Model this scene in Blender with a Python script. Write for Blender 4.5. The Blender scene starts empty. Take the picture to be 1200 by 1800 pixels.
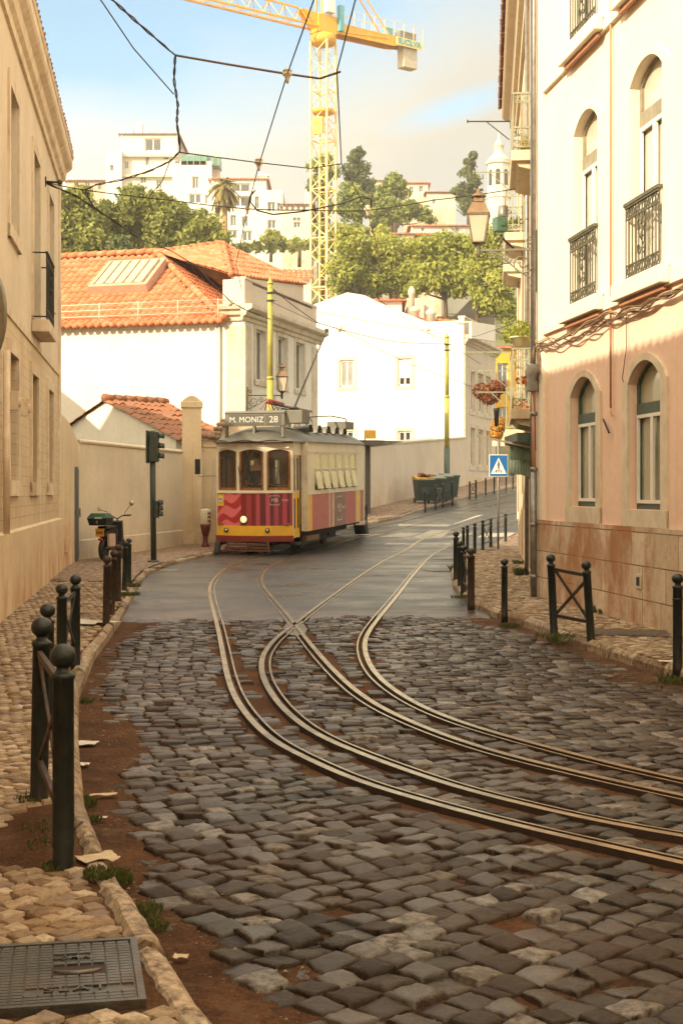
import bpy, bmesh, math, random
import numpy as np
from mathutils import Vector, Matrix
R = math.radians
PI = math.pi
sc = bpy.context.scene
COL = sc.collection
F = 2500.0; CAMH = 1.6; HY = 865.0          # lens in photo pixels, camera height, horizon row
rnd = random.Random(7)

# ------------------------------------------------------------------ terrain
def zf(Y):
    if Y <= 38: return 0.0
    if Y < 41: return 0.01*(Y-38)**2
    if Y < 92: return 0.06*(Y-39.5)
    return 3.15 + 0.06*(Y-92)
def at(x, y, Y):                                # a point at distance Y seen at pixel x,y
    return Vector(((x-600)/F*Y, Y, CAMH+(HY-y)/F*Y))
def G(x, y, lift=0.0):                          # ground point under a pixel
    lo, hi = 1.0, 130.0
    for _ in range(60):
        m = (lo+hi)/2
        if CAMH-(y-HY)/F*m > zf(m)+lift: lo = m
        else: hi = m
    return Vector(((x-600)/F*lo, lo, zf(lo)+lift))
LF = lambda Y: -1.85-0.13*Y                     # left facade line
RF = lambda Y: 5.55-0.13*Y                      # right facade line
def lfs(x): return 4625/(275-x)
def rfs(x): return 13875/(x-275)
def hh(y, Y): return CAMH+(HY-y)*Y/F

# ------------------------------------------------------------------ objects
def tag(o, label=None, cat=None, group=None, kind=None):
    if label: o['label'] = label
    if cat: o['category'] = cat
    if group: o['group'] = group
    if kind: o['kind'] = kind
    return o
def thing(name, label, cat, loc=(0,0,0), rz=0, group=None):
    o = bpy.data.objects.new(name, None); COL.objects.link(o)
    o.location = loc; o.rotation_euler = (0,0,rz); o.empty_display_size = .2
    return tag(o, label, cat, group)
def copy_tree(o, parent=None):
    c = o.copy(); COL.objects.link(c); c.parent = parent
    for ch in list(o.children): copy_tree(ch, c)
    return c
class MB:
    def __init__(s): s.v=[]; s.f=[]; s.m=[]; s.sm=[]; s.T=None
    def av(s, pts):
        b=len(s.v)
        for p in pts:
            p=Vector(p)
            if s.T is not None: p = s.T@p
            s.v.append(tuple(p))
        return b
    def face(s, pts, m=0, sm=False):
        b=s.av(pts); s.f.append(tuple(range(b,b+len(pts)))); s.m.append(m); s.sm.append(sm)
    def poly(s, vs, fs, m=0, sm=False):
        b=s.av(vs)
        for f in fs: s.f.append(tuple(b+i for i in f)); s.m.append(m); s.sm.append(sm)
    def box(s, x0,x1,y0,y1,z0,z1, m=0, T=None):
        vs=[(x0,y0,z0),(x1,y0,z0),(x1,y1,z0),(x0,y1,z0),(x0,y0,z1),(x1,y0,z1),(x1,y1,z1),(x0,y1,z1)]
        if T is not None: vs=[T@Vector(v) for v in vs]
        s.poly(vs,[(0,3,2,1),(4,5,6,7),(0,1,5,4),(1,2,6,5),(2,3,7,6),(3,0,4,7)],m)
    def bevbox(s,x0,x1,y0,y1,z0,z1,b=.01,m=0,T=None):
        bm=bmesh.new(); bmesh.ops.create_cube(bm,size=1)
        for v in bm.verts:
            v.co=Vector(((x0+x1)/2+v.co.x*(x1-x0),(y0+y1)/2+v.co.y*(y1-y0),(z0+z1)/2+v.co.z*(z1-z0)))
        bmesh.ops.bevel(bm,geom=list(bm.edges),offset=b,segments=2,profile=.6,affect='EDGES')
        bm.verts.index_update()
        vs=[v.co.copy() for v in bm.verts]
        if T is not None: vs=[T@v for v in vs]
        s.poly(vs,[tuple(v.index for v in f.verts) for f in bm.faces],m,False); bm.free()
    def prism(s, poly, axis, a, b, m=0):       # poly in the two other axes, extruded along axis
        def P(u,v,t):
            return {'x':(t,u,v),'y':(u,t,v),'z':(u,v,t)}[axis]
        n=len(poly); vs=[P(u,v,a) for u,v in poly]+[P(u,v,b) for u,v in poly]
        fs=[tuple(range(n)),tuple(range(2*n-1,n-1,-1))]+[(i,(i+1)%n,n+(i+1)%n,n+i) for i in range(n)]
        s.poly(vs,fs,m)
    def tube(s, pts, r, n=8, m=0, sm=True, cap=True):
        pts=[Vector(p) for p in pts]; rs=r if isinstance(r,(list,tuple)) else [r]*len(pts)
        vs=[]; up=None
        for i,p in enumerate(pts):
            d=(pts[min(i+1,len(pts)-1)]-pts[max(i-1,0)])
            if d.length<1e-9: d=Vector((0,0,1))
            d.normalize()
            if up is None: up=Vector((0,0,1)) if abs(d.z)<.9 else Vector((1,0,0))
            a=d.cross(up)
            if a.length<1e-6: a=d.orthogonal()
            a.normalize(); b=a.cross(d).normalized(); up=b
            for k in range(n):
                t=2*PI*k/n; vs.append(p+(a*math.cos(t)+b*math.sin(t))*rs[i])
        fs=[(i*n+k,i*n+(k+1)%n,(i+1)*n+(k+1)%n,(i+1)*n+k) for i in range(len(pts)-1) for k in range(n)]
        if cap: fs+=[tuple(range(n-1,-1,-1)),tuple(range((len(pts)-1)*n,len(pts)*n))]
        s.poly(vs,fs,m,sm)
    def bar(s,p,q,w,h=None,m=0):               # square bar between two points
        h=h or w; p=Vector(p); q=Vector(q); d=(q-p); 
        if d.length<1e-6: return
        d.normalize(); up=Vector((0,0,1)) if abs(d.z)<.95 else Vector((0,1,0))
        a=d.cross(up).normalized()*w/2; b=a.cross(d).normalized()*h/2
        vs=[p-a-b,p+a-b,p+a+b,p-a+b,q-a-b,q+a-b,q+a+b,q-a+b]
        s.poly(vs,[(0,3,2,1),(4,5,6,7),(0,1,5,4),(1,2,6,5),(2,3,7,6),(3,0,4,7)],m)
    def lathe(s, prof, c=(0,0,0), n=20, m=0, sm=True, sx=1, sy=1, T=None):
        c=Vector(c); vs=[]
        for r,z in prof:
            for k in range(n):
                t=2*PI*k/n; v=Vector((r*math.cos(t)*sx,r*math.sin(t)*sy,z))
                if T is not None: v=T@v
                vs.append(c+v)
        L=len(prof)
        fs=[(i*n+k,i*n+(k+1)%n,(i+1)*n+(k+1)%n,(i+1)*n+k) for i in range(L-1) for k in range(n)]
        if prof[0][0]>1e-6: fs.append(tuple(range(n-1,-1,-1)))
        if prof[-1][0]>1e-6: fs.append(tuple(range((L-1)*n,L*n)))
        s.poly(vs,fs,m,sm)
    def ball(s,c,r,n=14,m=0,sz=1.0):
        s.lathe([(r*math.sin(PI*i/8)+(0 if 0<i<8 else 1e-7),-r*sz*math.cos(PI*i/8)) for i in range(9)],c,n,m)
    def build(s,name,mats,parent=None,loc=None,label=None,cat=None,group=None,kind=None,rz=None):
        me=bpy.data.meshes.new(name); me.from_pydata(s.v,[],s.f)
        if not isinstance(mats,(list,tuple)): mats=[mats]
        for k in mats: me.materials.append(k)
        me.polygons.foreach_set('material_index',s.m); me.polygons.foreach_set('use_smooth',s.sm)
        me.update()
        o=bpy.data.objects.new(name,me); COL.objects.link(o)
        if parent is not None: o.parent=parent
        if loc is not None: o.location=loc
        if rz is not None: o.rotation_euler=(0,0,rz)
        return tag(o,label,cat,group,kind)
def npmesh(name,V,Fq,mat,parent=None,smooth=True,**kw):
    me=bpy.data.meshes.new(name); V=np.asarray(V,np.float32); Fq=np.asarray(Fq,np.int32); k=Fq.shape[1]
    me.vertices.add(len(V)); me.vertices.foreach_set('co',V.ravel())
    me.loops.add(Fq.size); me.loops.foreach_set('vertex_index',Fq.ravel())
    me.polygons.add(len(Fq)); me.polygons.foreach_set('loop_start',np.arange(0,Fq.size,k,dtype=np.int32))
    me.polygons.foreach_set('loop_total',np.full(len(Fq),k,np.int32))
    me.polygons.foreach_set('use_smooth',np.full(len(Fq),smooth))
    me.materials.append(mat); me.update(calc_edges=True); me.validate()
    o=bpy.data.objects.new(name,me); COL.objects.link(o)
    if parent is not None: o.parent=parent
    return tag(o,**kw)
def text(name,body,size,mat,parent,M4,extrude=.002,sx=1.0,bold=0.0,align='CENTER',sp=1.0):
    cu=bpy.data.curves.new(name,'FONT'); cu.body=body; cu.size=size; cu.extrude=extrude; cu.offset=bold
    cu.align_x=align; cu.align_y='CENTER'; cu.space_character=sp; cu.resolution_u=3
    t=bpy.data.objects.new('tmp_text',cu); COL.objects.link(t)
    bpy.context.view_layer.update()
    me=bpy.data.meshes.new_from_object(t.evaluated_get(bpy.context.evaluated_depsgraph_get()))
    bpy.data.objects.remove(t); me.name=name
    me.transform(M4@Matrix.Diagonal((sx,1,1,1)))
    me.materials.clear(); me.materials.append(mat)
    o=bpy.data.objects.new(name,me); COL.objects.link(o); o.parent=parent
    return o

# ------------------------------------------------------------------ materials
def nm(name):
    m=bpy.data.materials.new(name); m.use_nodes=True
    nt=m.node_tree; b=nt.nodes['Principled BSDF']
    return m,nt,b,nt.nodes,nt.links
def N(ns,t,**kw):
    n=ns.new(t)
    for k,v in kw.items():
        if hasattr(n,k) and k not in ('Scale',): setattr(n,k,v)
        else: n.inputs[k].default_value=v
    return n
def c4(c): return (*c,1) if len(c)==3 else c
def mixc(ns,ln,fac,a,b,mode='MIX'):
    n=ns.new('ShaderNodeMix'); n.data_type='RGBA'; n.blend_type=mode
    for sock,val in ((n.inputs[0],fac),(n.inputs[6],a),(n.inputs[7],b)):
        if isinstance(val,bpy.types.NodeSocket): ln.new(val,sock)
        else: sock.default_value = val if not isinstance(val,(tuple,list)) else c4(val)
    return n.outputs[2]
def ramp(ns,ln,src,stops,interp='LINEAR'):
    n=ns.new('ShaderNodeValToRGB'); n.color_ramp.interpolation=interp
    e=n.color_ramp.elements
    while len(e)<len(stops): e.new(.5)
    for i,(p,c) in enumerate(stops):
        e[i].position=p; e[i].color=c4(c) if isinstance(c,(tuple,list)) else (c,c,c,1)
    ln.new(src,n.inputs[0]); return n.outputs[0]
def noise(ns,ln,co,scale,detail=4,rough=.55,dist=0,w=None):
    n=ns.new('ShaderNodeTexNoise'); n.inputs['Scale'].default_value=scale; n.inputs['Detail'].default_value=detail
    n.inputs['Roughness'].default_value=rough; n.inputs['Distortion'].default_value=dist
    if co is not None: ln.new(co,n.inputs['Vector'])
    return n.outputs['Fac']
def bump(ns,ln,b,h,strength=.3,dist=.02,prev=None):
    n=ns.new('ShaderNodeBump'); n.inputs['Strength'].default_value=strength; n.inputs['Distance'].default_value=dist
    ln.new(h,n.inputs['Height'])
    if prev is not None: ln.new(prev,n.inputs['Normal'])
    ln.new(n.outputs[0],b.inputs['Normal']); return n.outputs[0]
def mapping(ns,ln,co,sc_=(1,1,1),rot=(0,0,0)):
    n=ns.new('ShaderNodeMapping'); n.inputs['Scale'].default_value=sc_; n.inputs['Rotation'].default_value=rot
    ln.new(co,n.inputs[0]); return n.outputs[0]
def ocoord(ns,world=False):
    if world: return ns.new('ShaderNodeNewGeometry').outputs['Position']
    return ns.new('ShaderNodeTexCoord').outputs['Object']
def mat(name,col,rough=.7,metal=0.0,var=.12,vs=4,bs=0,bst=.2,bd=.01,col2=None,world=False,spec=.5,grime=None,gs=1.5):
    m,nt,b,ns,ln=nm(name)
    co=ocoord(ns,world)
    f=noise(ns,ln,co,vs,5)
    dark=tuple(max(0,c*(1-2*var)) for c in col) if col2 is None else col2
    c=mixc(ns,ln,ramp(ns,ln,f,[(.3,0.0),(.7,1.0)]),dark,col)
    if grime:
        g=noise(ns,ln,mapping(ns,ln,co,(1,1,.35)),gs,6,.65)
        c=mixc(ns,ln,ramp(ns,ln,g,[(.50,0.0),(.72,.75)]),c,grime)
    ln.new(c,b.inputs['Base Color'])
    b.inputs['Roughness'].default_value=rough; b.inputs['Metallic'].default_value=metal
    b.inputs['Specular IOR Level'].default_value=spec
    if bs: bump(ns,ln,b,noise(ns,ln,co,bs,6,.6),bst,bd)
    return m
# ------------------------------------------------------------------ material library
def plaster(name,col,col2=None,stain=None,stz=1.0,stw=1.2,fine=.25,streak=.25,drift=.10):
    """painted render: large mottling, vertical streaks, hairline roughness, rust/earth stains that keep their own shape low down"""
    m,nt,b,ns,ln=nm(name); co=ocoord(ns)
    c2=col2 or tuple(c*(1-drift*2) for c in col)
    f=noise(ns,ln,co,.7,6,.6); f2=noise(ns,ln,co,9,5,.6)
    c=mixc(ns,ln,ramp(ns,ln,f,[(.32,0.0),(.68,1.0)]),c2,col)
    c=mixc(ns,ln,ramp(ns,ln,f2,[(.35,.22),(.6,0.0)]),c,tuple(x*.78 for x in c2))
    st=noise(ns,ln,mapping(ns,ln,co,(3.2,3.2,.18)),1.3,5,.6)
    c=mixc(ns,ln,ramp(ns,ln,st,[(.55,0.0),(.8,streak)]),c,tuple(x*y for x,y in zip(c2,(.75,.66,.55))))
    if stain:
        sep=ns.new('ShaderNodeSeparateXYZ'); ln.new(co,sep.inputs[0])
        mr=ns.new('ShaderNodeMapRange'); ln.new(sep.outputs[2],mr.inputs[0])
        mr.inputs[1].default_value=stz+stw; mr.inputs[2].default_value=stz-stw*.6
        g=noise(ns,ln,mapping(ns,ln,co,(1,1,.75)),1.1,8,.7)
        mul=ns.new('ShaderNodeMath'); mul.operation='MULTIPLY'; ln.new(mr.outputs[0],mul.inputs[0]); ln.new(ramp(ns,ln,g,[(.40,0.0),(.62,1.0)]),mul.inputs[1])
        c=mixc(ns,ln,mul.outputs[0],c,stain)
    ln.new(c,b.inputs['Base Color']); b.inputs['Roughness'].default_value=.9; b.inputs['Specular IOR Level'].default_value=.2
    n1=bump(ns,ln,b,noise(ns,ln,co,2.2,4,.6),.35,.03)
    bump(ns,ln,b,noise(ns,ln,co,60,5,.7),fine,.006,n1)
    return m
def stoneblocks(name,col,col2,bw=.75,bh=.38,stain=(.33,.13,.04)):
    m,nt,b,ns,ln=nm(name); co=ocoord(ns)
    cx=ns.new('ShaderNodeSeparateXYZ'); ln.new(co,cx.inputs[0]); cb=ns.new('ShaderNodeCombineXYZ')
    ln.new(cx.outputs[0],cb.inputs[0]); ln.new(cx.outputs[2],cb.inputs[1])
    br=ns.new('ShaderNodeTexBrick'); ln.new(cb.outputs[0],br.inputs['Vector']); br.inputs['Scale'].default_value=1
    br.inputs['Brick Width'].default_value=bw; br.inputs['Row Height'].default_value=bh; br.inputs['Mortar Size'].default_value=.008
    br.inputs['Mortar Smooth'].default_value=.3; br.inputs['Color1'].default_value=c4(col); br.inputs['Color2'].default_value=c4(col2)
    br.inputs['Mortar'].default_value=(.12,.07,.035,1); br.offset_frequency=2; br.squash=.8; br.squash_frequency=3
    f=noise(ns,ln,co,3,7,.65); c=mixc(ns,ln,ramp(ns,ln,f,[(.35,.0),(.7,.5)]),br.outputs['Color'],tuple(x*.62 for x in col2))
    g=noise(ns,ln,mapping(ns,ln,co,(1.1,1.1,.7)),.8,9,.68)
    c=mixc(ns,ln,ramp(ns,ln,g,[(.46,0.0),(.58,.85)]),c,stain)
    f3=noise(ns,ln,co,11,7,.75); c=mixc(ns,ln,ramp(ns,ln,f3,[(.52,0.0),(.70,.5)]),c,(.20,.12,.06)); f6=noise(ns,ln,mapping(ns,ln,co,(1,1,.8)),1.7,6,.7); c=mixc(ns,ln,ramp(ns,ln,f6,[(.5,0.0),(.66,.55)]),c,(.44,.36,.26))
    ln.new(c,b.inputs['Base Color']); b.inputs['Roughness'].default_value=.85; b.inputs['Specular IOR Level'].default_value=.25
    inv=ns.new('ShaderNodeMath'); inv.operation='SUBTRACT'; inv.inputs[0].default_value=1; ln.new(br.outputs['Fac'],inv.inputs[1])
    n1=bump(ns,ln,b,inv.outputs[0],.8,.012)
    bump(ns,ln,b,noise(ns,ln,co,28,7,.7),.45,.012,n1)
    return m
def isl(name,stops,rough=(.35,.75),bs=60,bst=.4,noisec=.35,world=True,spec=.5,coat=0,dirtc=None):
    """stones, leaves: one colour per loose piece plus grain"""
    m,nt,b,ns,ln=nm(name); g=ns.new('ShaderNodeNewGeometry'); ri=g.outputs['Random Per Island']
    c=ramp(ns,ln,ri,stops)
    co=g.outputs['Position']; f=noise(ns,ln,co,bs*.7,6,.7)
    c=mixc(ns,ln,ramp(ns,ln,f,[(.36,noisec),(.60,0.0)]),c,(.02,.014,.009)); fq=noise(ns,ln,co,bs*2.3,3,.8); c=mixc(ns,ln,ramp(ns,ln,fq,[(.52,0.0),(.68,.35)]),c,mixc(ns,ln,.25,c,(.40,.36,.30)))
    f4=noise(ns,ln,co,1.1,5,.6); c=mixc(ns,ln,ramp(ns,ln,f4,[(.35,0.0),(.75,.45)]),c,dirtc or (.11,.06,.03))
    ln.new(c,b.inputs['Base Color'])
    f5=noise(ns,ln,co,2.3,4,.6)
    rr=ns.new('ShaderNodeMapRange'); ln.new(f5,rr.inputs[0]); rr.inputs[1].default_value=.3; rr.inputs[2].default_value=.7
    rr.inputs[3].default_value=rough[0]; rr.inputs[4].default_value=rough[1]; m7=ns.new('ShaderNodeMath'); m7.operation='MULTIPLY'; ln.new(ri,m7.inputs[0]); m7.inputs[1].default_value=17.31; m8=ns.new('ShaderNodeMath'); m8.operation='FRACT'; ln.new(m7.outputs[0],m8.inputs[0])
    m9=ns.new('ShaderNodeMath'); m9.operation='MULTIPLY_ADD'; ln.new(m8.outputs[0],m9.inputs[0]); m9.inputs[1].default_value=.24; ln.new(rr.outputs[0],m9.inputs[2]); ln.new(m9.outputs[0],b.inputs['Roughness'])
    s1=ns.new('ShaderNodeMath'); s1.operation='MULTIPLY'; ln.new(ri,s1.inputs[0]); s1.inputs[1].default_value=41.7; s2=ns.new('ShaderNodeMath'); s2.operation='FRACT'; ln.new(s1.outputs[0],s2.inputs[0])
    s3=ns.new('ShaderNodeMath'); s3.operation='POWER'; ln.new(s2.outputs[0],s3.inputs[0]); s3.inputs[1].default_value=2.2; s4=ns.new('ShaderNodeMath'); s4.operation='MULTIPLY_ADD'; ln.new(s3.outputs[0],s4.inputs[0]); s4.inputs[1].default_value=spec*1.5; s4.inputs[2].default_value=spec*.22; ln.new(s4.outputs[0],b.inputs['Specular IOR Level'])
    bump(ns,ln,b,noise(ns,ln,co,bs,7,.7),bst,.006)
    return m
def leafmat(name,c1,c2,c3,vs=.35):
    m,nt,b,ns,ln=nm(name); g=ns.new('ShaderNodeNewGeometry')
    c=ramp(ns,ln,g.outputs['Random Per Island'],[(0,c1),(.5,c2),(1,c3)])
    f=noise(ns,ln,g.outputs['Position'],vs,3); c=mixc(ns,ln,ramp(ns,ln,f,[(.38,0.0),(.68,.6)]),c,c3)
    ln.new(c,b.inputs['Base Color']); b.inputs['Roughness'].default_value=.6; b.inputs['Specular IOR Level'].default_value=.25
    tr=ns.new('ShaderNodeBsdfTranslucent'); ln.new(c,tr.inputs[0]); mx=ns.new('ShaderNodeMixShader'); mx.inputs[0].default_value=.35
    out=ns['Material Output']; ln.new(b.outputs[0],mx.inputs[1]); ln.new(tr.outputs[0],mx.inputs[2]); ln.new(mx.outputs[0],out.inputs[0])
    return m
def glassy(name,col,rough=.06,spec=1.0,var=.25,vs=1.3):
    m,nt,b,ns,ln=nm(name); co=ocoord(ns); f=noise(ns,ln,co,vs,3)
    ln.new(mixc(ns,ln,ramp(ns,ln,f,[(.35,0.0),(.65,1.0)]),tuple(c*(1-2*var) for c in col),col),b.inputs['Base Color'])
    b.inputs['Roughness'].default_value=rough; b.inputs['Specular IOR Level'].default_value=spec; b.inputs['Coat Weight'].default_value=.6
    b.inputs['Coat Roughness'].default_value=.03
    bump(ns,ln,b,noise(ns,ln,co,.8,2),.08,.02)
    return m
def clearglass(name,tint=(.55,.55,.5),op=.3):
    m,nt,b,ns,ln=nm(name); b.inputs['Base Color'].default_value=c4(tint); b.inputs['Roughness'].default_value=.04
    b.inputs['Specular IOR Level'].default_value=.8
    tr=ns.new('ShaderNodeBsdfTransparent'); mx=ns.new('ShaderNodeMixShader'); lw=ns.new('ShaderNodeLayerWeight'); lw.inputs[0].default_value=.35
    mr=ns.new('ShaderNodeMapRange'); ln.new(lw.outputs['Fresnel'],mr.inputs[0]); mr.inputs[3].default_value=op; mr.inputs[4].default_value=.95
    ln.new(mr.outputs[0],mx.inputs[0]); ln.new(tr.outputs[0],mx.inputs[1]); ln.new(b.outputs[0],mx.inputs[2]); ln.new(mx.outputs[0],ns['Material Output'].inputs[0])
    return m
MT={}
MT['left_wall']=plaster('left_plaster',(.76,.66,.52),stain=(.42,.24,.11),stz=.2,stw=1.5,streak=.12)
MT['left_trim']=mat('left_trim_stone',(.75,.64,.49),.85,var=.12,vs=5,bs=40,bst=.3,grime=(.34,.19,.08))
MT['left_low']=plaster('left_lower_plaster',(.75,.62,.44),stain=(.44,.17,.05),stz=.35,stw=.9,streak=.04)
MT['wall_long']=plaster('boundary_plaster',(.75,.66,.52),stain=(.50,.36,.22),stz=.2,stw=.6,streak=.05)
MT['white_wall']=plaster('white_plaster',(.69,.66,.59),drift=.05,streak=.28)
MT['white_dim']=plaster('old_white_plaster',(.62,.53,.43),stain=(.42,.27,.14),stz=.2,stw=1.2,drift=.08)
MT['cream']=plaster('cream_plaster',(.66,.53,.36),stain=(.30,.17,.08),stz=.5,stw=1.2,streak=.5)
MT['stone_trim']=mat('limestone_trim',(.62,.55,.43),.85,var=.14,vs=4,bs=35,bst=.3,grime=(.36,.26,.16))
MT['pink_wall']=plaster('pink_plaster',(.78,.58,.46),(.74,.51,.39),drift=.05,streak=.2,fine=.45)
MT['pink_up']=plaster('upper_cream_plaster',(.78,.69,.56),(.75,.64,.50),drift=.04,streak=.15,fine=.4)
MT['r_stone']=stoneblocks('rusty_ashlar',(.68,.55,.41),(.56,.42,.29))
MT['r_trim']=mat('arch_stone',(.68,.58,.44),.85,var=.12,vs=5,bs=35,bst=.35,grime=(.42,.27,.13))
MT['r2_wall']=plaster('narrow_cream_plaster',(.68,.56,.40),stain=(.44,.24,.11),stz=.8,stw=2.2,streak=.6)
MT['green_frame']=mat('green_window_paint',(.055,.095,.075),.5,var=.15)
MT['white_frame']=mat('white_window_paint',(.72,.70,.64),.45,var=.05)
MT['grey_frame']=mat('grey_window_paint',(.30,.30,.27),.5)
MT['brown_frame']=mat('brown_shutter',(.16,.075,.03),.6)
MT['dark_in']=mat('dark_interior',(.02,.017,.013),.9)
MT['pane_green']=glassy('pale_green_pane',(.40,.39,.28),.09,.7,.12)
MT['pane_dark']=glassy('dark_pane',(.045,.045,.04),.05)
MT['pane_blue']=glassy('bluish_pane',(.10,.15,.18),.08)
MT['pane_light']=glassy('curtained_pane',(.34,.33,.29),.15,.6,.15)
MT['iron_rail']=mat('sunfaded_olive_iron',(.12,.115,.075),.55,.2,var=.2,vs=14)
MT['hill_white']=plaster('hilltop_plaster',(.60,.57,.50),drift=.05,streak=.15)
MT['iron']=mat('wrought_iron_green',(.045,.06,.04),.5,.3,var=.2,vs=14,bs=50,bst=.2)
MT['iron_black']=mat('black_iron',(.022,.022,.022),.5,.3,var=.2,vs=14,bs=60,bst=.25)
MT['iron_pale']=mat('pale_green_iron',(.34,.37,.26),.6,.1,var=.2,vs=9,grime=(.25,.12,.05))
MT['bollard']=mat('bollard_paint',(.020,.028,.024),.42,.2,var=.3,vs=16,bs=70,bst=.35,grime=(.075,.035,.018),gs=5)
MT['bollard_rust']=mat('bollard_paint_rusty',(.055,.032,.02),.6,.2,var=.3,vs=12,bs=70,bst=.35,grime=(.10,.045,.02),gs=5)
MT['zinc']=mat('zinc_pipe',(.28,.27,.25),.45,.6,var=.2,vs=8)
MT['cable']=mat('black_cable',(.035,.028,.02),.7)
MT['cable_brown']=mat('dusty_cable',(.16,.10,.055),.8,vs=20)
MT['copper']=mat('contact_wire',(.05,.04,.03),.5,.5)
MT['pole']=mat('pole_yellow_green',(.40,.36,.07),.55,var=.15,vs=3,grime=(.22,.22,.06))
MT['pole_dark']=mat('pole_dark_green',(.05,.085,.06),.5)
MT['crane']=mat('crane_yellow',(.75,.38,.03),.5,.1,var=.08,vs=1,grime=(.62,.38,.12))
MT['crane_pale']=mat('crane_pale_yellow',(.80,.62,.25),.55,var=.08)
MT['concrete']=mat('concrete',(.50,.44,.36),.9,var=.1,bs=10,bst=.3)
MT['dirt']=mat('packed_earth',(.14,.062,.028),.95,var=.28,vs=2.6,bs=90,bst=.8,bd=.01,col2=(.045,.024,.014),world=True,spec=.15,grime=(.15,.085,.05),gs=7)
def earth():
    m,nt,b,ns,ln=nm('trodden_earth'); co=ocoord(ns,True)
    c=mixc(ns,ln,ramp(ns,ln,noise(ns,ln,co,1.6,7,.7),[(.38,0.0),(.62,1.0)]),(.060,.030,.016),(.135,.062,.030))
    c=mixc(ns,ln,ramp(ns,ln,noise(ns,ln,co,38,6,.85),[(.44,0.0),(.60,.7)]),c,(.035,.018,.010))
    c=mixc(ns,ln,ramp(ns,ln,noise(ns,ln,co,55,3,.8),[(.58,0.0),(.70,.6)]),c,(.26,.15,.085))
    c=mixc(ns,ln,ramp(ns,ln,noise(ns,ln,co,4.2,6,.7),[(.54,0.0),(.68,.5)]),c,(.17,.11,.07))
    ln.new(c,b.inputs['Base Color']); b.inputs['Roughness'].default_value=.95; b.inputs['Specular IOR Level'].default_value=.12
    bump(ns,ln,b,noise(ns,ln,co,45,7,.8),1.0,.012); return m
MT['dirt']=earth()
MT['kerb']=isl('kerb_limestone',[(0,(.20,.14,.09)),(.5,(.38,.30,.21)),(1,(.52,.43,.32))],(.55,.9),26,1.0,.9,dirtc=(.24,.115,.045))
MT['sett']=isl('basalt_setts',[(0,(.007,.006,.005)),(.40,(.016,.014,.012)),(.66,(.034,.030,.026)),(.84,(.080,.074,.064)),(1,(.26,.24,.21))],(.17,.38),34,1.0,1.0,spec=.42,dirtc=(.085,.042,.022))
MT['calc']=isl('limestone_setts',[(0,(.15,.10,.06)),(.4,(.31,.225,.14)),(.75,(.44,.34,.225)),(1,(.55,.45,.32))],(.38,.75),55,.8,.5,dirtc=(.20,.095,.04))
MT['steel']=mat('worn_rail_steel',(.58,.48,.34),.27,.95,var=.25,vs=5,bs=60,bst=.15,world=True,grime=(.12,.08,.05),gs=2.2)
MT['railrust']=mat('rail_groove_rust',(.035,.018,.010),.8,.1,world=True,vs=20)
def asphalt():
    m,nt,b,ns,ln=nm('asphalt'); co=ocoord(ns,True)
    f=noise(ns,ln,co,.55,7,.65); c=mixc(ns,ln,ramp(ns,ln,f,[(.35,0.0),(.65,1.0)]),(.020,.020,.019),(.038,.037,.034))
    f2=noise(ns,ln,co,90,4,.8); c=mixc(ns,ln,ramp(ns,ln,f2,[(.5,0.0),(.75,.45)]),c,(.085,.08,.07))
    f3=noise(ns,ln,co,.9,7,.7); c=mixc(ns,ln,ramp(ns,ln,f3,[(.55,0.0),(.72,.6)]),c,(.075,.055,.038))
    vo=ns.new('ShaderNodeTexVoronoi'); vo.feature='DISTANCE_TO_EDGE'; vo.inputs['Scale'].default_value=.42; wv=ns.new('ShaderNodeVectorMath'); wv.operation='ADD'; ln.new(co,wv.inputs[0])
    nz=ns.new('ShaderNodeTexNoise'); nz.inputs['Scale'].default_value=1.7; nz.inputs['Detail'].default_value=6; ln.new(co,nz.inputs['Vector']); ln.new(nz.outputs['Color'],wv.inputs[1]); ln.new(wv.outputs[0],vo.inputs['Vector'])
    c=mixc(ns,ln,ramp(ns,ln,vo.outputs['Distance'],[(.004,.85),(.012,0.0)]),c,(.010,.009,.008))
    sy=ns.new('ShaderNodeSeparateXYZ'); ln.new(co,sy.inputs[0]); my=ns.new('ShaderNodeMapRange'); ln.new(sy.outputs[1],my.inputs[0]); my.inputs[1].default_value=20.4; my.inputs[2].default_value=18.2
    mm_=ns.new('ShaderNodeMath'); mm_.operation='MULTIPLY'; ln.new(my.outputs[0],mm_.inputs[0]); ln.new(ramp(ns,ln,noise(ns,ln,co,2.1,7,.7),[(.42,0.0),(.58,1.0)]),mm_.inputs[1]); c=mixc(ns,ln,mm_.outputs[0],c,(.10,.055,.03))
    ln.new(c,b.inputs['Base Color'])
    r_=ns.new('ShaderNodeMapRange'); ln.new(noise(ns,ln,co,.8,5),r_.inputs[0]); r_.inputs[1].default_value=.35; r_.inputs[2].default_value=.65; r_.inputs[3].default_value=.26; r_.inputs[4].default_value=.5
    ln.new(r_.outputs[0],b.inputs['Roughness']); bump(ns,ln,b,noise(ns,ln,co,140,5,.8),.5,.006); return m
MT['asphalt']=asphalt()
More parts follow.
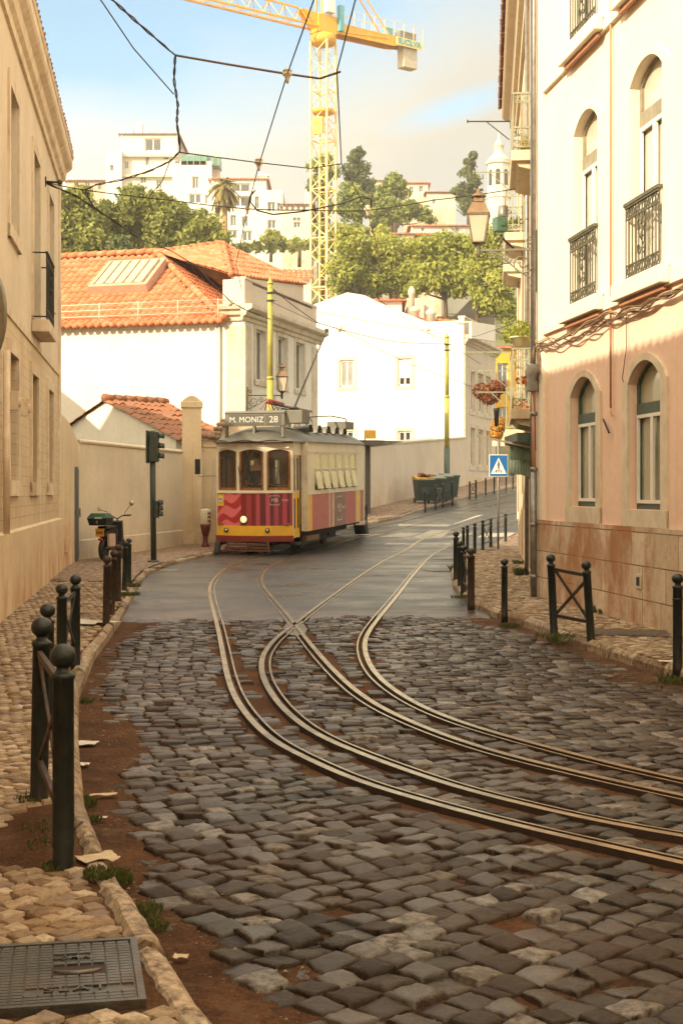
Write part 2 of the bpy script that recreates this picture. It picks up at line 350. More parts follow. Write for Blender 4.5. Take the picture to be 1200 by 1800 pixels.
def pavefar():
    m,nt,b,ns,ln=nm('far_pavement_setts'); co=ocoord(ns,True)
    v=ns.new('ShaderNodeTexVoronoi'); v.inputs['Scale'].default_value=11; ln.new(mapping(ns,ln,co,(1,1,1),(0,0,.7)),v.inputs['Vector'])
    c=mixc(ns,ln,v.outputs['Color'],(.28,.19,.12),(.40,.30,.20))
    e=ramp(ns,ln,v.outputs['Distance'],[(.35,0.0),(.6,1.0)]); c=mixc(ns,ln,e,c,(.10,.055,.03))
    f=noise(ns,ln,co,.8,6,.6); c=mixc(ns,ln,ramp(ns,ln,f,[(.42,0.0),(.7,.6)]),c,(.20,.10,.05))
    ln.new(c,b.inputs['Base Color']); b.inputs['Roughness'].default_value=.75; bump(ns,ln,b,e,.5,-.01); return m
MT['pavefar']=pavefar()
MT['paint']=mat('worn_road_paint',(.46,.42,.34),.7,var=.25,vs=14,bs=60,bst=.4,world=True,grime=(.11,.09,.07),gs=6)
def tilem(name,c1,c2,c3):
    m,nt,b,ns,ln=nm(name); co=ocoord(ns); g=ns.new('ShaderNodeNewGeometry')
    f=noise(ns,ln,co,2.2,6,.7); c=mixc(ns,ln,ramp(ns,ln,f,[(.3,0.0),(.7,1.0)]),c1,c2)
    v=ns.new('ShaderNodeTexVoronoi'); v.inputs['Scale'].default_value=3.3; ln.new(co,v.inputs['Vector'])
    sp=ns.new('ShaderNodeSeparateColor'); ln.new(v.outputs['Color'],sp.inputs[0])
    c=mixc(ns,ln,ramp(ns,ln,sp.outputs[0],[(.55,0.0),(.9,.55)]),c,c3)
    f2=noise(ns,ln,co,11,6,.7); c=mixc(ns,ln,ramp(ns,ln,f2,[(.55,0.0),(.75,.45)]),c,(.14,.075,.04))
    ln.new(c,b.inputs['Base Color']); b.inputs['Roughness'].default_value=.85; bump(ns,ln,b,noise(ns,ln,co,40,5),.3,.01); return m
MT['tile']=tilem('clay_tiles',(.40,.115,.045),(.52,.175,.075),(.60,.26,.14))
MT['tile_old_shaded']=tilem('weathered_shaded_clay_tiles',(.19,.07,.035),(.27,.115,.055),(.15,.09,.06))  # old brown tiles, darkened to carry the shed roof's shade
MT['tile_grey']=tilem('lichen_tiles',(.18,.12,.08),(.30,.20,.13),(.38,.29,.20))
MT['leaf_olive']=leafmat('olive_leaves',(.11,.14,.03),(.18,.21,.05),(.28,.28,.07))
MT['leaf_bright']=leafmat('bright_leaves',(.16,.20,.03),(.25,.29,.05),(.38,.38,.08))
MT['leaf_dark']=leafmat('conifer_leaves',(.05,.075,.03),(.09,.12,.04),(.15,.17,.06))
MT['leaf_pine']=leafmat('pine_leaves',(.09,.13,.03),(.16,.21,.04),(.27,.30,.07))
MT['leaf_palm']=leafmat('palm_leaves',(.12,.11,.03),(.20,.17,.05),(.34,.26,.10))
MT['leaf_red']=leafmat('purple_leaves',(.12,.035,.03),(.20,.07,.045),(.30,.13,.06),3)
MT['grass']=leafmat('kerb_weeds',(.035,.05,.012),(.06,.08,.018),(.12,.12,.035),2)
MT['bark']=mat('bark',(.10,.065,.04),.95,var=.25,vs=6,bs=12,bst=.8)
MT['scrub']=mat('hillside_scrub',(.16,.15,.06),.95,var=.35,vs=.12,bs=.8,bst=1,bd=.4,col2=(.08,.085,.03),grime=(.30,.22,.12),gs=.08)
# ------------------------------------------------------------------ ground plan
def interp(tab,Y):
    if Y<=tab[0][0]:
        (a,b),(c,d)=tab[0],tab[1]; return b+(Y-a)*(d-b)/(c-a)
    for (a,b),(c,d) in zip(tab,tab[1:]):
        if Y<=c: return b+(Y-a)*(d-b)/(c-a)
    (a,b),(c,d)=tab[-2],tab[-1]; return d+(Y-c)*(d-b)/(c-a)
KL=[(1.5,.75),(3.2,.02),(4.28,-.43),(4.9,-.63),(5.5,-.83),(6,-.99),(6.96,-1.25),(9,-1.66),(11.1,-2.04),(13.6,-2.36),(17.4,-2.7),(21,-3.08),(24.2,-3.44),(27.6,-3.73),(30.8,-3.72),(33.5,-3.5),(36.4,-3.2),(40,-2.2),(43.5,-.95),(46.8,.47),(50.4,2.0),(56,3.48),(60.9,5.2),(65.3,6.7),(69.9,8.5),(76,11.2),(84,15.5),(100,26)]
KR=[(2,5.2),(8,3.98),(12.1,2.9),(13.3,2.67),(14.8,2.43),(16.7,2.23),(18.2,1.97),(20,1.79),(23.5,1.84),(27.6,2.12),(33,2.6),(37,3.4),(41,4.5),(44.7,5.6),(50,7.8),(58,11.5),(70,18),(90,30)]
kl=lambda Y: interp(KL,Y); kr=lambda Y: interp(KR,Y)
WL=[(-12,LF(-12)),(27.2,LF(27.2)),(31.6,-5.8),(39.9,-4.4),(44,-3.6),(46,-3.13),(50.2,-1.9),(50.9,-.02),(54.4,1.13),(69.6,6.05),(76.9,8.5),(92,13.5)]
WR=[(-12,RF(-12)),(20.6,2.87),(37.1,4.6),(40,8.5),(44,11),(60,18),(90,34)]
wl=lambda Y: interp(WL,Y); wr=lambda Y: interp(WR,Y)
YS=[-12+i*.5 for i in range(0,190)]
YS=[y for y in YS if y<82]
def strip(name,fl,fr,dz,mat_,y0,y1,nx=1,**kw):
    mb=MB(); ys=[y0]+[y for y in YS if y0<y<y1]+[y1]
    for a,b in zip(ys,ys[1:]):
        for i in range(nx):
            t0,t1=i/nx,(i+1)/nx
            P=lambda Y,t:(fl(Y)+(fr(Y)-fl(Y))*t,Y,zf(Y)+dz)
            mb.face([P(a,t0),P(a,t1),P(b,t1),P(b,t0)],0,True)
    return mb.build(name,mat_,kind='structure',**kw)
# ground sheet with the hill
def hill(X,Y):
    z=zf(min(Y,78))-.25
    if Y>78:
        t=Y-78; z+= .18*min(t,22)+ (max(0,min(t-22,150)))*.235
        z+= .8*math.sin(X*.07+1)*min(1,t/40)+.5*math.sin(X*.19+Y*.05)*min(1,t/40)
    z-= min(2.0,max(0,abs(X)-60)*.02)
    return z
V=[];Fq=[]
xs=[-900,-300,-120]+[-80+4*i for i in range(41)]+[120,300,900]; ys=[-200,-60,-14,0,20]+[38+2*i for i in range(20)]+[78+5*i for i in range(36)]+[300,420,600,900,1500,3000]
for y in ys:
    for x in xs: V.append((x,y,hill(x,y) if y<260 else hill(x,255)))
nx=len(xs)
for j in range(len(ys)-1):
    for i in range(nx-1): Fq.append((j*nx+i,j*nx+i+1,(j+1)*nx+i+1,(j+1)*nx+i))
npmesh('hillside',V,Fq,MT['scrub'],kind='structure')
AY=18.3                                         # where the asphalt begins
strip('street_bed',lambda Y:kl(Y)-.1,lambda Y:kr(Y)+.1,-.03,MT['dirt'],-12,3.2,nx=3)
def bed():
    ys=np.concatenate([np.arange(3.0,9,.045),np.arange(9,AY+1.0,.12)]); nx_=110; V=[];t=np.linspace(0,1,nx_)
    for y in ys:
        a,b=kl(y)-.1,kr(y)+.1; x=a+(b-a)*t; n1=np.sin(x*3.1+1.7*np.sin(y*2.3))*np.sin(y*2.7+x)+.6*np.sin(x*9.1+2*np.sin(y*5.3))*np.sin(y*8.7+1.3*np.sin(x*4))+.35*np.sin(x*23+y*7)*np.sin(y*21-x*5)
        g=np.minimum(x-kl(y),kr(y)-x); z=-.026+.004*n1+.010*np.exp(-(g/.3)**2)+np.random.default_rng(int(y*1000)).normal(0,.0012,nx_)
        V.append(np.stack([x,np.full(nx_,y),z],1))
    V=np.concatenate(V); i=np.arange(len(ys)-1)[:,None]*nx_+np.arange(nx_-1)[None]; i=i.ravel(); npmesh('street_bed',V,np.stack([i,i+1,i+nx_+1,i+nx_],1),MT['dirt'],kind='structure')
bed()
# asphalt with a ragged front edge
edgef=lambda x:AY-.1+.26*np.sin(x*1.15+.5)+.16*np.sin(x*3.1+1)+.08*np.sin(x*8.3)+.05*np.sin(x*19)
mb=MB(); n=120; rr=random.Random(3)
ys=[AY+.55]+[y for y in YS if AY+.6<y<82]
edge=[(kl(AY+.55)+(kr(AY+.55)-kl(AY+.55))*i/n) for i in range(n+1)]
off=[edgef(x)+rr.uniform(-.04,.04) for x in edge]
for i in range(n):
    mb.face([(edge[i],off[i],0),(edge[i+1],off[i+1],0),(edge[i+1],AY+.55,0),(edge[i],AY+.55,0)],0,True)
    mb.face([(edge[i],off[i]-.22,-.03),(edge[i+1],off[i+1]-.22,-.03),(edge[i+1],off[i+1],0),(edge[i],off[i],0)],0,True)
for a,b in zip(ys,ys[1:]):
    for i in range(4):
        P=lambda Y,t:(kl(Y)+(kr(Y)-kl(Y))*t,Y,zf(Y))
        mb.face([P(a,i/4),P(a,(i+1)/4),P(b,(i+1)/4),P(b,i/4)],0,True)
mb.build('road',MT['asphalt'],kind='structure')
PZ=.10
strip('pavement',lambda Y:wl(Y)-.3,lambda Y:kl(Y)-.10,PZ-.024,MT['dirt'],-12,24,nx=1)
strip('pavement',lambda Y:wl(Y)-.3,lambda Y:kl(Y)-.12,PZ,MT['pavefar'],24,82,nx=2)
strip('pavement',lambda Y:kr(Y)+.12,lambda Y:wr(Y)+.3,PZ-.02,MT['dirt'],-12,37,nx=1)
strip('pavement',lambda Y:kr(Y)+.12,lambda Y:wr(Y)+.3,PZ,MT['pavefar'],37,82,nx=1)

# ------------------------------------------------------------------ rails
def smooth(P,it=2,close=False):
    P=[Vector(p) for p in P]
    for _ in range(it):
        Q=[P[0]]
        for a,b in zip(P,P[1:]): Q+= [a*.75+b*.25,a*.25+b*.75]
        Q.append(P[-1]); P=Q
    return P
def resample(P,d):
    out=[P[0].copy()]; acc=0; last=P[0]
    for p in P[1:]:
        seg=(p-last).length
        while acc+seg>=d and seg>1e-9:
            t=(d-acc)/seg; last=last.lerp(p,t); out.append(last.copy()); seg=(p-last).length; acc=0
        acc+=seg; last=p
    out.append(P[-1]); return out
def gp(L): return [G(x,y) for x,y in L]
ra=gp([(1200,1517),(1067,1487),(933,1457),(800,1423),(640,1377),(541,1333),(482,1301),(444,1264),(418,1227),(404,1189),(395,1143),(387,1105),(378,1073),(370,1043),(373,1024),(391,1004),(428,984)])
rb=gp([(1200,1470),(1067,1447),(933,1417),(800,1383),(667,1337),(560,1293),(505,1250),(477,1213),(465,1185),(464,1161),(472,1143),(489,1122),(517,1101),(552,1073),(597,1040),(643,1007),(685,981),(727,956),(755,942.5),(792,931.5),(828,920.5),(883,907),(940,895)])
rc_=gp([(1200,1403),(1067,1374),(900,1334),(807,1306),(735,1279),(665,1247),(615,1213),(573,1171),(541,1133),(517,1101),(489,1066),(464,1038),(455,1019),(466,1001),(489,989),(515,979),(562,965),(620,947),(685,933),(792,908.6),(847,892),(903,878),(950,866)])
rd=gp([(1200,1375),(1067,1345),(900,1301),(807,1273),(737,1245),(690,1217),(657,1189),(640,1161),(635,1133),(644,1110),(666,1082),(694.6,1049),(718,1018),(738,995),(752,980),(770,968),(797,955),(828,942),(865,929.7),(903.5,918.7),(950,907)])
ext=lambda P,k:[P[0]+(P[0]-P[1]).normalized()*k]+P
ra,rb,rc_,rd=[ext(p,7) for p in (ra,rb,rc_,rd)]
# the tram's left rail past the tram: parallel to its right rail
def offs(P,n):
    O=[]
    for i,p in enumerate(P):
        d=(P[min(i+1,len(P)-1)]-P[max(i-1,0)]); d.z=0; d.normalize()
        q=p+Vector((-d.y,d.x,0))*n; q.z=zf(q.y); O.append(q)
    return O
cfar=[p for p in rc_ if p.y>35]
ra=ra[:-1]+[Vector((-2.32,33.2,0))]+offs(cfar,.93)
RAILS={}
def rail(P,side):
    P=resample(smooth(P,3),.18); mb=MB()
    # (across, height, material) head, groove, lip
    prof=[(-.052,-.03),(-.050,.010),(.0,.010),(.002,-.030),(.040,-.030),(.042,.007),(.060,.007),(.062,-.03)]
    rows=[]
    for i,p in enumerate(P):
        d=(P[min(i+1,len(P)-1)]-P[max(i-1,0)]); d.z=0; d.normalize(); nrm=Vector((d.y,-d.x,0))*side
        z=zf(p.y)
        rows.append([(p.x+nrm.x*a,p.y+nrm.y*a,z+h) for a,h in prof])
    for r0,r1 in zip(rows,rows[1:]):
        for k in range(len(prof)-1):
            q=[r0[k],r0[k+1],r1[k+1],r1[k]]
            if side>0: q=q[::-1]
            mb.face(q,1 if k in (0,2,3,4,6) else 0,False)
    mb.build('tram_rail',[MT['steel'],MT['railrust']],kind='structure')
    return P
RAILS=[rail(ra,1),rail(rb,1),rail(rc_,-1),rail(rd,-1)]
RP=np.array([[p.x,p.y] for P in RAILS for p in P])
# casting where the two tracks cross
X0=G(517,1101); MT['casting']=mat('crossing_casting',(.22,.18,.135),.5,.6,var=.3,vs=9,bs=60,bst=.4,world=True,grime=(.08,.05,.03),gs=5)
mb=MB(); pl=[G(*q) for q in ((507,1090),(517,1087),(530,1090),(540,1106),(536,1115),(520,1118),(504,1115),(498,1104))]
mb.poly([(p.x,p.y,.0025) for p in pl]+[(p.x,p.y,-.03) for p in pl],[tuple(range(8))[::-1]]+[(i,(i+1)%8,8+(i+1)%8,8+i) for i in range(8)])
mb.build('rail_crossing',MT['casting'],kind='structure')
# drain across the track
mb=MB(); a,b=G(656,1011),G(716,1012)
for i in range(30):
    p=a.lerp(b,i/30); q=a.lerp(b,(i+.55)/30); mb.box(p.x,q.x,a.y-.05,a.y+.07,0,.004)
mb.build('track_drain',MT['railrust'],kind='structure')
# stones ----------------------------------------------------------------
rng=np.random.default_rng(5)
def vnoise(x,y,s,seed=0):
    x=x*s+seed*13.7; y=y*s+seed*7.3
    return (np.sin(x*1.3+2.1*np.sin(y*.9+seed))+np.sin(y*1.7+1.7*np.sin(x*1.1+seed*2))+.6*np.sin(x*3.1+y*2.3)+.5*np.sin(y*4.3-x*2.9+seed))/3.1
def stones(name,C,A,S,Z,mat_,res=6,jt=.040,dome=.018,skirt=.05,rnd_=.5,tilt=.05,rough=.0025,**kw):
    n=len(C); g={7:np.array([-1,-.90,-.5,0,.5,.90,1]),5:np.array([-1,-.86,0,.86,1]),4:np.array([-1,-.4,.4,1]),3:np.array([-1,0,1.])}[res]; gx,gy=np.meshgrid(g,g); gx=gx.ravel(); gy=gy.ravel()
    # round the corners of the square
    k=np.maximum(np.abs(gx),np.abs(gy)); rr_=np.sqrt(gx**2+gy**2)+1e-9
    f=1-rnd_*.32*(1-k/rr_)*k/(1-1/np.sqrt(2))*.6
    px=gx*f; py=gy*f
    km=np.maximum(np.abs(gx),np.abs(gy)); h=np.where(km>.95,0,dome*.62)-dome*.09*(gx**2+gy**2)*(km<.95)
    edge=(k>.99)
    V=np.zeros((n,res*res,3))
    jit=rng.normal(0,jt,(n,res*res,2))*(0.6+.6*edge)[None,:,None]
    lx=(px[None]+jit[:,:,0]); ly=(py[None]+jit[:,:,1])
    # shear and taper per stone
    sh=rng.normal(0,.10,(n,1)); tp=rng.normal(0,.10,(n,1))
    lx=lx*(1+tp*ly)+sh*ly; ly=ly*(1+rng.normal(0,.08,(n,1))*lx)
    lx*=S[:,0:1]/2; ly*=S[:,1:2]/2
    tx=rng.normal(0,tilt,(n,1)); ty=rng.normal(0,tilt,(n,1))
    zz=Z[:,None]+h[None]*rng.uniform(.5,1.25,(n,1))+tx*lx+ty*ly+rng.normal(0,rough,(n,res*res))
    ca,sa=np.cos(A)[:,None],np.sin(A)[:,None]
    V[:,:,0]=C[:,0:1]+lx*ca-ly*sa; V[:,:,1]=C[:,1:2]+lx*sa+ly*ca; V[:,:,2]=zz
    # skirt
    per=[i for i in range(res)]+[res*(i+1)-1 for i in range(1,res)]+[res*res-1-i for i in range(1,res)]+[res*(res-1-i) for i in range(1,res-1)]
    P=V[:,per,:].copy(); cen=V.mean(axis=1,keepdims=True)
    P[:,:,:2]=P[:,:,:2]+(P[:,:,:2]-cen[:,:,:2])*.06; P[:,:,2]=Z[:,None]-skirt
    allV=np.concatenate([V,P],axis=1).reshape(-1,3); m=res*res+len(per)
    q=[(j*res+i,j*res+i+1,(j+1)*res+i+1,(j+1)*res+i) for j in range(res-1) for i in range(res-1)]
    L=len(per); q+=[(per[i],res*res+i,res*res+(i+1)%L,per[(i+1)%L]) for i in range(L)]
    Fq=(np.array(q)[None]+(np.arange(n)*m)[:,None,None]).reshape(-1,4)
    return npmesh(name,allV,Fq,mat_,kind='structure',**kw)
def KLn(y): return np.interp(y,[a for a,b in KL],[b for a,b in KL])
def KRn(y): return np.interp(y,[a for a,b in KR],[b for a,b in KR])
def WLn(y): return np.interp(y,[a for a,b in WL],[b for a,b in WL])
def WRn(y): return np.interp(y,[a for a,b in WR],[b for a,b in WR])
# courses run square to the outer rail
base=[p for p in RAILS[0] if p.y<21]
hd=[]
for i in range(len(base)-1):
    d=base[i+1]-base[i]; hd.append(math.atan2(d.y,d.x))
hd=np.array(hd); k=np.exp(-np.linspace(-2.2,2.2,25)**2); k/=k.sum()
hd=np.convolve(np.pad(hd,12,mode='edge'),k,mode='valid')
ps=[np.array([base[0].x,base[0].y])]
for h in hd: ps.append(ps[-1]+.18*np.array([math.cos(h),math.sin(h)]))
ps=np.array(ps[:-1]); kap=np.gradient(hd)/.18
ps+= (np.array([-.17,8.55])-ps[np.argmin(np.abs(ps[:,1]-8.55))])
# extend toward the camera
nb=60; d0=np.array([math.cos(hd[0]),math.sin(hd[0])])
ps=np.concatenate([ps[0]-d0*.18*np.arange(nb,0,-1)[:,None],ps]); hd=np.concatenate([np.full(nb,hd[0]),hd]); kap=np.concatenate([np.zeros(nb),kap])
SS=np.arange(len(ps))*.18
cs=[];an=[];sz=[]
W0=.128
for band in range(-9,9):
    n0=band*.9; s=.0; nm_=n0+.45
    while s<SS[-1]-.3:
        kk=np.interp(s,SS,kap); st=max(.35,1+kk*nm_)   # n to the right of travel; curve turns right so kap<0
        w=rng.uniform(.126,.146)
        ds=w/st
        x=np.interp(s,SS,ps[:,0]); y=np.interp(s,SS,ps[:,1]); h=np.interp(s,SS,hd)
        n_=n0+rng.uniform(0,.06)
        while n_<n0+.88:
            l=rng.uniform(.118,.172)
            if n_+l>n0+.95: l=n0+.95-n_
            if l>.06:
                c=n_+l/2
                cs.append((x+math.sin(h)*c+rng.normal(0,.004),y-math.cos(h)*c+rng.normal(0,.004))); an.append(h-PI/2+rng.normal(0,.035)); sz.append((l*.945,w*.93))
            n_+=l
        s+=ds
cs=np.array(cs);an=np.array(an);sz=np.array(sz)
ok=(cs[:,1]>3.2)&(cs[:,1]<edgef(cs[:,0])+.03)&(cs[:,0]>KLn(cs[:,1])+.05)&(cs[:,0]<KRn(cs[:,1])-.05)&(np.abs(cs[:,0])<.262*cs[:,1]+.9)
cs,an,sz=cs[ok],an[ok],sz[ok]
dm=np.full(len(cs),9.)
for i0 in range(0,len(cs),2000):
    d=np.sqrt(((cs[i0:i0+2000,None,:]-RP[None])**2).sum(2)); dm[i0:i0+2000]=d.min(1)
ok=dm>.075+.35*sz.min(1); cs,an,sz,dm=cs[ok],an[ok],sz[ok],dm[ok]
# earth covers stones along the gutters and in patches
gut=np.minimum(cs[:,0]-KLn(cs[:,1]),(KRn(cs[:,1])-cs[:,0])*.9)
def blob(px,py,rx,ry):
    g=G(px,py); return np.exp(-(((cs[:,0]-g.x)/rx)**2+((cs[:,1]-g.y)/ry)**2)*1.2)
dirt=np.exp(-(np.maximum(gut,0)/.20)**2)*.88
for b_ in ((195,1290,.32,1.3),(185,1340,.26,.8),(190,1470,.14,.6),(235,1500,.10,.2),(300,1700,.22,.4),(380,1765,.2,.2),(450,1792,.16,.14),(300,1385,.12,.15),(870,1090,.6,1.2),(1100,1190,.35,.6),(690,1480,.1,.1),(900,1620,.12,.12),(830,1730,.13,.1),(560,1700,.12,.1),(250,1090,.5,1.6),(600,1600,.1,.1),(1120,1560,.14,.12)):
    dirt+=blob(*b_)*.9
dirt+=.22*vnoise(cs[:,0],cs[:,1],1.7,1)+.12*vnoise(cs[:,0],cs[:,1],5,2)
dirt+=np.exp(-((dm-.08)/.10)**2)*.22
sink=np.clip((dirt-.26)*.040,0,.05)
Z=-.013-sink+rng.normal(0,.0042,len(cs))+.006*vnoise(cs[:,0],cs[:,1],2.4,6)
keep=(sink+rng.normal(0,.004,len(cs)))<.030; cs,an,sz,Z=cs[keep],an[keep],sz[keep],Z[keep]
near=cs[:,1]<9
stones('cobbled_road',cs[near],an[near],sz[near],Z[near],MT['sett'],res=7,dome=.016,tilt=.055,rough=.0013,rnd_=.22)
stones('cobbled_road',cs[~near],an[~near],sz[~near],Z[~near],MT['sett'],res=5,dome=.012,tilt=.05,rough=.001,rnd_=.15)
print('setts',len(cs))
# small limestone setts of the two pavements
def calc(name,x0,x1,y0,y1,step,rot,inside,res):
    m=int((max(x1-x0,y1-y0))/step)+8; u=np.arange(-m,m)*step
    U,Vv=np.meshgrid(u,u); U=U+(np.arange(2*m)%2)[:,None]*step*.5+rng.normal(0,.1*step,U.shape); Vv=Vv+.12*step*np.sin(U*9)+rng.normal(0,.07*step,U.shape)
    U=U.ravel();Vv=Vv.ravel(); a=rot+.22*np.sin(U*.8)*0
    cx=(x0+x1)/2+U*math.cos(rot)-Vv*math.sin(rot); cy=(y0+y1)/2+U*math.sin(rot)+Vv*math.cos(rot)
    C=np.stack([cx,cy],1); ok=inside(C[:,0],C[:,1])&(C[:,1]>y0)&(C[:,1]<y1); C=C[ok]; n=len(C)
    S=np.stack([rng.uniform(.82,.95,n)*step,rng.uniform(.80,.93,n)*step],1)
    dd=.35*vnoise(C[:,0],C[:,1],1.3,3)+.2*vnoise(C[:,0],C[:,1],3.9,5)
    Z=PZ-.010+rng.normal(0,.0024,n)-np.clip((dd-.24)*.09,0,.03)
    stones(name,C,rot+rng.normal(0,.10,n),S,Z,MT['calc'],res=res,dome=.006,skirt=.03,rnd_=.08,tilt=.035,rough=.0007,jt=.018)
    print(name,n)
COV=[]   # rectangles kept free for covers: (xmin,xmax,ymin,ymax)
def inL(x,y):
    o=(x<KLn(y)-.14)&(x>WLn(y)-.02)&(x>-.262*y-.15)
    for a,b,c,d in COV: o&=~((x>a)&(x<b)&(y>c)&(y<d))
    ca,sa=math.cos(R(11)),math.sin(R(11)); dx,dy=x+.98,y-4.42; rx,ry=dx*ca+dy*sa,-dx*sa+dy*ca; o&=~((np.abs(rx)<.40)&(np.abs(ry)<.325))
    # worn earth around the posts by the kerb
    e=np.exp(-(((x+1.33)/.26)**2+((y-6.35)/.62)**2))+np.exp(-(((x-KLn(y)+.25)/.16)**2))*.35+.25*vnoise(x,y,2.1,2)
    return o&(e<.62)
COV+=[(-2.6,-1.62,6.0,6.62)]
calc('paving_setts',-3,0,3.4,9.5,.082,.80,inL,5)
calc('paving_setts',-5.2,-1,9.5,24,.098,.72,inL,3)
def inR(x,y): return (x>KRn(y)+.14)&(x<WRn(y)+.02)&(x<.262*y+.2)&(vnoise(x,y,1.9,7)<.9)
calc('paving_setts',1,5,9,26,.095,.9,inR,3)
calc('paving_setts',1,6,26,37,.11,.9,inR,3)
# kerbs: one worn limestone after another
def kerb(fx,y0,y1,side,skip=()):
    mb=MB(); y=y0; r=random.Random(11+side)
    while y<y1:
        L=r.uniform(.42,.78) if y<30 else r.uniform(.9,1.3)
        sl=(fx(y+.3)-fx(y-.3))/.6; c=math.cos(math.atan(sl)); ye=y+L*c
        w=r.uniform(.105,.13); hgt=PZ+r.uniform(-.012,.010)
        ns_=16 if y<14 else 5; nc=6
        rows=[]
        for i in range(ns_+1):
            t=i/ns_; Y=y+.012+(ye-y-.02)*t; X=fx(Y); d=Vector((sl,1,0)).normalized(); nr=Vector((-d.y,d.x,0))*side
            e=1 if 0<i<ns_ else 0
            chip=.007*(1+math.sin(Y*17+3*math.sin(Y*5)))*(.3+.7*abs(math.sin(Y*2.1)))+r.uniform(0,.003)
            chip2=.007*(1+math.sin(Y*21+2+3*math.sin(Y*7)))*abs(math.sin(Y*3.3))
            z=zf(Y); row=[(0,-.06),(.004+.3*chip,hgt*.55),(.012+.5*chip,hgt-.028-.012*(1-e)),(.035+.5*chip,hgt-.004-.010*(1-e)),(w*.55,hgt+r.uniform(-.003,.003)),(w-.03-chip2,hgt-.003-.008*(1-e)),(w-.008-chip2,hgt-.03),(w,hgt-.08)]
            rows.append([(X+nr.x*a,Y+nr.y*a,z+b) for a,b in row])
        nc=len(rows[0]); vs=[p for r_ in rows for p in r_]
        fs=[(i*nc+k_,(i+1)*nc+k_,(i+1)*nc+k_+1,i*nc+k_+1) for i in range(ns_) for k_ in range(nc-1)]+[tuple(range(nc)),tuple(range(len(vs)-1,len(vs)-nc-1,-1))]
        if side<0: fs=[f[::-1] for f in fs]
        mb.poly(vs,fs,0,False)
        y=ye
    mb.build('kerb',MT['kerb'],kind='structure')
kerb(kl,2.6,80,1); kerb(kr,6,60,-1)
# weeds along the kerbs and walls
def weeds(pts,name='weeds',label=None):
    V=[];Fq=[]
    for (x,y,z,rad,hgt,n) in pts:
        for _ in range(n):
            a=rng.uniform(0,2*PI); r_=rad*math.sqrt(rng.uniform(0,1)); bx=x+r_*math.cos(a); by=y+r_*math.sin(a)*1.3
            h=hgt*.8*rng.uniform(.25,1); w=.0025+.003*rng.uniform()+.012*hgt; d=rng.uniform(0,2*PI); l=h*rng.uniform(.2,.9)
            b=len(V); ux,uy=math.cos(d)*w,math.sin(d)*w; e=rng.uniform(0,2*PI)
            V+=[(bx-ux,by-uy,z),(bx+ux,by+uy,z),(bx+ux*.8+l*.4*math.cos(e),by+uy*.8+l*.4*math.sin(e),z+h*.65),(bx+l*math.cos(e),by+l*math.sin(e),z+h)]
            Fq.append((b,b+1,b+2,b+3))
    return npmesh(name,V,Fq,MT['grass'],smooth=False,kind='stuff',label='small green weeds growing in the joints along the kerbs and walls',cat='weeds')
wp=[]
for px,py,l,rad,hg,n in ((175,1535,PZ,.06,.05,260),(205,1545,.0,.07,.06,260),(250,1600,0,.08,.05,200),(270,1625,0,.06,.04,120),(148,1412,0,.06,.07,200),(160,1440,0,.05,.05,120),(100,1520,PZ,.06,.04,160),(62,1400,PZ,.10,.04,120),(80,1480,PZ,.08,.03,80),(70,1450,PZ,.10,.03,80),(228,1045,PZ,.16,.07,300),(232,1030,PZ,.14,.08,300),(152,1232,0,.05,.05,100),(1010,1128,.0,.30,.07,600),(975,1118,PZ,.22,.05,400),(1190,1196,0,.16,.08,500),(895,1100,0,.13,.07,260),(1050,1075,PZ,.06,.14,200),(1058,1078,PZ,.05,.10,120),(910,990,PZ,.12,.12,200),(912,1010,PZ,.08,.2,260),(800,1005,0,.10,.2,260),(806,1050,PZ,.12,.06,150),(100,1020,PZ,.12,.05,120),(1150,1085,PZ,.05,.05,60),(1080,1195,0,.5,.02,200),(820,1048,PZ,.1,.05,120),(275,998,PZ,.15,.04,150)):
    g=G(px,py,l); wp.append((g.x,g.y,zf(g.y)+l-.01,rad,hg,n))
weeds(wp)
# painted markings on the asphalt
def mark(name,quads):
    mb=MB()
    for q in quads:
        P=[G(x,y) for x,y in q]
        mb.face([(p.x,p.y,zf(p.y)+.004) for p in P])
    mb.build(name,MT['paint'],kind='structure')
mark('zebra_crossing',[[(722,947),(776,946),(792,932),(756,932)],[(662,944.5),(716,944),(740,937.5),(700,937)],[(777,945.5),(806,944),(834,937.5),(808,938)],[(600,946),(640,945),(672,939),(640,939)],[(838,945),(905,943),(903,936),(850,938)]])
mark('stop_line',[[(674,957.5),(790,957.5),(790,955),(682,954.5)],[(700,924.5),(784,926),(795,922.5),(700,922)],[(784,926),(795,922.5),(850,905),(838,906)]])
# grates, covers
def grate(px,py,w,d,label):
    g=G(px,py); mb=MB(); mb.box(-w/2,w/2,-d/2,d/2,-.01,.003,1)
    n=9
    for i in range(n): x=-w/2+w*(i+.5)/n; mb.box(x-w/n*.28,x+w/n*.28,-d/2+.02,d/2-.02,.004,.012,0)
    for s in (-1,1): mb.box(-w/2,w/2,s*d/2-.015,s*d/2+.015,.004,.011,0)
    mb.build('drain_grate',[MT['zinc'],MT['railrust']],loc=(g.x,g.y,zf(g.y)),rz=.45,label=label,cat='drain grate',group='drain grates by the right kerb')
grate(779,1003,.75,.5,'iron drain grate in the asphalt by the right kerb, nearer one')
grate(788,983,.75,.5,'iron drain grate in the asphalt by the right kerb, farther one')
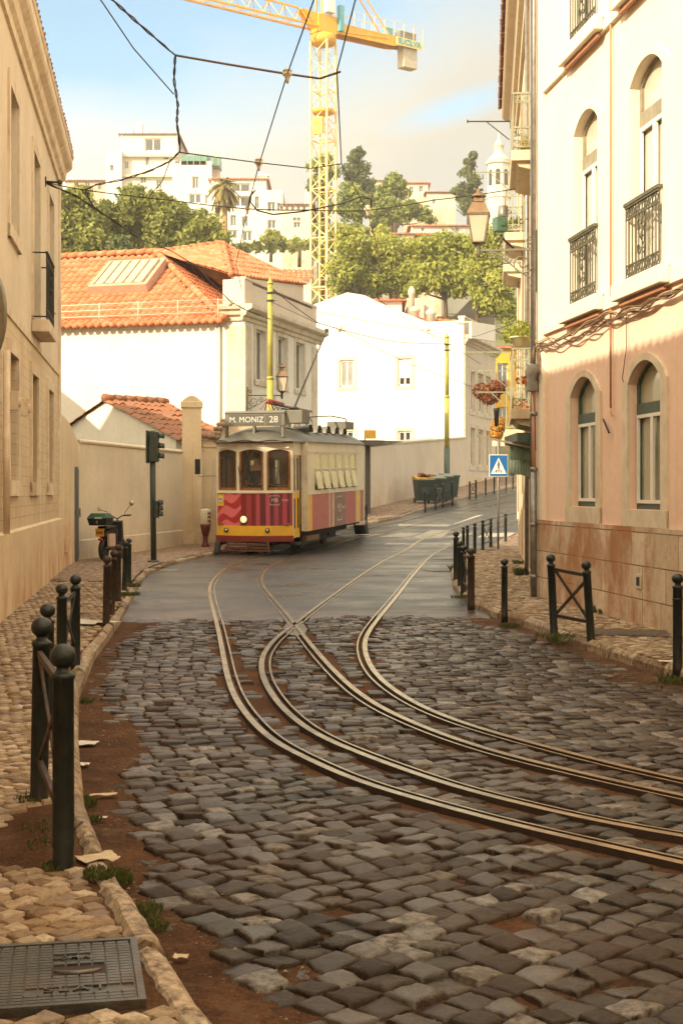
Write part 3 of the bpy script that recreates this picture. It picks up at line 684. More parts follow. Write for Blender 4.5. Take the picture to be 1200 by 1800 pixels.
# big ribbed manhole cover at lower left
t=thing('manhole_cover','large ribbed grey metal manhole cover with a handle slot in the left pavement','manhole cover',(-.98,4.42,PZ),R(11))
mp=mat('cast_cover',(.16,.155,.135),.38,.75,var=.25,vs=5,bs=60,bst=.35,grime=(.13,.075,.035),gs=4)
mb=MB(); mb.box(-.40,.355,-.30,.30,-.03,-.004)
T_=None
nx_,ny_=17,21
cw=.70/nx_; ch=.54/ny_
def clear(x,y): return (abs(x-.16)<.085 and abs(y-.015)<.045) or (abs(x-.14)<.075 and abs(y-.13)<.028) or (abs(x-.15)<.17 and abs(y+.165)<.030)
for i in range(nx_):
    for j in range(ny_):
        x=-.372+cw*(i+.5); y=-.27+ch*(j+.5)
        if not clear(x,y): mb.box(x-cw*.43,x+cw*.43,y-ch*.40,y+ch*.40,-.006,.004)
mb.build('plate',mp,t)
mb=MB()
for a in ((-.40,.355,-.30,-.278),(-.40,.355,.278,.30),(-.40,-.378,-.278,.278),(.333,.355,-.278,.278)): mb.box(*a,-.006,.006)
mb.build('rim',mp,t)
mb=MB(); mb.box(.075,.245,-.03,.058,-.004,-.002,1)
mb.tube([(.09+.14*i/8,.012-.03*math.sin(PI*i/8),-.004+.006*math.sin(PI*i/8)) for i in range(9)],.009,8,0)
mb.build('handle',[mp,MT['railrust']],t)
mb=MB(); mb.box(-.24,.10,-.193,-.137,-.004,-.001); mb.box(-.175,-.025,.104,.156,-.004,-.001); mb.build('name_plate',mp,t) if 0 else None
for a_ in ((-.02,.32,-.193,-.137,-.004,-.001),(.065,.215,.104,.156,-.004,-.001)):
    mb=MB(); mb.box(*a_); mb.build('name_plate',mp,t)
text('lettering','SLAT',.062,mp,t,Matrix.Translation((.15,-.165,.001)),.005,sx=1.2,bold=.0,sp=1.25)
text('lettering','SOMIR',.036,mp,t,Matrix.Translation((.14,.13,.001)),.004,sx=1.1,bold=.001)
# paved-in cover frame
t=thing('inset_cover','square sunken cover with a thin metal frame and small latch in the left pavement','manhole cover',(-1.95,6.32,PZ))
mb=MB()
for a in ((-.32,.32,-.28,-.265),(-.32,.32,.265,.28),(.305,.32,-.265,.265),(-.32,-.305,-.265,.265)): mb.box(*a,-.03,.006)
mb.build('frame',mp,t)
mb=MB(); mb.box(-.305,.305,-.265,.265,-.03,-.012); mb.build('tray',MT['dirt'],t)
mb=MB(); mb.bevbox(.20,.26,.03,.13,-.012,.006,.004); mb.box(.215,.245,.05,.11,.006,.008); mb.build('latch',MT['zinc'],t)
C=[(x_,y_) for x_ in np.arange(-2.2,-1.66,.088) for y_ in np.arange(6.1,6.55,.088)]
C=np.array(C); n=len(C)
stones('paving_setts',C,np.full(n,.4)+rng.normal(0,.1,n),np.full((n,2),.075),np.full(n,PZ-.016)-rng.uniform(0,.02,n),MT['calc'],res=4,dome=.008,skirt=.02,rnd_=.8)
g=G(1150,1108,PZ)
mb=MB(); mb.bevbox(-.42,.42,-.3,.3,-.01,.006,.004)
for i in range(9): mb.box(-.38+i*.085,-.33+i*.085,-.26,.26,.006,.010)
mb.build('flat_cover',mp,loc=(3.05,15.2,PZ),rz=-.2,label='flat grey utility cover in the right pavement near the wall',cat='manhole cover')
# litter
def crumple(name,px,py,l,w,d,h,label,seed,m,cat='litter',rz=0):
    r=random.Random(seed); g=G(px,py,l); mb=MB(); nx,ny=9,7; P=[]
    for j in range(ny):
        for i in range(nx):
            u,v=i/(nx-1)-.5,j/(ny-1)-.5
            k=1-.35*abs(math.sin(3*u+seed)); P.append((u*w+r.uniform(-.04,.04)*w,v*d*k+r.uniform(-.05,.05)*d,h*(.15+.4*abs(math.sin(5*u+seed)*math.cos(4*v+seed)))+r.uniform(0,.15)*h))
    fs=[(j*nx+i,j*nx+i+1,(j+1)*nx+i+1,(j+1)*nx+i) for j in range(ny-1) for i in range(nx-1)]
    mb.poly(P,fs,0,False); o=mb.build(name,m,loc=(g.x,g.y,zf(g.y)+l+.003),rz=rz,label=label,cat=cat)
    md=o.modifiers.new('s','SOLIDIFY'); md.thickness=.002
    return o
pp=mat('old_paper',(.55,.45,.30),.8,var=.15,vs=20,grime=(.36,.24,.12),gs=12); pw=mat('white_litter',(.60,.56,.48),.7,var=.1,vs=20)
crumple('crumpled_cardboard',172,1512,PZ-.02,.15,.17,.028,'torn crumpled cardboard lying on the left kerb beside the nearest post',2,pp,rz=.5)
crumple('plastic_bag',150,1095,PZ,.42,.75,.03,'flattened pale plastic bag lying on the left pavement by the kerb',5,pw,rz=1.05)
crumple('paper_scrap',153,1307,0,.13,.16,.01,'flat white paper strip on the brown earth behind the front post',7,pw)
crumple('paper_scrap',146,1345,0,.08,.10,.02,'small crumpled white tissue on the brown earth beside the front post',9,pw)
crumple('paper_scrap',182,1398,0,.14,.07,.012,'torn cream paper piece on the earth right of the front post',12,pp,rz=.2)
crumple('paper_scrap',182,1438,0,.035,.04,.008,'tiny white scrap on the brown earth near the left kerb',14,pw)
crumple('paper_scrap',297,1003,0,.35,.25,.02,'white litter scrap in the road beside the traffic light kerb',15,pw)
crumple('paper_scrap',1177,1163,PZ,.20,.10,.015,'small white wrapper on the right pavement beside the nearest right post',16,pw)
crumple('leaf_scrap',318,1683,0,.05,.05,.008,'small dry leaf on the dirt beside the lower left kerb',17,pp)
MT['calc_grit']=isl('grit',[(0,(.03,.02,.015)),(.5,(.12,.07,.04)),(1,(.34,.26,.18))],(.5,.9),40,.5,.3); mb=MB(); r=random.Random(4); V=[]
for i in range(5200):
    Y=3.6+10*r.random()**1.6; X=kl(Y)+abs(r.gauss(.18,.36)); s=r.uniform(.002,.010)*r.uniform(.4,1)
    mb.poly([(X+s*a,Y+s*b,-.022+s*.3+s*.5*c) for a,b,c in ((-1,-.6,0),(1,-.7,0),(.8,.9,0),(-.7,1,0),(.1,.1,1.3))],[(0,1,4),(1,2,4),(2,3,4),(3,0,4)])
mb.build('gravel',MT['calc_grit'],kind='stuff',label='loose grit and pebbles in the earth along the left gutter',cat='gravel')
# ------------------------------------------------------------------ building kit (local x along the facade, -y towards the street)
def arcpts(s0,s1,zs,r,n=12):
    if r<=0: return [(s0,zs),(s1,zs)]
    w=(s1-s0)/2; Rr=(w*w+r*r)/(2*r); cz=zs+r-Rr; a=math.asin(min(1,w/Rr))
    if r>w*.999: a=PI/2
    return [((s0+s1)/2+Rr*math.sin(-a+2*a*i/n),cz+Rr*math.cos(-a+2*a*i/n)) for i in range(n+1)]
def wall(mb,x0,x1,z0,z1,ops,y=0,d=.25,m=0,mr=None):
    """ops: (s0,s1,z0,z1,rise)"""
    mr=m if mr is None else mr
    xs=sorted({x0,x1}|{o[0] for o in ops}|{o[1] for o in ops}); zs=sorted({z0,z1}|{o[2] for o in ops}|{o[3] for o in ops})
    for a,b in zip(xs,xs[1:]):
        for c,e in zip(zs,zs[1:]):
            mx,mz=(a+b)/2,(c+e)/2
            if any(o[0]<mx<o[1] and o[2]<mz<o[3] for o in ops): continue
            mb.face([(a,y,c),(b,y,c),(b,y,e),(a,y,e)],m)
    for s0,s1,a,b,r in ops:
        P=arcpts(s0,s1,b-r,r)
        if r>0:
            for p,q in zip(P,P[1:]): mb.face([(p[0],y,p[1]),(q[0],y,q[1]),(q[0],y,b),(p[0],y,b)],m)
        for p,q in zip(P,P[1:]): mb.face([(p[0],y,p[1]),(p[0],y+d,p[1]),(q[0],y+d,q[1]),(q[0],y,q[1])],mr)
        mb.face([(s0,y,a),(s0,y+d,a),(s0,y+d,b-r),(s0,y,b-r)],mr)
        mb.face([(s1,y,a),(s1,y,b-r),(s1,y+d,b-r),(s1,y+d,a)],mr)
        mb.face([(s0,y,a),(s1,y,a),(s1,y+d,a),(s0,y+d,a)],mr)
def outline(s0,s1,z0,z1,r,g=0):
    if r<=0: return [(s0-g,z0),(s0-g,z1+g),(s1+g,z1+g),(s1+g,z0)]
    w=(s1-s0)/2; return [(s0-g,z0)]+arcpts(s0-g,s1+g,z1-r,r+g*(r/w if r<w else 1))+[(s1+g,z0)]
def band(mb,s0,s1,z0,z1,r,g0,g1,y,p,m=0,bottom=True):
    """frame-like ring between two offsets, front face at y-p"""
    A=outline(s0,s1,z0,z1,r,g0); B=outline(s0,s1,z0,z1,r,g1)
    n=len(A)
    for i in range(n-1):
        a,b,c,d=A[i],A[i+1],B[i+1],B[i]
        mb.face([(a[0],y-p,a[1]),(b[0],y-p,b[1]),(c[0],y-p,c[1]),(d[0],y-p,d[1])][::1],m)
        mb.face([(c[0],y-p,c[1]),(c[0],y,c[1]),(d[0],y,d[1]),(d[0],y-p,d[1])],m)
        mb.face([(a[0],y-p,a[1]),(a[0],y,a[1]),(b[0],y,b[1]),(b[0],y-p,b[1])],m)
    for Q in ((A[0],B[0]),(A[-1],B[-1])):
        a,d=Q; mb.face([(a[0],y-p,a[1]),(d[0],y-p,d[1]),(d[0],y,d[1]),(a[0],y,a[1])],m)
def window(par,s0,s1,z0,z1,r,y,fm,gm,fw=.055,mull=1,trans=None,sill=None,inner=None,label=None,rows=0,name='window',sm=None):
    """framed window: frame mesh with pane sub-part; trans = height of the transom"""
    mb=MB(); band(mb,s0,s1,z0,z1,r,-fw,0.0,y+.05,.05); mb.box(s0,s1,y,y+.05,z0,z0+fw*1.3)
    top=trans if trans else z1-r
    for i in range(mull):
        c=s0+(s1-s0)*(i+1)/(mull+1); mb.box(c-fw*.45,c+fw*.45,y-.002,y+.045,z0+fw,top if trans else z1-fw*.8)
    if trans: mb.box(s0+fw*.5,s1-fw*.5,y-.012,y+.05,trans-fw*1.4,trans+fw*1.4)
    for i in range(rows):
        zz=z0+(top-z0)*(i+1)/(rows+1); mb.box(s0+fw,s1-fw,y+.004,y+.04,zz-fw*.3,zz+fw*.3)
    o=mb.build(name,fm,par)
    if label: o['label']=label
    g=MB(); P=outline(s0,s1,z0,z1,r,-fw*.5); g.face([(a,y+.035,b) for a,b in P][::-1]); g.face([(a,y+.055,b) for a,b in P]); g.build('pane',gm,o)
    if inner:
        for k in range(mull+1):
            a=s0+(s1-s0)*k/(mull+1)+fw*.5; b=s0+(s1-s0)*(k+1)/(mull+1)-fw*.5; q=MB()
            band(q,a+.035,b-.035,z0+fw+.04,top-fw-.03,0,0,.035,y+.03,.035); q.box(a,b,y-.005,y+.03,z0+fw,z0+fw+.045)
            q.build('casement',inner,o)
    if sill:
        q=MB(); q.bevbox(s0-.10,s1+.10,-sill,.05,z0-.10,z0-.003,.008); q.build('sill',sm or MT['stone_trim'],o)
    return o
def cornice(mb,x0,x1,z,h,p,m=0,y=0,rt=0,lf=0):
    """stepped moulding; rt/lf wrap depth round the ends"""
    prof=[(0,0),(p*.18,0),(p*.22,h*.22),(p*.45,h*.30),(p*.55,h*.55),(p*.9,h*.66),(p,h*.74),(p,h),(0,h)]
    P=[(y-a,z+b) for a,b in prof]
    mb.prism(P,'x',x0-lf,x1+rt,m)
def railing(mb,x0,x1,z0,z1,y,n,w=.014,lat=.13,orn=True,m=0):
    mb.box(x0,x1,y-.02,y+.02,z1-.025,z1,m); mb.box(x0,x1,y-.012,y+.012,z0,z0+.02,m)
    for zz in (z1-lat,z0+lat): mb.box(x0,x1,y-.010,y+.010,zz-.008,zz+.008,m)
    for i in range(n+1):
        x=x0+(x1-x0)*i/n; mb.box(x-w/2,x+w/2,y-w/2,y+w/2,z0+.02,z1-.025,m)
    k=max(4,int((x1-x0)/.085)); dx=(x1-x0)/k
    for za,zb in ((z1-lat,z1-.025),(z0+.02,z0+lat)):
        for i in range(k):
            a=x0+dx*i; mb.bar((a,y,za),(a+dx,y,zb),.010,.010,m); mb.bar((a+dx,y,za),(a,y,zb),.010,.010,m)
    if orn:
        cx,cz=(x0+x1)/2,(z0+z1)/2
        for s in (-1,1):
            for t in (-1,1):
                P=[]
                for i in range(22):
                    a=i/21*2.6*PI; rr=.085*(1-i/26); P.append((cx+s*(.075-rr*math.cos(a)*.8),y-.012,cz+t*(.13+rr*math.sin(a))))
                mb.tube(P,.007,6,m)
        mb.lathe([(.001,-.05),(.03,0),(.001,.05)],(cx,y-.012,cz),8,m)
def scroll(mb,c,r,turns,sx=1,sz=1,rad=.012,yy=None,a0=0,m=0,n=26):
    P=[]
    for i in range(n):
        t=i/(n-1); a=a0+t*turns*2*PI; q=r*(1-.82*t); P.append((c[0]+sx*q*math.cos(a),c[1],c[2]+sz*q*math.sin(a)))
    mb.tube(P,rad,6,m)
def tiles(mb,O,e,u,poly,w=.22,row=.36,amp=.05,m=0,seg=6,jit=.008):
    """barrel tiles on the plane O + s*e + t*u, kept inside the 2-D polygon poly (s,t)"""
    O=Vector(O); e=Vector(e).normalized(); u=Vector(u).normalized(); nrm=e.cross(u).normalized()
    if nrm.z<0: nrm=-nrm
    ss=[p[0] for p in poly]; tt=[p[1] for p in poly]; r=random.Random(5)
    def span(t):
        xs=[]
        for (a,b),(c,d) in zip(poly,poly[1:]+poly[:1]):
            if (b-t)*(d-t)<=0 and abs(b-d)>1e-9: xs.append(a+(c-a)*(t-b)/(d-b))
        return (min(xs),max(xs)) if len(xs)>1 else None
    i0=int(math.floor(min(ss)/w)); i1=int(math.ceil(max(ss)/w)); nr=int(math.ceil((max(tt)-min(tt))/row))
    for j in range(nr):
        t0=min(tt)+j*row; t1=min(t0+row*1.12,max(tt)); sp=span((t0+min(t0+row,max(tt)))/2)
        if not sp: continue
        for i in range(i0,i1):
            a=i*w; b=a+w
            if b<=sp[0]+.02 or a>=sp[1]-.02: continue
            a2=max(a,sp[0]); b2=min(b,sp[1]); dz=r.uniform(-jit,jit); ds=r.uniform(-jit,jit)
            vs=[]
            for t,l in ((t0+ds,.03),(t1,.0)):
                for k in range(seg+1):
                    s=a2+(b2-a2)*k/seg; ph=(s-a)/w; h=amp*(abs(math.sin(PI*ph))*1.15-.35)
                    vs.append(O+e*s+u*t+nrm*(h+l+dz))
            q=seg+1; fs=[(k,k+1,q+k+1,q+k) for k in range(seg)]
            mb.poly(vs,fs,m,True)
            lo=[O+e*(a2+(b2-a2)*k/seg)+u*(t0+ds)-nrm*.02 for k in range(seg+1)]
            mb.poly(vs[:q]+lo,[(k,k+1,q+k+1,q+k) for k in range(seg)],m,False)
def ridge(mb,a,b,r=.10,m=0,step=.38):
    a=Vector(a);b=Vector(b);n=max(1,int((b-a).length/step))
    for i in range(n):
        p=a.lerp(b,i/n); q=a.lerp(b,(i+1.08)/n); mb.tube([p+Vector((0,0,.02)),q],[r*1.12,r*.92],8,m,True)
def frame_of(o,x): return None
ROT=lambda d:math.atan2(d[1],d[0])

# ------------------------------------------------------------------ long cream house on the left
d=Vector((-.13,1,0)).normalized(); Y0=-9.0
hl=thing('cream_house','long shaded cream house with a moulded cornice filling the left edge of the street','house',(LF(Y0),Y0,0),ROT(d))
k=1/d.y
S=lambda Y:(Y-Y0)*k
L=S(27.2)
up=[(S(9.5),S(10.6)),(S(13.6),S(14.7)),(S(17.86),S(18.95)),(S(21.27),S(22.4)),(S(24.3),S(25.4))]
upz=[4.95,4.95,4.95,4.18,4.95]
lo=[(S(10),S(11.1)),(S(14),S(15.1)),(S(17.8),S(18.9)),(S(21.0),S(22.1)),(S(24.2),S(25.3))]
ops=[(a,b,z,6.72,0) for (a,b),z in zip(up,upz)]+[(a,b,1.75,3.36,0) for a,b in lo]
# wall: upper plaster, tiled band, plinth
mb=MB(); wall(mb,0,L,3.85,7.6,[o for o in ops if o[2]>3.9],0,.28,0)
mb.face([(L,0,1.12),(L,9,1.12),(L,9,7.6),(L,0,7.6)]); mb.face([(0,0,0),(0,0,7.6),(0,9,7.6),(0,9,0)]); mb.face([(0,9,0),(0,9,7.6),(L,9,7.6),(L,9,0)])
mb.build('upper_wall',MT['left_wall'],hl)
def azulejo():
    m,nt,b,ns,ln=nm('pale_glazed_wall_tiles'); co=ocoord(ns)
    sp=ns.new('ShaderNodeSeparateXYZ'); ln.new(co,sp.inputs[0]); cb=ns.new('ShaderNodeCombineXYZ'); ln.new(sp.outputs[0],cb.inputs[0]); ln.new(sp.outputs[2],cb.inputs[1])
    br=ns.new('ShaderNodeTexBrick'); ln.new(cb.outputs[0],br.inputs['Vector']); br.offset=0; br.inputs['Scale'].default_value=1; br.inputs['Brick Width'].default_value=.28; br.inputs['Row Height'].default_value=.14
    br.inputs['Mortar Size'].default_value=.005; br.inputs['Color1'].default_value=(.66,.55,.40,1); br.inputs['Color2'].default_value=(.60,.49,.35,1); br.inputs['Mortar'].default_value=(.44,.33,.20,1)
    f=noise(ns,ln,co,1.2,6,.6); c=mixc(ns,ln,ramp(ns,ln,f,[(.4,0.0),(.7,.6)]),br.outputs['Color'],(.50,.34,.17))
    g=noise(ns,ln,mapping(ns,ln,co,(1,1,.2)),2.3,6,.6); c=mixc(ns,ln,ramp(ns,ln,g,[(.52,0.0),(.75,.6)]),c,(.42,.25,.10))
    ln.new(c,b.inputs['Base Color']); b.inputs['Roughness'].default_value=.6; bump(ns,ln,b,br.outputs['Fac'],.35,-.006); return m
MT['azulejo']=azulejo()
mb=MB(); wall(mb,0,L-.02,1.12,3.85,[o for o in ops if o[2]<3],.003,.277,0); mb.build('tiled_wall',MT['azulejo'],hl)
mb=MB(); mb.box(0,L+.04,-.05,.02,-.3,1.09); mb.prism([(-.05,1.09),(0.0,1.12),(.02,1.12),(.02,1.09)],'x',0,L+.04); mb.face([(L+.04,.02,-.3),(L+.04,9,-.3),(L+.04,9,1.12),(L+.04,.02,1.12)]); mb.build('plinth',MT['left_low'],hl)
mb=MB(); mb.box(0,L,-.02,.003,3.80,3.89); mb.build('string_course',MT['left_trim'],hl)
mb=MB(); mb.box(L-.34,L+.03,-.03,0,1.13,7.5); mb.box(L+.0,L+.03,0,.35,1.13,7.5); mb.build('corner_pilaster',MT['left_trim'],hl)
mb=MB(); cornice(mb,0,L,7.42,.55,.24,rt=.10); mb.prism([(.0,7.97),(-.25,7.97),(-.27,8.02),(-.15,8.10),(3.5,9.9),(9.2,7.97)],'x',0,L+.1,0); mb.build('cornice',MT['left_trim'],hl)
mb=MB(); tiles(mb,(0,-.24,8.06),(1,0,0),(0,1,.50),[(0,0),(L+.1,0),(L+.1,4.1),(0,4.1)],w=.24,row=.5,seg=4); mb.build('roof',MT['tile_old_shaded'],hl)
for (a,b),z in zip(up,upz):
    door=z<4.5
    o=window(hl,a,b,z,6.72,0,.22,MT['grey_frame'],MT['pane_dark'],.06,1,6.15 if door else 6.1,name='balcony_door' if door else 'window')
    mb=MB(); band(mb,a,b,z-(.0 if door else .16),6.72,0,0,.17,0,.03)
    if not door: mb.box(a-.17,b+.17,-.05,-.001,z-.16,z-.003)
    mb.build('surround',MT['left_trim'],o)
    if door:
        q=MB(); q.bevbox(a-.22,b+.22,-.26,-.002,3.98,4.16,.02); q.build('balcony_slab',MT['left_trim'],hl)
        q=MB(); railing(q,a-.16,b+.16,4.19,5.18,-.22,9,.016); 
        for xx in (a-.16,b+.16): q.box(xx-.01,xx+.01,-.22,0,5.15,5.17); q.box(xx-.01,xx+.01,-.22,0,4.2,4.22)
        q.build('railing',MT['iron_black'],hl)
for a,b in lo:
    o=window(hl,a,b,1.75,3.36,0,.20,MT['brown_frame'],MT['pane_dark'],.05,1,2.85)
    mb=MB(); band(mb,a,b,1.60,3.36,0,0,.16,.003,.035); mb.box(a-.16,b+.16,-.055,0.0,1.55,1.748); mb.build('surround',MT['left_trim'],o)
mb=MB(); x=S(17.0)
mb.tube([(x,-.06,1.1),(x,-.06,3.3)],.04,10); mb.build('drain_pipe',MT['left_trim'],hl)
for xx in (S(17.75),S(19.1)):
    mb=MB(); mb.bevbox(xx-.05,xx+.05,-.13,0,2.62,2.86,.01); mb.lathe([(.03,0),(.035,.1),(.02,.12)],(xx,-.13,2.66),8); mb.build('shutter_stay',MT['left_trim'],hl)
mb=MB(); x=S(23.7); mb.box(x-.05,x+.05,-.02,0,6.7,6.85); mb.tube([(x,0,6.77),(x,-.22,6.77)],.02,8); mb.ball((x,-.24,6.77),.045); mb.build('wire_anchor',MT['iron'],hl)
def plainhouse(name,label,X0_,X1_,Y0_,Y1_,h,m):
    t=thing(name,label,'house',(X0_,Y0_,0)); mb=MB(); mb.box(0,X1_-X0_,0,Y1_-Y0_,-1,h); mb.build('wall',m,t); mb=MB(); mb.prism([(-.3,h),(X1_-X0_+.3,h),((X1_-X0_)/2,h+1.5)],'y',-.2,Y1_-Y0_+.2); mb.build('roof',MT['tile_old_shaded'],t)
plainhouse('unseen_street_house','unseen plain house added on the left behind the camera to darken the near road',-11,-1.2,-48,-9.3,9.2,MT['left_wall'])  # added unseen houses: block low rear sky and darken the near road
plainhouse('unseen_street_house','unseen plain house added on the right behind the camera to darken the near road',6.4,16,-48,-6.4,13.0,MT['r2_wall'])
plainhouse('unseen_street_house','unseen plain house added far behind the camera to block the low sky',-14,18,-60,-49,10.5,MT['cream'])
# added terrace behind it, out of the frame, whose roofs shade the tram stop
def plainblock(name,label,X0_,X1_,Y0_,Y1_,z0,z1,m):
    t=thing(name,label,'house',(X0_,Y0_,z0)); w_,d_=X1_-X0_,Y1_-Y0_
    mb=MB(); mb.box(0,w_,0,d_,-1,z1-z0); mb.build('wall',m,t)
    mb=MB(); mb.prism([(-.3,z1-z0),(w_+.3,z1-z0),(w_/2,z1-z0+1.6)],'y',-.3,d_+.3) ; mb.build('roof',MT['tile'],t); return t
plainblock('unseen_back_house','unseen tall plain house added behind the cream house on the left to shade the tram',-21,-12.5,10.5,33,0,10.5,MT['left_wall'])
plainblock('unseen_back_house','unseen plain house added behind the left boundary wall to cast shade, farther from the camera',-24,-13.5,33.5,44,0,7.9,MT['white_dim'])

# ------------------------------------------------------------------ low walls and gate
def segwall(name,label,P,Q,h0,h1,th,m,cope=None,cat='wall',skirt=None):
    P=Vector(P);Q=Vector(Q); d=(Q-P); Ln=Vector((d.x,d.y,0)).length
    t=thing(name,label,cat,P,ROT(d)); dz=Q.z-P.z; n=max(1,int(Ln/1.2))
    mb=MB()
    for i in range(n):
        a,b=Ln*i/n,Ln*(i+1)/n; za,zb=dz*i/n,dz*(i+1)/n; ha,hb=h0+(h1-h0)*i/n+P.z*0,h0+(h1-h0)*(i+1)/n
        vs=[(a,0,za-.4),(b,0,zb-.4),(b,th,zb-.4),(a,th,za-.4),(a,0,ha),(b,0,hb),(b,th,hb),(a,th,ha)]
        mb.poly(vs,[(4,5,6,7),(0,1,5,4),(2,3,7,6)]+([(3,0,4,7)] if i==0 else [])+([(1,2,6,5)] if i==n-1 else []))
    mb.build('wall_body',m,t)
    if cope:
        mb=MB()
        for i in range(n):
            a,b=Ln*i/n,Ln*(i+1)/n; ha,hb=h0+(h1-h0)*i/n,h0+(h1-h0)*(i+1)/n
            q=cope; vs=[(a,-q,ha+.002),(b,-q,hb+.002),(b,th+q,hb+.002),(a,th+q,ha+.002),(a,-q,ha+.07),(b,-q,hb+.07),(b,th+q,hb+.07),(a,th+q,ha+.07),(a,th/2,ha+.13),(b,th/2,hb+.13)]
            mb.poly(vs,[(0,1,5,4),(2,3,7,6),(4,5,9,8),(6,7,8,9),(0,3,2,1)]+([(0,4,8,7,3)] if i==0 else [])+([(1,2,6,9,5)] if i==n-1 else []))
        mb.build('coping',m,t)
    if skirt:
        mb=MB(); mb.poly([(0,-.025,-.3),(Ln,-.025,dz-.3),(Ln,-.025,dz+skirt),(0,-.025,skirt),(0,0.01,-.3),(Ln,0.01,dz-.3),(Ln,0.01,dz+skirt+.02),(0,0.01,skirt+.02)],[(0,1,2,3),(3,2,6,7),(1,5,6,2),(0,3,7,4)]); mb.build('skirting',m,t)
    return t,Ln
A=Vector((LF(27.2)-.0,27.26,PZ)); B=Vector((-5.8,31.55,PZ)); C_=Vector((-4.47,39.9,PZ))
# short garden wall with the blue door
d=(B-A); Ln=Vector((d.x,d.y)).length
gw=thing('garden_wall','short cream wall with a rounded top and a narrow blue door between the cream house and the long wall','wall',A,ROT(d))
mb=MB(); wall(mb,0,Ln,-.3,2.35,[(Ln-1.25,Ln-.33,-.3,2.05,0)],0,.2)
P=[(0,2.35),(0,3.0)]+[(Ln*i/10,2.35+.65*math.cos(PI/2*i/10)**.6) for i in range(1,10)]+[(Ln,2.35)]
mb.poly([(x,0,z) for x,z in P]+[(x,.3,z) for x,z in P],[tuple(range(len(P)))[::-1]]+[(i,i+1,len(P)+i+1,len(P)+i) for i in range(len(P)-1)]); mb.face([(Ln,0,-.3),(Ln,.3,-.3),(Ln,.3,2.35),(Ln,0,2.35)])
mb.build('wall_body',MT['left_low'],gw)
mb=MB(); mb.box(Ln-1.25,Ln-.33,.0,.05,-.05,2.05,0)
for i in range(4): mb.box(Ln-1.22+.22*i,Ln-1.04+.22*i,-.015,.0,.05,2.0,0)
mb.box(Ln-1.25,Ln-.33,-.03,-.015,1.0,1.1,0); mb.box(Ln-.45,Ln-.42,-.06,-.03,.95,1.15,1)
mb.build('door',[mat('blue_grey_door_paint',(.085,.11,.14),.5,var=.15),MT['zinc']],gw)
mb=MB(); mb.bevbox(.9,1.35,-.05,0,.3,.62,.01); mb.box(.95,1.1,-.045,-.0,.62,1.75); mb.build('meter_cupboard',MT['left_low'],gw)
t,Ln=segwall('boundary_wall','long smooth beige wall behind the moped and the traffic light',B,C_,2.66,2.70,.3,MT['wall_long'],cope=None,skirt=.42)
mb=MB(); mb.tube([(Ln*i/20,.0,2.63) for i in range(21)],.05,8); mb.build('rounded_edge',MT['wall_long'],t)
# curved step up to the gate pillar
mb=MB(); P=[(Ln-1.0,2.70)]+[(Ln-1.0+1.0*math.sin(PI/2*i/8),2.70+.75*(1-math.cos(PI/2*i/8))) for i in range(1,9)]+[(Ln,2.70)]
None
# pillar
e=Vector((.17,1,0)).normalized()
pc=Vector((-4.47,40.05,PZ))
pt=thing('gate_pillar','tall square cream pillar with a domed cap between the beige wall and the tile-capped gateway','pillar',pc,R(8))
mb=MB(); mb.box(0,.53,0,.5,-.2,3.88); mb.box(.30,.53,-.04,0,-.2,2.9); mb.build('shaft',MT['cream'],pt)
mb=MB(); mb.bevbox(-.04,.57,-.04,.54,3.88,4.06,.02); n=10
P=[(-.02+.57*i/n,4.06+.16*math.sin(PI*i/n)) for i in range(n+1)]; mb.prism(P,'y',0,.5); mb.build('cap',MT['cream'],pt)
# gateway with tile coping
P0=Vector((-3.94,40.4,PZ)); P1=Vector((-2.90,43.6,PZ)); d=P1-P0; Ln=Vector((d.x,d.y)).length
d=Vector((1.0,.35,0)).normalized(); Ln=2.1
gt=thing('tile_capped_gateway','yellowish gateway wall with a stepped barrel-tile coping just left of the tram','gateway',P0,ROT(d))
mb=MB(); wall(mb,0,Ln,-.2,3.0,[(.98,1.75,-.2,2.35,0)],0,.3); mb.face([(0,0,3.0),(0,.35,3.0),(Ln,.35,3.0),(Ln,0,3.0)][::-1])
P=[(.48,3.002)]+[(1.35-.87*math.cos(PI*i/20),3.002+.62*math.sin(PI*i/20)) for i in range(11)]+[(Ln,3.62),(Ln,3.002)]
mb.prism(P,'y',0,.35); mb.box(.0,.5,-.035,0,2.78,2.86); mb.build('wall_body',MT['cream'],gt)
mb=MB(); mb.box(.98,1.75,.27,.30,-.2,2.35); mb.build('gate_leaf',MT['dark_in'],gt)
mb=MB(); prev=(0.02,3.40); path=[(0.0,3.05),(.46,3.05)]+[(1.35-.90*math.cos(PI*i/20),3.05+.64*math.sin(PI*i/20)) for i in range(11)]+[(1.7,3.69),(Ln,3.69)]
pp_=resample([Vector((a,0,b)) for a,b in path],.145)
for i,p in enumerate(pp_):
    q=pp_[min(i+1,len(pp_)-1)]; dr=(q-p) if i<len(pp_)-1 else Vector((1,0,0)); dr.normalize(); nn=Vector((-dr.z,0,dr.x))
    mb.tube([p+Vector((0,-.14,0))+nn*.03,p+Vector((0,.42,0))+nn*.06],[.075,.065],8)
mb.build('tile_coping',MT['tile_grey'],gt)
mb=MB(); mb.box(.30,.86,-.03,0,.98,2.46); mb.box(.36,.80,-.042,-.031,1.04,2.4,1); mb.box(.46,.70,-.05,-.043,1.40,1.95,2)
for i in range(8): a=.5+PI*i/16
mb.tube([(.60-.0,-.03,2.46),(.62,-.05,2.60),(.68,-.04,2.72),(.74,-.02,2.52)],.02,6,0)
mb.build('notice_case',[MT['stone_trim'],MT['cream'],MT['brown_frame'],MT['dark_in'],MT['white_frame']],gt)
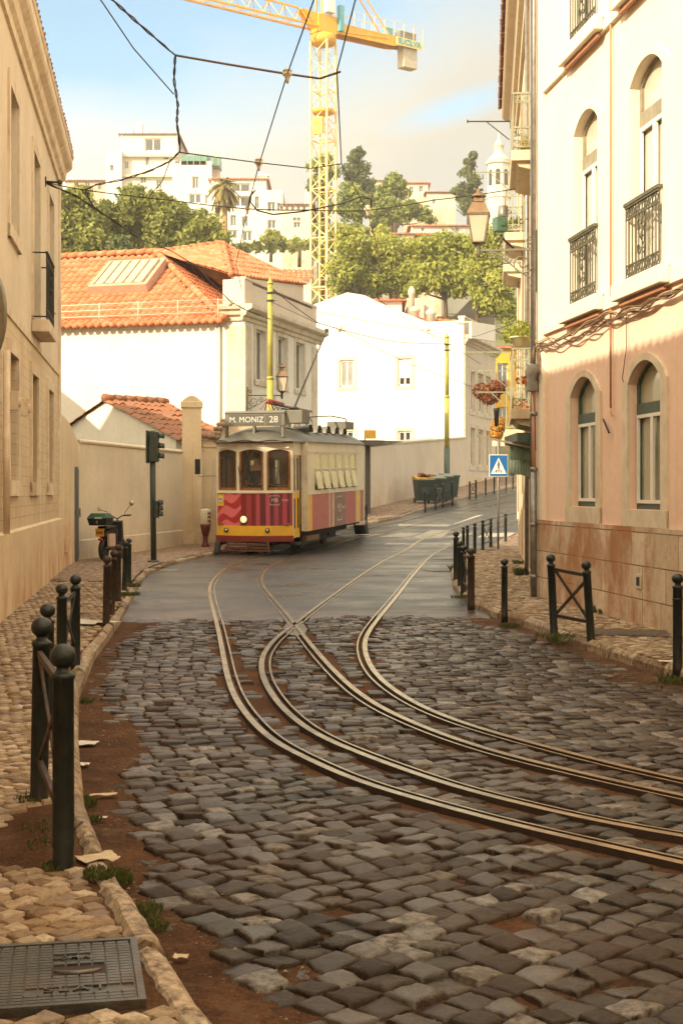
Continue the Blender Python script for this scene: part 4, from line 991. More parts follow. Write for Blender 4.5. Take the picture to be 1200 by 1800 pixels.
mb=MB(); mb.tube([(.68,-.03,3.0),(.69,-.04,2.85),(.67,-.04,2.78)],.006,6,0); mb.lathe([(.001,-.12),(.03,-.08),(.02,0)],(.67,-.05,2.80),8,0); mb.build('bell_pull',MT['brown_frame'],gt)
# red and white hydrant-like bin in front
g=at(357,957,38.2); 
lb=thing('litter_bin','cream and dark red pedestal bin standing before the gateway wall left of the tram','litter bin',(g.x,38.9,PZ),R(15)); lb.scale=(.8,.8,.86)
mr=mat('dark_red_paint',(.17,.018,.016),.5,var=.2,vs=8)
mb=MB(); mb.lathe([(.13,.0),(.14,.05),(.09,.10),(.08,.30),(.10,.34)],(0,0,0),14); mb.lathe([(.10,.34),(.17,.62),(.19,.72)],(0,0,0),14); mb.build('pedestal',mr,lb)
mb=MB(); mb.lathe([(.19,.72),(.195,.74),(.195,1.16),(.17,1.20),(.001,1.22)],(0,0,0),14); mb.build('drum',MT['stone_trim'],lb)
for zz in (.80,.92,1.04):
    mb=MB(); mb.box(.04,.15,-.20,-.17,zz,zz+.06); mb.build('label_strip',MT['brown_frame'],lb)

# low white gabled outbuilding behind the long wall
Ax=Vector((-7.27,44,0)); ed=Vector((1,1.05,0)).normalized()
ob=thing('outbuilding','low white gabled shed with a brown tiled roof behind the beige wall','shed',(Ax.x,Ax.y,0),ROT(ed))
# local x along the ridge; gable face at x=0, local -y is the right slope
mb=MB(); P=[(-3.35,0),(-3.35,3.17),(0,4.42),(3.0,3.25),(3.0,0)]; mb.prism(P,'x',0,2.3); mb.build('wall',MT['white_wall'],ob)
mb=MB(); u=Vector((0,3.35,1.25)); tiles(mb,(-.12,-3.62,3.10),(1,0,0),u,[(0,0),(2.45,0),(2.45,3.85),(0,3.85)],w=.26,row=.48,amp=.07,seg=6,jit=.02)
u=Vector((0,-3.0,1.17)); tiles(mb,(-.12,3.3,3.16),(1,0,0),u,[(0,0),(2.45,0),(2.45,3.5),(0,3.5)],w=.26,row=.48,amp=.07)
ridge(mb,(-.1,0,4.50),(2.4,0,4.50),.12); mb.build('roof',MT['tile_old_shaded'],ob)  # dark tile colour stands in for shade on this roof

# ------------------------------------------------------------------ big white house with the orange hipped roof
C0=Vector((-3.13,46,0)); rv=Vector((.2936,1,0)).normalized()
wh=thing('white_house','white two-storey corner house with orange hipped tile roof and skylight behind the tram','house',C0,ROT(rv))
# local x = into depth along the right face; right face on local -y ; left face at x=0 plane facing -x, running to +y
ZB=-.6; zc=7.15
def wx(px):                                      # distance along the right face under a pixel column
    c=(px-600)/F; return (c*46-C0.x)/(rv.x-c*rv.y)
wops=[]
for a,b in ((449,466),(488,503),(519,534)): wops.append((wx(a),wx(b),5.30,7.0,0))
Lr=wx(556)
mb=MB(); wall(mb,0,Lr,ZB,zc+.1,wops,0,.22)
mb.face([(Lr,0,ZB),(Lr,11,ZB),(Lr,11,zc+.1),(Lr,0,zc+.1)])
mb.face([(0,12,ZB),(0,0,ZB),(0,0,zc+.1),(0,12,zc+.1)][::-1]); mb.face([(0,12,ZB),(Lr,12,ZB),(Lr,12,zc+.1),(0,12,zc+.1)])
mb.build('wall',MT['white_wall'],wh)
for a,b,z0,z1,_ in wops:
    o=window(wh,a,b,z0,z1,0,.14,MT['white_frame'],MT['pane_dark'],.06,1)
    q=MB(); band(q,a,b,z0-.16,z1,0,0,.15,0,.03); q.box(a-.15,b+.15,-.05,-.0,z0-.16,z0-.003); q.build('surround',MT['stone_trim'],o)
mb=MB(); 
mb.box(Lr-.6,Lr,-.05,0,ZB,7.0); mb.build('corner_pilaster',MT['stone_trim'],wh); mb=MB(); mb.box(.0,.55,-.05,0,ZB,7.0)
mb.box(-.05,0,-.05,.62,ZB,7.0)
mb.build('corner_pilaster',MT['stone_trim'],wh)
mb=MB(); cornice(mb,-.0,Lr,7.15,.5,.38,rt=.35,lf=.36)
P=[(y_,z_) for y_,z_ in ((0,7.15),(-.07,7.15),(-.09,7.27),(-.2,7.33),(-.24,7.45),(-.34,7.5),(-.38,7.6),(-.38,7.65),(0,7.65))]
mb.poly([(x_,0.001,z_) for x_,z_ in P]+[(x_,.75,z_) for x_,z_ in P],[tuple(range(9)),tuple(range(17,8,-1))]+[(i,(i+1)%9,9+(i+1)%9,9+i) for i in range(9)])
mb.build('cornice',MT['stone_trim'],wh)
mb=MB(); mb.box(.05,Lr-.02,.02,.32,7.655,8.42); mb.box(0,.75,.0,.42,7.652,8.5); mb.box(Lr-.5,Lr,.0,.42,7.652,8.5); mb.box(.0,Lr,-.03,.36,8.5,8.58); mb.box(0,.3,.42,.75,7.655,8.5)
mb.build('parapet',MT['white_dim'],wh)
mb=MB(); mb.box(-.10,0,.76,12,7.02,7.16); mb.build('eaves_board',MT['white_wall'],wh)
mb=MB(); mb.tube([(-.07,.85,7.1),(-.07,.85,0)],.05,8); mb.build('drain_pipe',MT['white_dim'],wh)
# roofs, in the house frame.  eave along y at x=-.25
def loc(o,p): return o.matrix_world.inverted()@Vector(p)
bpy.context.view_layer.update()
Mw=Matrix.Translation(C0)@Matrix.Rotation(ROT(rv),4,'Z'); Mi=Mw.inverted()
mb=MB()
# front slope: rises away from the camera, from the left-face eave to a ridge parallel to it, hipped at the right
tw=Vector((4.6,0,3.15)).normalized()
ln_=Vector((4.6,0,3.15)).length
tiles(mb,(-.28,.6,7.12),(0,1,0),tw,[(0,0),(13,0),(13,ln_*.97),(4.4,ln_*.97)],w=.27,row=.42,amp=.06,seg=6)
# right slope (faces the street)
tw2=Vector((0,4.4,3.15)).normalized(); l2=Vector((0,4.4,3.15)).length
tiles(mb,(-.28,.5,7.12),(1,0,0),tw2,[(.0,0),(Lr,0),(Lr,l2),(4.6,l2)],w=.27,row=.42,amp=.06,seg=6)
ridge(mb,(-.28,.6,7.2),(4.3,5.0,10.3),.12); ridge(mb,(4.35,5.0,10.32),(4.35,13.6,10.32),.12)
mb.build('roof',MT['tile'],wh)
mb=MB()
for i in range(30): y=.7+i*.27; 
for i in range(44):
    y=.62+i*.27; mb.tube([(-.33,y+.13,7.10),(-.20,y+.13,7.16)],.10,8)
mb.build('eave_tiles',MT['tile'],wh)
# skylight on the front slope
nrm=Vector((-3.15,0,4.6)).normalized(); Ts=Matrix(((tw.x,0,nrm.x,0),(0,1,0,0),(tw.z,0,nrm.z,0),(0,0,0,1)))
def sk(x,y): return Matrix.Translation(Vector((-.28,.6,7.12))+tw*x+Vector((0,y,0))) @ Matrix(((tw.x,0,nrm.x,0),(tw.y,1,nrm.y,0),(tw.z,0,nrm.z,0),(0,0,0,1)))
mb=MB(); T=sk(3.3,4.6); mb.box(-1.0,1.05,-1.1,1.1,0,.34,0,T); mb.box(-.85,.9,-.95,.95,.34,.37,1,T)
for i in range(6): y=-.9+i*.36; mb.box(-.85,.9,y-.03,y+.03,.371,.41,0,T)
mb.build('skylight',[mat('skylight_frame',(.46,.30,.21),.6),mat('skylight_glass',(.42,.38,.26),.3)],wh)
# guard rail along the eave
mb=MB()
for zz in (7.3,7.5,7.7): mb.tube([(-.30,.8,zz+.12),(-.30,12,zz+.12)],.018,6)
for i in range(9): y=.8+i*1.4; mb.tube([(-.30,y,7.15),(-.30,y,7.86)],.02,6)
mb.tube([(-.30,.8,7.82),(.1,.4,7.82)],.018,6)
mb.build('guard_rail',MT['stone_trim'],wh)
# rear ridge and its street-side hip, above the attic wall
def tri_tiles(mb,A,B,C,**kw):
    A,B,C=Vector(A),Vector(B),Vector(C); e=(B-A); L_=e.length; e.normalize(); w_=C-A; s_=w_.dot(e); u=w_-e*s_; t_=u.length
    tiles(mb,A,e,u,[(0,0),(L_,0),(s_,t_)],**kw)
P1=(4.35,5.0,10.3); P2v=(7.0,3.43,11.0); D=(2.2,1.3,9.0); E=(8.6,.6,9.55); P3=(4.35,13.5,10.3)
mb=MB()
for q in ((P1,D,P2v),(D,E,P2v),(E,(14,9,9.5),P2v)): mb.face(q)
tri_tiles(mb,D,E,P2v,w=.27,row=.42,amp=.06); tri_tiles(mb,P2v,P1,D,w=.27,row=.42,amp=.06)
mb.face([P1,P2v,(14,9,9.5),P3])
ridge(mb,D,P2v,.10); ridge(mb,P1,P2v,.10)
mb.build('rear_roof',MT['tile'],wh)
mb=MB(); mb.poly([(D[0],D[1],7.2),(E[0]-.1,E[1]+.15,7.2),(E[0]-.1,E[1]+.15,9.5),(D[0],D[1],8.95),(E[0]-.1,9,7.2),(E[0]-.1,9,9.4)],[(0,1,2,3),(1,4,5,2)]); mb.build('attic_wall',MT['white_dim'],wh)

# long low roof strip beyond, right of the apex
o=at(455,445,76); lr=thing('tiled_shed','long white wall under a narrow band of orange tiles left of the crane mast','shed',(o.x,76,8.5),R(4))
mb=MB(); mb.box(0,2.75,0,4,-3,4.5); mb.build('wall',MT['white_dim'],lr)
mb=MB(); tiles(mb,(-.1,-.25,4.5),(1,0,0),(0,1.7,.85),[(0,0),(2.95,0),(2.95,1.5),(0,1.5)],w=.27,row=.4,amp=.07); mb.build('roof',MT['tile'],lr)

# ------------------------------------------------------------------ bright white building at the end of the street
C2=Vector((6.05,70.4,0)); fv=Vector((-7.45,1.9,0)); Lf=fv.length; fd=(-fv).normalized()
B0=C2+fv
wb=thing('white_building','bright plain white building with two small windows at the bend of the street','building',B0,ROT(fd))
def bx(px):
    c=(px-600)/F; return (c*B0.y-B0.x)/(fd.x-c*fd.y)
def bz(py,px):
    t=bx(px); Y=B0.y+fd.y*t; return CAMH+(HY-py)*Y/F
ops=[(bx(597),bx(622),bz(681,610),bz(633,610),0),(bx(699),bx(723),bz(679,710),bz(630,710),0),(bx(699),bx(723),bz(790,710),bz(757,710),0),(bx(597),bx(622),bz(790,610),bz(757,610),0)]
xe=Lf
top=[(0,bz(535,556)),(bx(610),bz(514,610)),(bx(640),bz(519,640)),(bx(673),bz(535,673)),(bx(750),bz(566,750)),(Lf,bz(563,816))]
zlow=min(z for _,z in top)-.02
mb=MB(); wall(mb,0,Lf,0,zlow,ops,0,.15)
tt_=top+[(Lf,zlow),(0,zlow)]
mb.face([(a,0,b) for a,b in tt_][::-1])
dpt=7.6
vs=[(a,.0,b) for a,b in top]+[(a,dpt,b) for a,b in top]; n=len(top)
mb.poly(vs,[(i,i+1,n+i+1,n+i) for i in range(n-1)])
mb.face([(0,0,0),(0,0,top[0][1]),(0,dpt,top[0][1]),(0,dpt,0)]); mb.face([(0,dpt,0),(Lf,dpt,0),(Lf,dpt,zlow),(0,dpt,zlow)])
mb.build('wall',MT['white_wall'],wb)
for i,(a,b,z0,z1,_) in enumerate(ops):
    o=window(wb,a,b,z0,z1,0,.08,MT['white_frame'],MT['pane_light'] if i==0 else MT['pane_dark'],.09,1)
    q=MB(); band(q,a,b,z0-.14,z1,0,0,.16,0,.02); q.box(a-.16,b+.16,-.03,0,z0-.14,z0-.003); q.build('surround',MT['white_dim'],o)
    if i==1:
        q=MB(); q.box(a+.08,b-.08,.05,.085,z0+.42,z1-.1); q.build('blind',MT['white_frame'],o)
# right side face (shaded)
sv=Vector((.32,1,0)).normalized(); 
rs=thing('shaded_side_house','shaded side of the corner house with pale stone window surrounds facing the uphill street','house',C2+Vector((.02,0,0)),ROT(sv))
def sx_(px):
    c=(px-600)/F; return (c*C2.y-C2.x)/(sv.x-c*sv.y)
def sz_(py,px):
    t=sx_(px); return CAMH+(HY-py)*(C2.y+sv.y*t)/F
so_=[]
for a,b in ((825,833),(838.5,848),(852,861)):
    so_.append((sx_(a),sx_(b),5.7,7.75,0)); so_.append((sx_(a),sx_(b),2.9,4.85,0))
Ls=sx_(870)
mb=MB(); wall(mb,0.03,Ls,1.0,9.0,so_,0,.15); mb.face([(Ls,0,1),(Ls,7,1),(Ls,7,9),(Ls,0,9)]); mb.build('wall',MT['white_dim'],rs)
for a,b,z0,z1,_ in so_:
    o=window(rs,a,b,z0,z1,0,.1,MT['stone_trim'],MT['pane_light'],.1,1); q=MB(); band(q,a,b,z0-.1,z1,0,0,.2,0,.03); q.box(a-.2,b+.2,-.04,0,z0-.2,z0-.003); q.build('surround',MT['stone_trim'],o)
mb=MB(); cornice(mb,0.03,Ls,8.95,.45,.35,rt=.3); mb.build('cornice',MT['stone_trim'],rs)
mb=MB(); mb.box(.03,Ls,0.02,.3,9.41,10.25); mb.box(.03,Ls,-.03,.34,10.25,10.34); mb.build('parapet',MT['white_dim'],rs)
mb=MB(); mb.box(.03,Ls,-.06,0,.8,2.35); mb.build('plinth',MT['cream'],rs)
mb=MB(); mb.box(-.0,.5,-.04,0,2.35,8.9); mb.build('corner_pilaster',MT['stone_trim'],rs)
# sloping boundary wall along the uphill pavement
def zg(P): return Vector((P[0],P[1],zf(P[1])+PZ))
P_=zg((1.02,54.1)); Q_=zg((6.1,70.0))
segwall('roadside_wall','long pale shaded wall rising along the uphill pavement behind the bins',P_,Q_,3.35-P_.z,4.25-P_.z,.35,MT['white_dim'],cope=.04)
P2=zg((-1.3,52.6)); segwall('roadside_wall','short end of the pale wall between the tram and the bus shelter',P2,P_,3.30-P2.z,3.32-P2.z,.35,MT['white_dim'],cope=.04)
MT['grey_render_shaded']=plaster('grey_render_shaded',(.24,.225,.19),drift=.1)  # grey render darkened to carry the overhanging tree's shade
# little houses and roofs peeping over the bright building
def small(name,label,px0,px1,pytop,pybot,Y,roofpx=None,m=None,depth=5,cat='house',rm=None,wins=(),rz=0):
    a=at(px0,pybot,Y); b=at(px1,pytop,Y); W_=b.x-a.x; H=b.z-a.z
    t=thing(name,label,cat,(a.x,Y,a.z),rz)
    mb=MB(); ops=[]
    for (u0,v0,u1,v1) in wins: ops.append((W_*u0,W_*u1,H*v0,H*v1,0))
    wall(mb,0,W_,-6,H,ops,0,.3); mb.face([(W_,0,-6),(W_,depth,-6),(W_,depth,H),(W_,0,H)]); mb.face([(0,0,-6),(0,0,H),(0,depth,H),(0,depth,-6)]); mb.face([(0,0,H),(W_,0,H),(W_,depth,H),(0,depth,H)])
    mb.build('wall',m or MT['white_wall'],t)
    for o_ in ops: window(t,o_[0],o_[1],o_[2],o_[3],0,.2,MT['white_frame'],MT['pane_dark'],min(.12,(o_[1]-o_[0])*.1),1)
    if roofpx:
        h=roofpx*Y/F; mb=MB(); ov=.3
        u=Vector((0,depth*.5+ov,h)); tiles(mb,(-ov,-ov,H),(1,0,0),u,[(0,0),(W_+2*ov,0),(W_+2*ov-min(W_*.3,depth*.4),u.length),(min(W_*.3,depth*.4),u.length)],w=.34,row=.5,amp=.08,seg=4)
        k_=min(W_*.3,depth*.4)
        mb.poly([(-ov,-ov,H),(W_+ov,-ov,H),(W_+ov,depth+ov,H),(-ov,depth+ov,H),(k_-ov,depth/2,H+h),(W_+ov-k_,depth/2,H+h)],[(1,2,5),(2,3,4,5),(3,0,4)])
        mb.build('roof',rm or MT['tile'],t)
    return t
small('small_house','low white house with an orange roof directly above the bright white gable',615,706,529,552,84,14,depth=6)
small('rooftop_box','grey concrete rooftop box to the right of the low orange-roofed house',715,745,524,560,86,None,MT['concrete'],depth=3,cat='rooftop structure')
small('rooftop_box','small pale rooftop box under the tree branches',746,762,534,560,88,None,MT['white_dim'],depth=2,cat='rooftop structure')
small('low_roof_house','narrow strip of orange tiles with chimneys behind the bright white parapet',708,800,566,590,80,16,depth=6)
small('grey_gabled_house','shaded grey gabled house under the overhanging tree left of the hanging sign',768,868,556,640,97,None,MT['grey_render_shaded'],depth=6,wins=((.70,.0,.84,.5),))
t=bpy.data.objects['grey_gabled_house']; 
mb=MB(); W_=100*97/F; H_=84*97/F; mb.poly([(W_*.3,-.05,H_),(W_*.72,-.05,H_+1.7),(W_,-.05,H_),(W_*.3,6,H_),(W_*.72,6,H_+1.7),(W_,6,H_)],[(0,2,1),(3,4,5),(0,1,4,3),(1,2,5,4)]); mb.build('gable',MT['grey_render_shaded'],t)
for px,py,w_,h_,Y,l in ((729,572,.5,1.1,82,'squat round-topped white chimney on the orange strip roof'),(723,552,.35,1.6,82.5,'tall grey chimney with a cowl above the white parapet'),(757,580,.5,1.2,79.5,'cylindrical white flue above the white parapet')):
    p=at(px,py,Y); mb=MB(); mb.lathe([(w_/2,-1),(w_/2,h_*.7),(w_*.6,h_*.72),(w_*.6,h_*.85),(w_*.2,h_)],(0,0,0),12); mb.build('chimney',MT['white_dim'],loc=p,label=l,cat='chimney')
small('yellow_house','small bright yellow house with an orange eave at the far street end',868,912,612,800,95,9,plaster('yellow_plaster',(.72,.42,.05)),depth=6,wins=((.12,.62,.55,.86),(.12,.2,.55,.45)))
MT['pane_reflection']=glassy('pale_reflection_pane',(.62,.57,.47),.2,.5,.08)  # pale cream paints in the bright reflection of the upper panes
# ------------------------------------------------------------------ pink and cream house on the right
d=Vector((.13,-1,0)).normalized(); Yc=20.6
pr=thing('pink_house','big pink and cream house with arched windows and a rusty stone base on the right','house',(RF(Yc),Yc,0),ROT(d))
k=1/math.sqrt(1/(1+.13**2))
T_=lambda px:(Yc-rfs(px))*k                      # distance from the far corner under a pixel column
Lp=(Yc+6)*k; H1=1.20; HB=3.86; HT=7.31
lo=[(T_(1004.4),T_(1049),1.41,3.10,.24),(T_(1105.6),T_(1163.5),1.40,3.10,.24)]
upw=[(T_(1011.5),T_(1054),4.06,6.52,.22),(T_(1110.5),T_(1167.8),4.06,6.52,.22)]
gap=lo[1][0]-lo[0][0]
for j in range(2,5):
    for L_ in (lo,upw): a,b,c,e,r=L_[1]; q=a+gap*(j-1); L_.append((q,q+(b-a),c,e,r))
third=[(a,b,7.5,9.96,.22) for a,b,c,e,r in upw]
mb=MB(); wall(mb,0,Lp,H1,HB,lo,0,.24); mb.build('lower_wall',MT['pink_wall'],pr)
mb=MB(); wall(mb,0,Lp,HB,13.6,upw+third,0,.24,0); mb.face([(0,0,-.2),(0,0,13.6),(0,9,13.6),(0,9,-.2)]); mb.face([(Lp,0,-.2),(Lp,9,-.2),(Lp,9,13.6),(Lp,0,13.6)]); mb.face([(0,9,-.2),(0,9,13.6),(Lp,9,13.6),(Lp,9,-.2)]); mb.face([(0,0,13.6),(Lp,0,13.6),(Lp,9,13.6),(0,9,13.6)]); mb.build('upper_wall',MT['pink_up'],pr)
mb=MB(); mb.box(-.0,Lp,-.045,0.02,-.4,H1); mb.build('stone_base',MT['r_stone'],pr)
mb=MB(); mb.box(0,.34,-.05,0,H1+.002,13.6); mb.box(-.03,0,-.05,.2,-.2,13.6); mb.build('corner_pilaster',MT['pink_up'],pr)
mb=MB(); mb.box(.345,Lp,-.055,0,HB-.02,HB+.11); mb.build('string_course',MT['pink_up'],pr)
mb=MB(); mb.box(.345,Lp,-.055,0,HT-.02,HT+.11); mb.build('string_course',MT['pink_up'],pr)
rust=mat('rust_red_ledge',(.46,.22,.12),.85,var=.15,vs=6)
for i,(a,b,z0,z1,r) in enumerate(lo):
    o=window(pr,a,b,z0,z1,r,.09,MT['green_frame'],MT['pane_green'],.05,0,2.56,inner=None)
    for q0,q1 in ((a+.045,(a+b)/2),((a+b)/2,b-.03)):
        q=MB(); band(q,q0+.04,q1-.04,z0+.11,2.46,0,0,.04,.10,.03); q.box(q0,q1,.07,.10,z0+.07,z0+.11); q.build('casement',MT['white_frame'],o)
    q=MB(); band(q,a,b,z0-.20,z1,r,0,.19,0,.028); q.box(a-.19,b+.19,-.04,0,H1+.002,z0-.003)
    q.build('surround',MT['r_trim'],o)
    if i==1:
        q=MB(); q.box(b-.14,b-.09,.06,.09,z0+.03,z0+.06); q.build('latch',MT['iron_black'],o)
for i,(a,b,z0,z1,r) in enumerate(upw+third):
    q0=z0
    o=window(pr,a,b,z0,z1,r,.09,MT['green_frame'] if 0 else mat('weathered_frame',(.30,.27,.19),.6,var=.2,vs=6) if i==0 else bpy.data.materials['weathered_frame'],MT['pane_reflection'],.06,0,z0+1.86,name='balcony_door')
    for s0,s1 in ((a+.055,(a+b)/2),((a+b)/2,b-.04)):
        q=MB(); band(q,s0+.05,s1-.05,z0+.12,z0+1.72,0,0,.05,.10,.03); q.box(s0,s1,.07,.10,z0+.07,z0+.12); q.build('casement',MT['white_frame'],o)
    q=MB(); band(q,a,b,z0-.0,z1,r,0,.17,0,.035); q.build('surround',MT['pink_up'],o)
    zb=HB if i<len(upw) else HT
    q=MB(); q.bevbox(a-.30,b+.30,-.17,-.056,zb+.112-.12,z0-.01,.02); q.build('sill',MT['pink_up'],pr)
    q=MB(); q.bevbox(a-.20,b+.20,-.10,-.056,zb-.075,zb-.022,.01); q.build('rust_ledge',rust,pr)
    q=MB(); railing(q,a-.02,b+.02,z0+.02,z0+.86,-.07,10,.013,.15); 
    q.box(a-.04,b+.04,-.10,-.04,z0+.86,z0+.90); q.build('railing',MT['iron_rail'],pr)
mb=MB(); x=T_(1078); mb.tube([(x,-.04,2.62),(x,-.04,13.6)],.014,6); mb.tube([(x,-.04,2.62),(x+.03,-.05,2.56),(x+.10,-.05,2.52)],.012,6); mb.build('thin_pipe',mat('salmon_pipe',(.58,.30,.17),.7),pr)
mb=MB(); mb.box(T_(1063),T_(1075),-.022,-.003,2.70,2.72); mb.bar((T_(1063.5),-.03,2.50),(T_(1078),-.06,2.32),.018,.018); mb.build('iron_bracket',MT['iron_black'],pr) if 0 else None
mb=MB(); mb.bar((T_(1063.5),-.03,2.50),(T_(1078),-.06,2.32),.018,.018); mb.build('iron_bracket',MT['iron_black'],pr)
x=T_(950.5); mb=MB(); mb.tube([(x,-.11,.05),(x,-.11,1.9)],.045,10,0); mb.tube([(x,-.11,1.9),(x,-.11,3.2)],.035,10,1); mb.tube([(x,-.11,3.2),(x,-.1,13.5)],.03,8,0)
for zz in (.35,1.1,1.9,2.7): mb.lathe([(.05,0),(.052,.03),(.05,.06)],(x,-.11,zz),10,0)
mb.build('drain_pipe',[MT['zinc'],mat('pink_pipe',(.50,.28,.19),.6)],pr)
mb=MB(); mb.bevbox(T_(1125)-.0,T_(1133.5),-.06,-.046,.50,.66,.005,0); mb.box(T_(1126.3),T_(1132),-.062,-.058,.53,.63,1); mb.build('wall_vent',[MT['stone_trim'],MT['dark_in']],pr)
x=T_(1073); 
# bundle of loose cables under the upper windows
r=random.Random(8)
for kx in range(7):
    mb=MB(); P=[]; ph=r.uniform(0,6); a=r.uniform(.02,.05)
    x=-.05; end=Lp-.5
    while x<end:
        P.append((x,-.07-.03*abs(math.sin(x*3+ph)),HB-.13-.02*kx*.6+a*math.sin(x*2.1+ph)+.02*math.sin(x*7+ph*2)-(.05 if kx>4 else 0)*math.sin(x*.9)))
        x+=.12
    mb.tube(P,r.choice([.008,.010,.013]),6); mb.build('cable',MT['cable_brown'] if kx%2 else mat('cream_cable',(.42,.30,.18),.8) if kx==0 else MT['cable_brown'],pr)
for xa,xb,za,zb in ((T_(1104),T_(1098),3.9,2.93),):
    mb=MB(); mb.tube([(xa,-.03,HB-.1),(xa+.01,-.03,3.3),(xb,-.035,2.95),(xb+.05,-.04,2.90)],.005,5); mb.build('cable',MT['cable'],pr)
mb=MB(); mb.bevbox(.0,.13,-.20,-.055,3.05,3.45,.02); mb.build('junction_box',MT['zinc'],pr)
mb=MB(); 
for i in range(3): mb.tube([(.05+.03*i,-.12,3.45),(.10+.05*i,-.14,3.62+.04*i),(.2,-.1,3.66),(.27,-.08,3.5-.1*i),(.18,-.1,3.2)],.012,6)
for i in range(3): mb.tube([(.04+.025*i,-.12,3.05),(.03+.03*i,-.10,2.5),(.05+.02*i,-.09,2.2)],.010,6)
mb.build('cable_loops',MT['cable_brown'],pr)
# ------------------------------------------------------------------ narrow balcony house further down the street
A2=Vector((2.93,20.75,0)); E2=Vector((4.60,37.1,0)); d=(A2-E2).normalized(); L2=(A2-E2).length
nh=thing('balcony_house','narrow weathered cream house with projecting balconies beyond the pink house','house',E2,ROT(d))
W2=lambda Y:(37.1-Y)/(37.1-20.75)*L2
ops=[]
mb=MB()
dops=[(W2(24.6),W2(23.4),2.95,5.2,0),(W2(24.6),W2(23.4),7.1,9.4,0),(W2(31.6),W2(30.4),7.1,9.4,0),(W2(35.6),W2(34.4),7.1,9.4,0),(W2(31.6),W2(30.4),2.95,5.2,0),(W2(35.6),W2(34.4),2.95,5.2,0),(W2(27.6),W2(26.6),.1,2.4,0),(W2(22.3),W2(21.5),.1,2.3,0),(W2(33.5),W2(32.3),.1,2.4,0)]
wall(mb,0,L2,-.2,11.6,dops,0,.2); mb.face([(0,0,-.2),(0,0,11.6),(0,8,11.6),(0,8,-.2)]); mb.face([(0,8,-.2),(0,8,11.6),(L2,8,11.6),(L2,8,-.2)]); mb.face([(0,0,11.6),(L2,0,11.6),(L2,8,11.6),(0,8,11.6)])
mb.build('wall',MT['r2_wall'],nh)
for i,(a,b,z0,z1,r_) in enumerate(dops):
    if i<6: window(nh,a,b,z0,z1,0,.12,MT['white_frame'],MT['pane_light'],.06,1,z1-.5,name='balcony_door')
    else:
        q=MB(); q.box(a,b,.12,.16,z0,z1)
        for kk in range(5): q.box(a+.05+kk*(b-a-.1)/5,a+(kk+.8)*(b-a-.1)/5+.05,.10,.12,z0+.1,z1-.08)
        q.build('door',MT['brown_frame'],nh)
mb=MB(); 
for a in (0,L2-.5,W2(29)): mb.box(a,a+.38,-.035,0,.9,11.2)
mb.build('pilaster',MT['r_trim'],nh) if 0 else None
for a in (0,L2-.5,W2(29)):
    mb=MB(); mb.box(a,a+.38,-.035,0,.9,11.2); mb.build('pilaster',MT['r_trim'],nh)
mb=MB(); cornice(mb,0,L2,11.0,.6,.42,lf=.3); mb.build('cornice',MT['r2_wall'],nh)
mb=MB(); tiles(mb,(-.3,-.5,11.65),(1,0,0),(0,1,.5),[(0,0),(L2+.3,0),(L2+.3,4),(0,4)],w=.24,row=.45,seg=4); mb.build('roof',MT['tile_old_shaded'],nh)
for Y,col in ((22.6,'zinc'),(22.1,'iron_black'),(25.8,'zinc')):
    mb=MB(); x=W2(Y); mb.tube([(x,-.09,.05),(x,-.09,11.1)],.035,8); mb.build('drain_pipe',MT[col],nh)
r=random.Random(9)
for kx in range(5):
    mb=MB(); P=[]; x0=W2(r.uniform(24,36)); z=r.uniform(9.5,10.5)
    for i in range(10): P.append((x0+.12*math.sin(i+kx),-.05,z-i*.95+.1*math.sin(i*2+kx)))
    mb.tube(P,.009,5); mb.build('cable',MT['cable_brown'],nh)
def balcony(Yc_,z,w,dep,hr,label,rail='iron_pale'):
    a,b=W2(Yc_)-w/2,W2(Yc_)+w/2; f=MB()
    f.bevbox(a,b,-dep,.0,z-.17,z,.015); f.prism([(-dep*.85,z-.17),(-dep*.7,z-.25),(0,z-.32),(0,z-.17)],'x',a+.08,b-.08)
    o=f.build('balcony',MT['r2_wall'],nh)
    q=MB(); n=max(6,int(w/.12))
    railing(q,a+.02,b-.02,z+.02,z+hr,-dep+.03,n,.022,.16,orn=False)
    for xx in (a+.03,b-.03):
        q.box(xx-.02,xx+.02,-dep+.02,0,z+hr-.03,z+hr); q.box(xx-.02,xx+.02,-dep+.02,0,z+.04,z+.06)
        for zz in (z+hr-.16,z+.16): q.box(xx-.008,xx+.008,-dep+.02,0,zz-.008,zz+.008)
        m_=3
        for i in range(m_+1): y=-dep+.03+(dep-.05)*i/m_; q.box(xx-.011,xx+.011,y-.011,y+.011,z+.05,z+hr-.03)
        for i in range(3):
            y0=-dep+.03+(dep-.05)*i/3; y1=-dep+.03+(dep-.05)*(i+1)/3
            for za,zb in ((z+hr-.16,z+hr-.03),(z+.05,z+.16)): q.bar((xx,y0,za),(xx,y1,zb),.012,.012); q.bar((xx,y1,za),(xx,y0,zb),.012,.012)
    q.build('railing',MT[rail],o)
    return o
balcony(23.7,7.05,2.2,.42,.92,'')
balcony(31.0,7.10,1.9,.42,.92,'')
balcony(35.0,7.06,1.9,.42,.92,'')
balcony(23.9,2.95,2.0,.42,.98,'')
balcony(31.4,2.95,1.6,.42,.9,'')
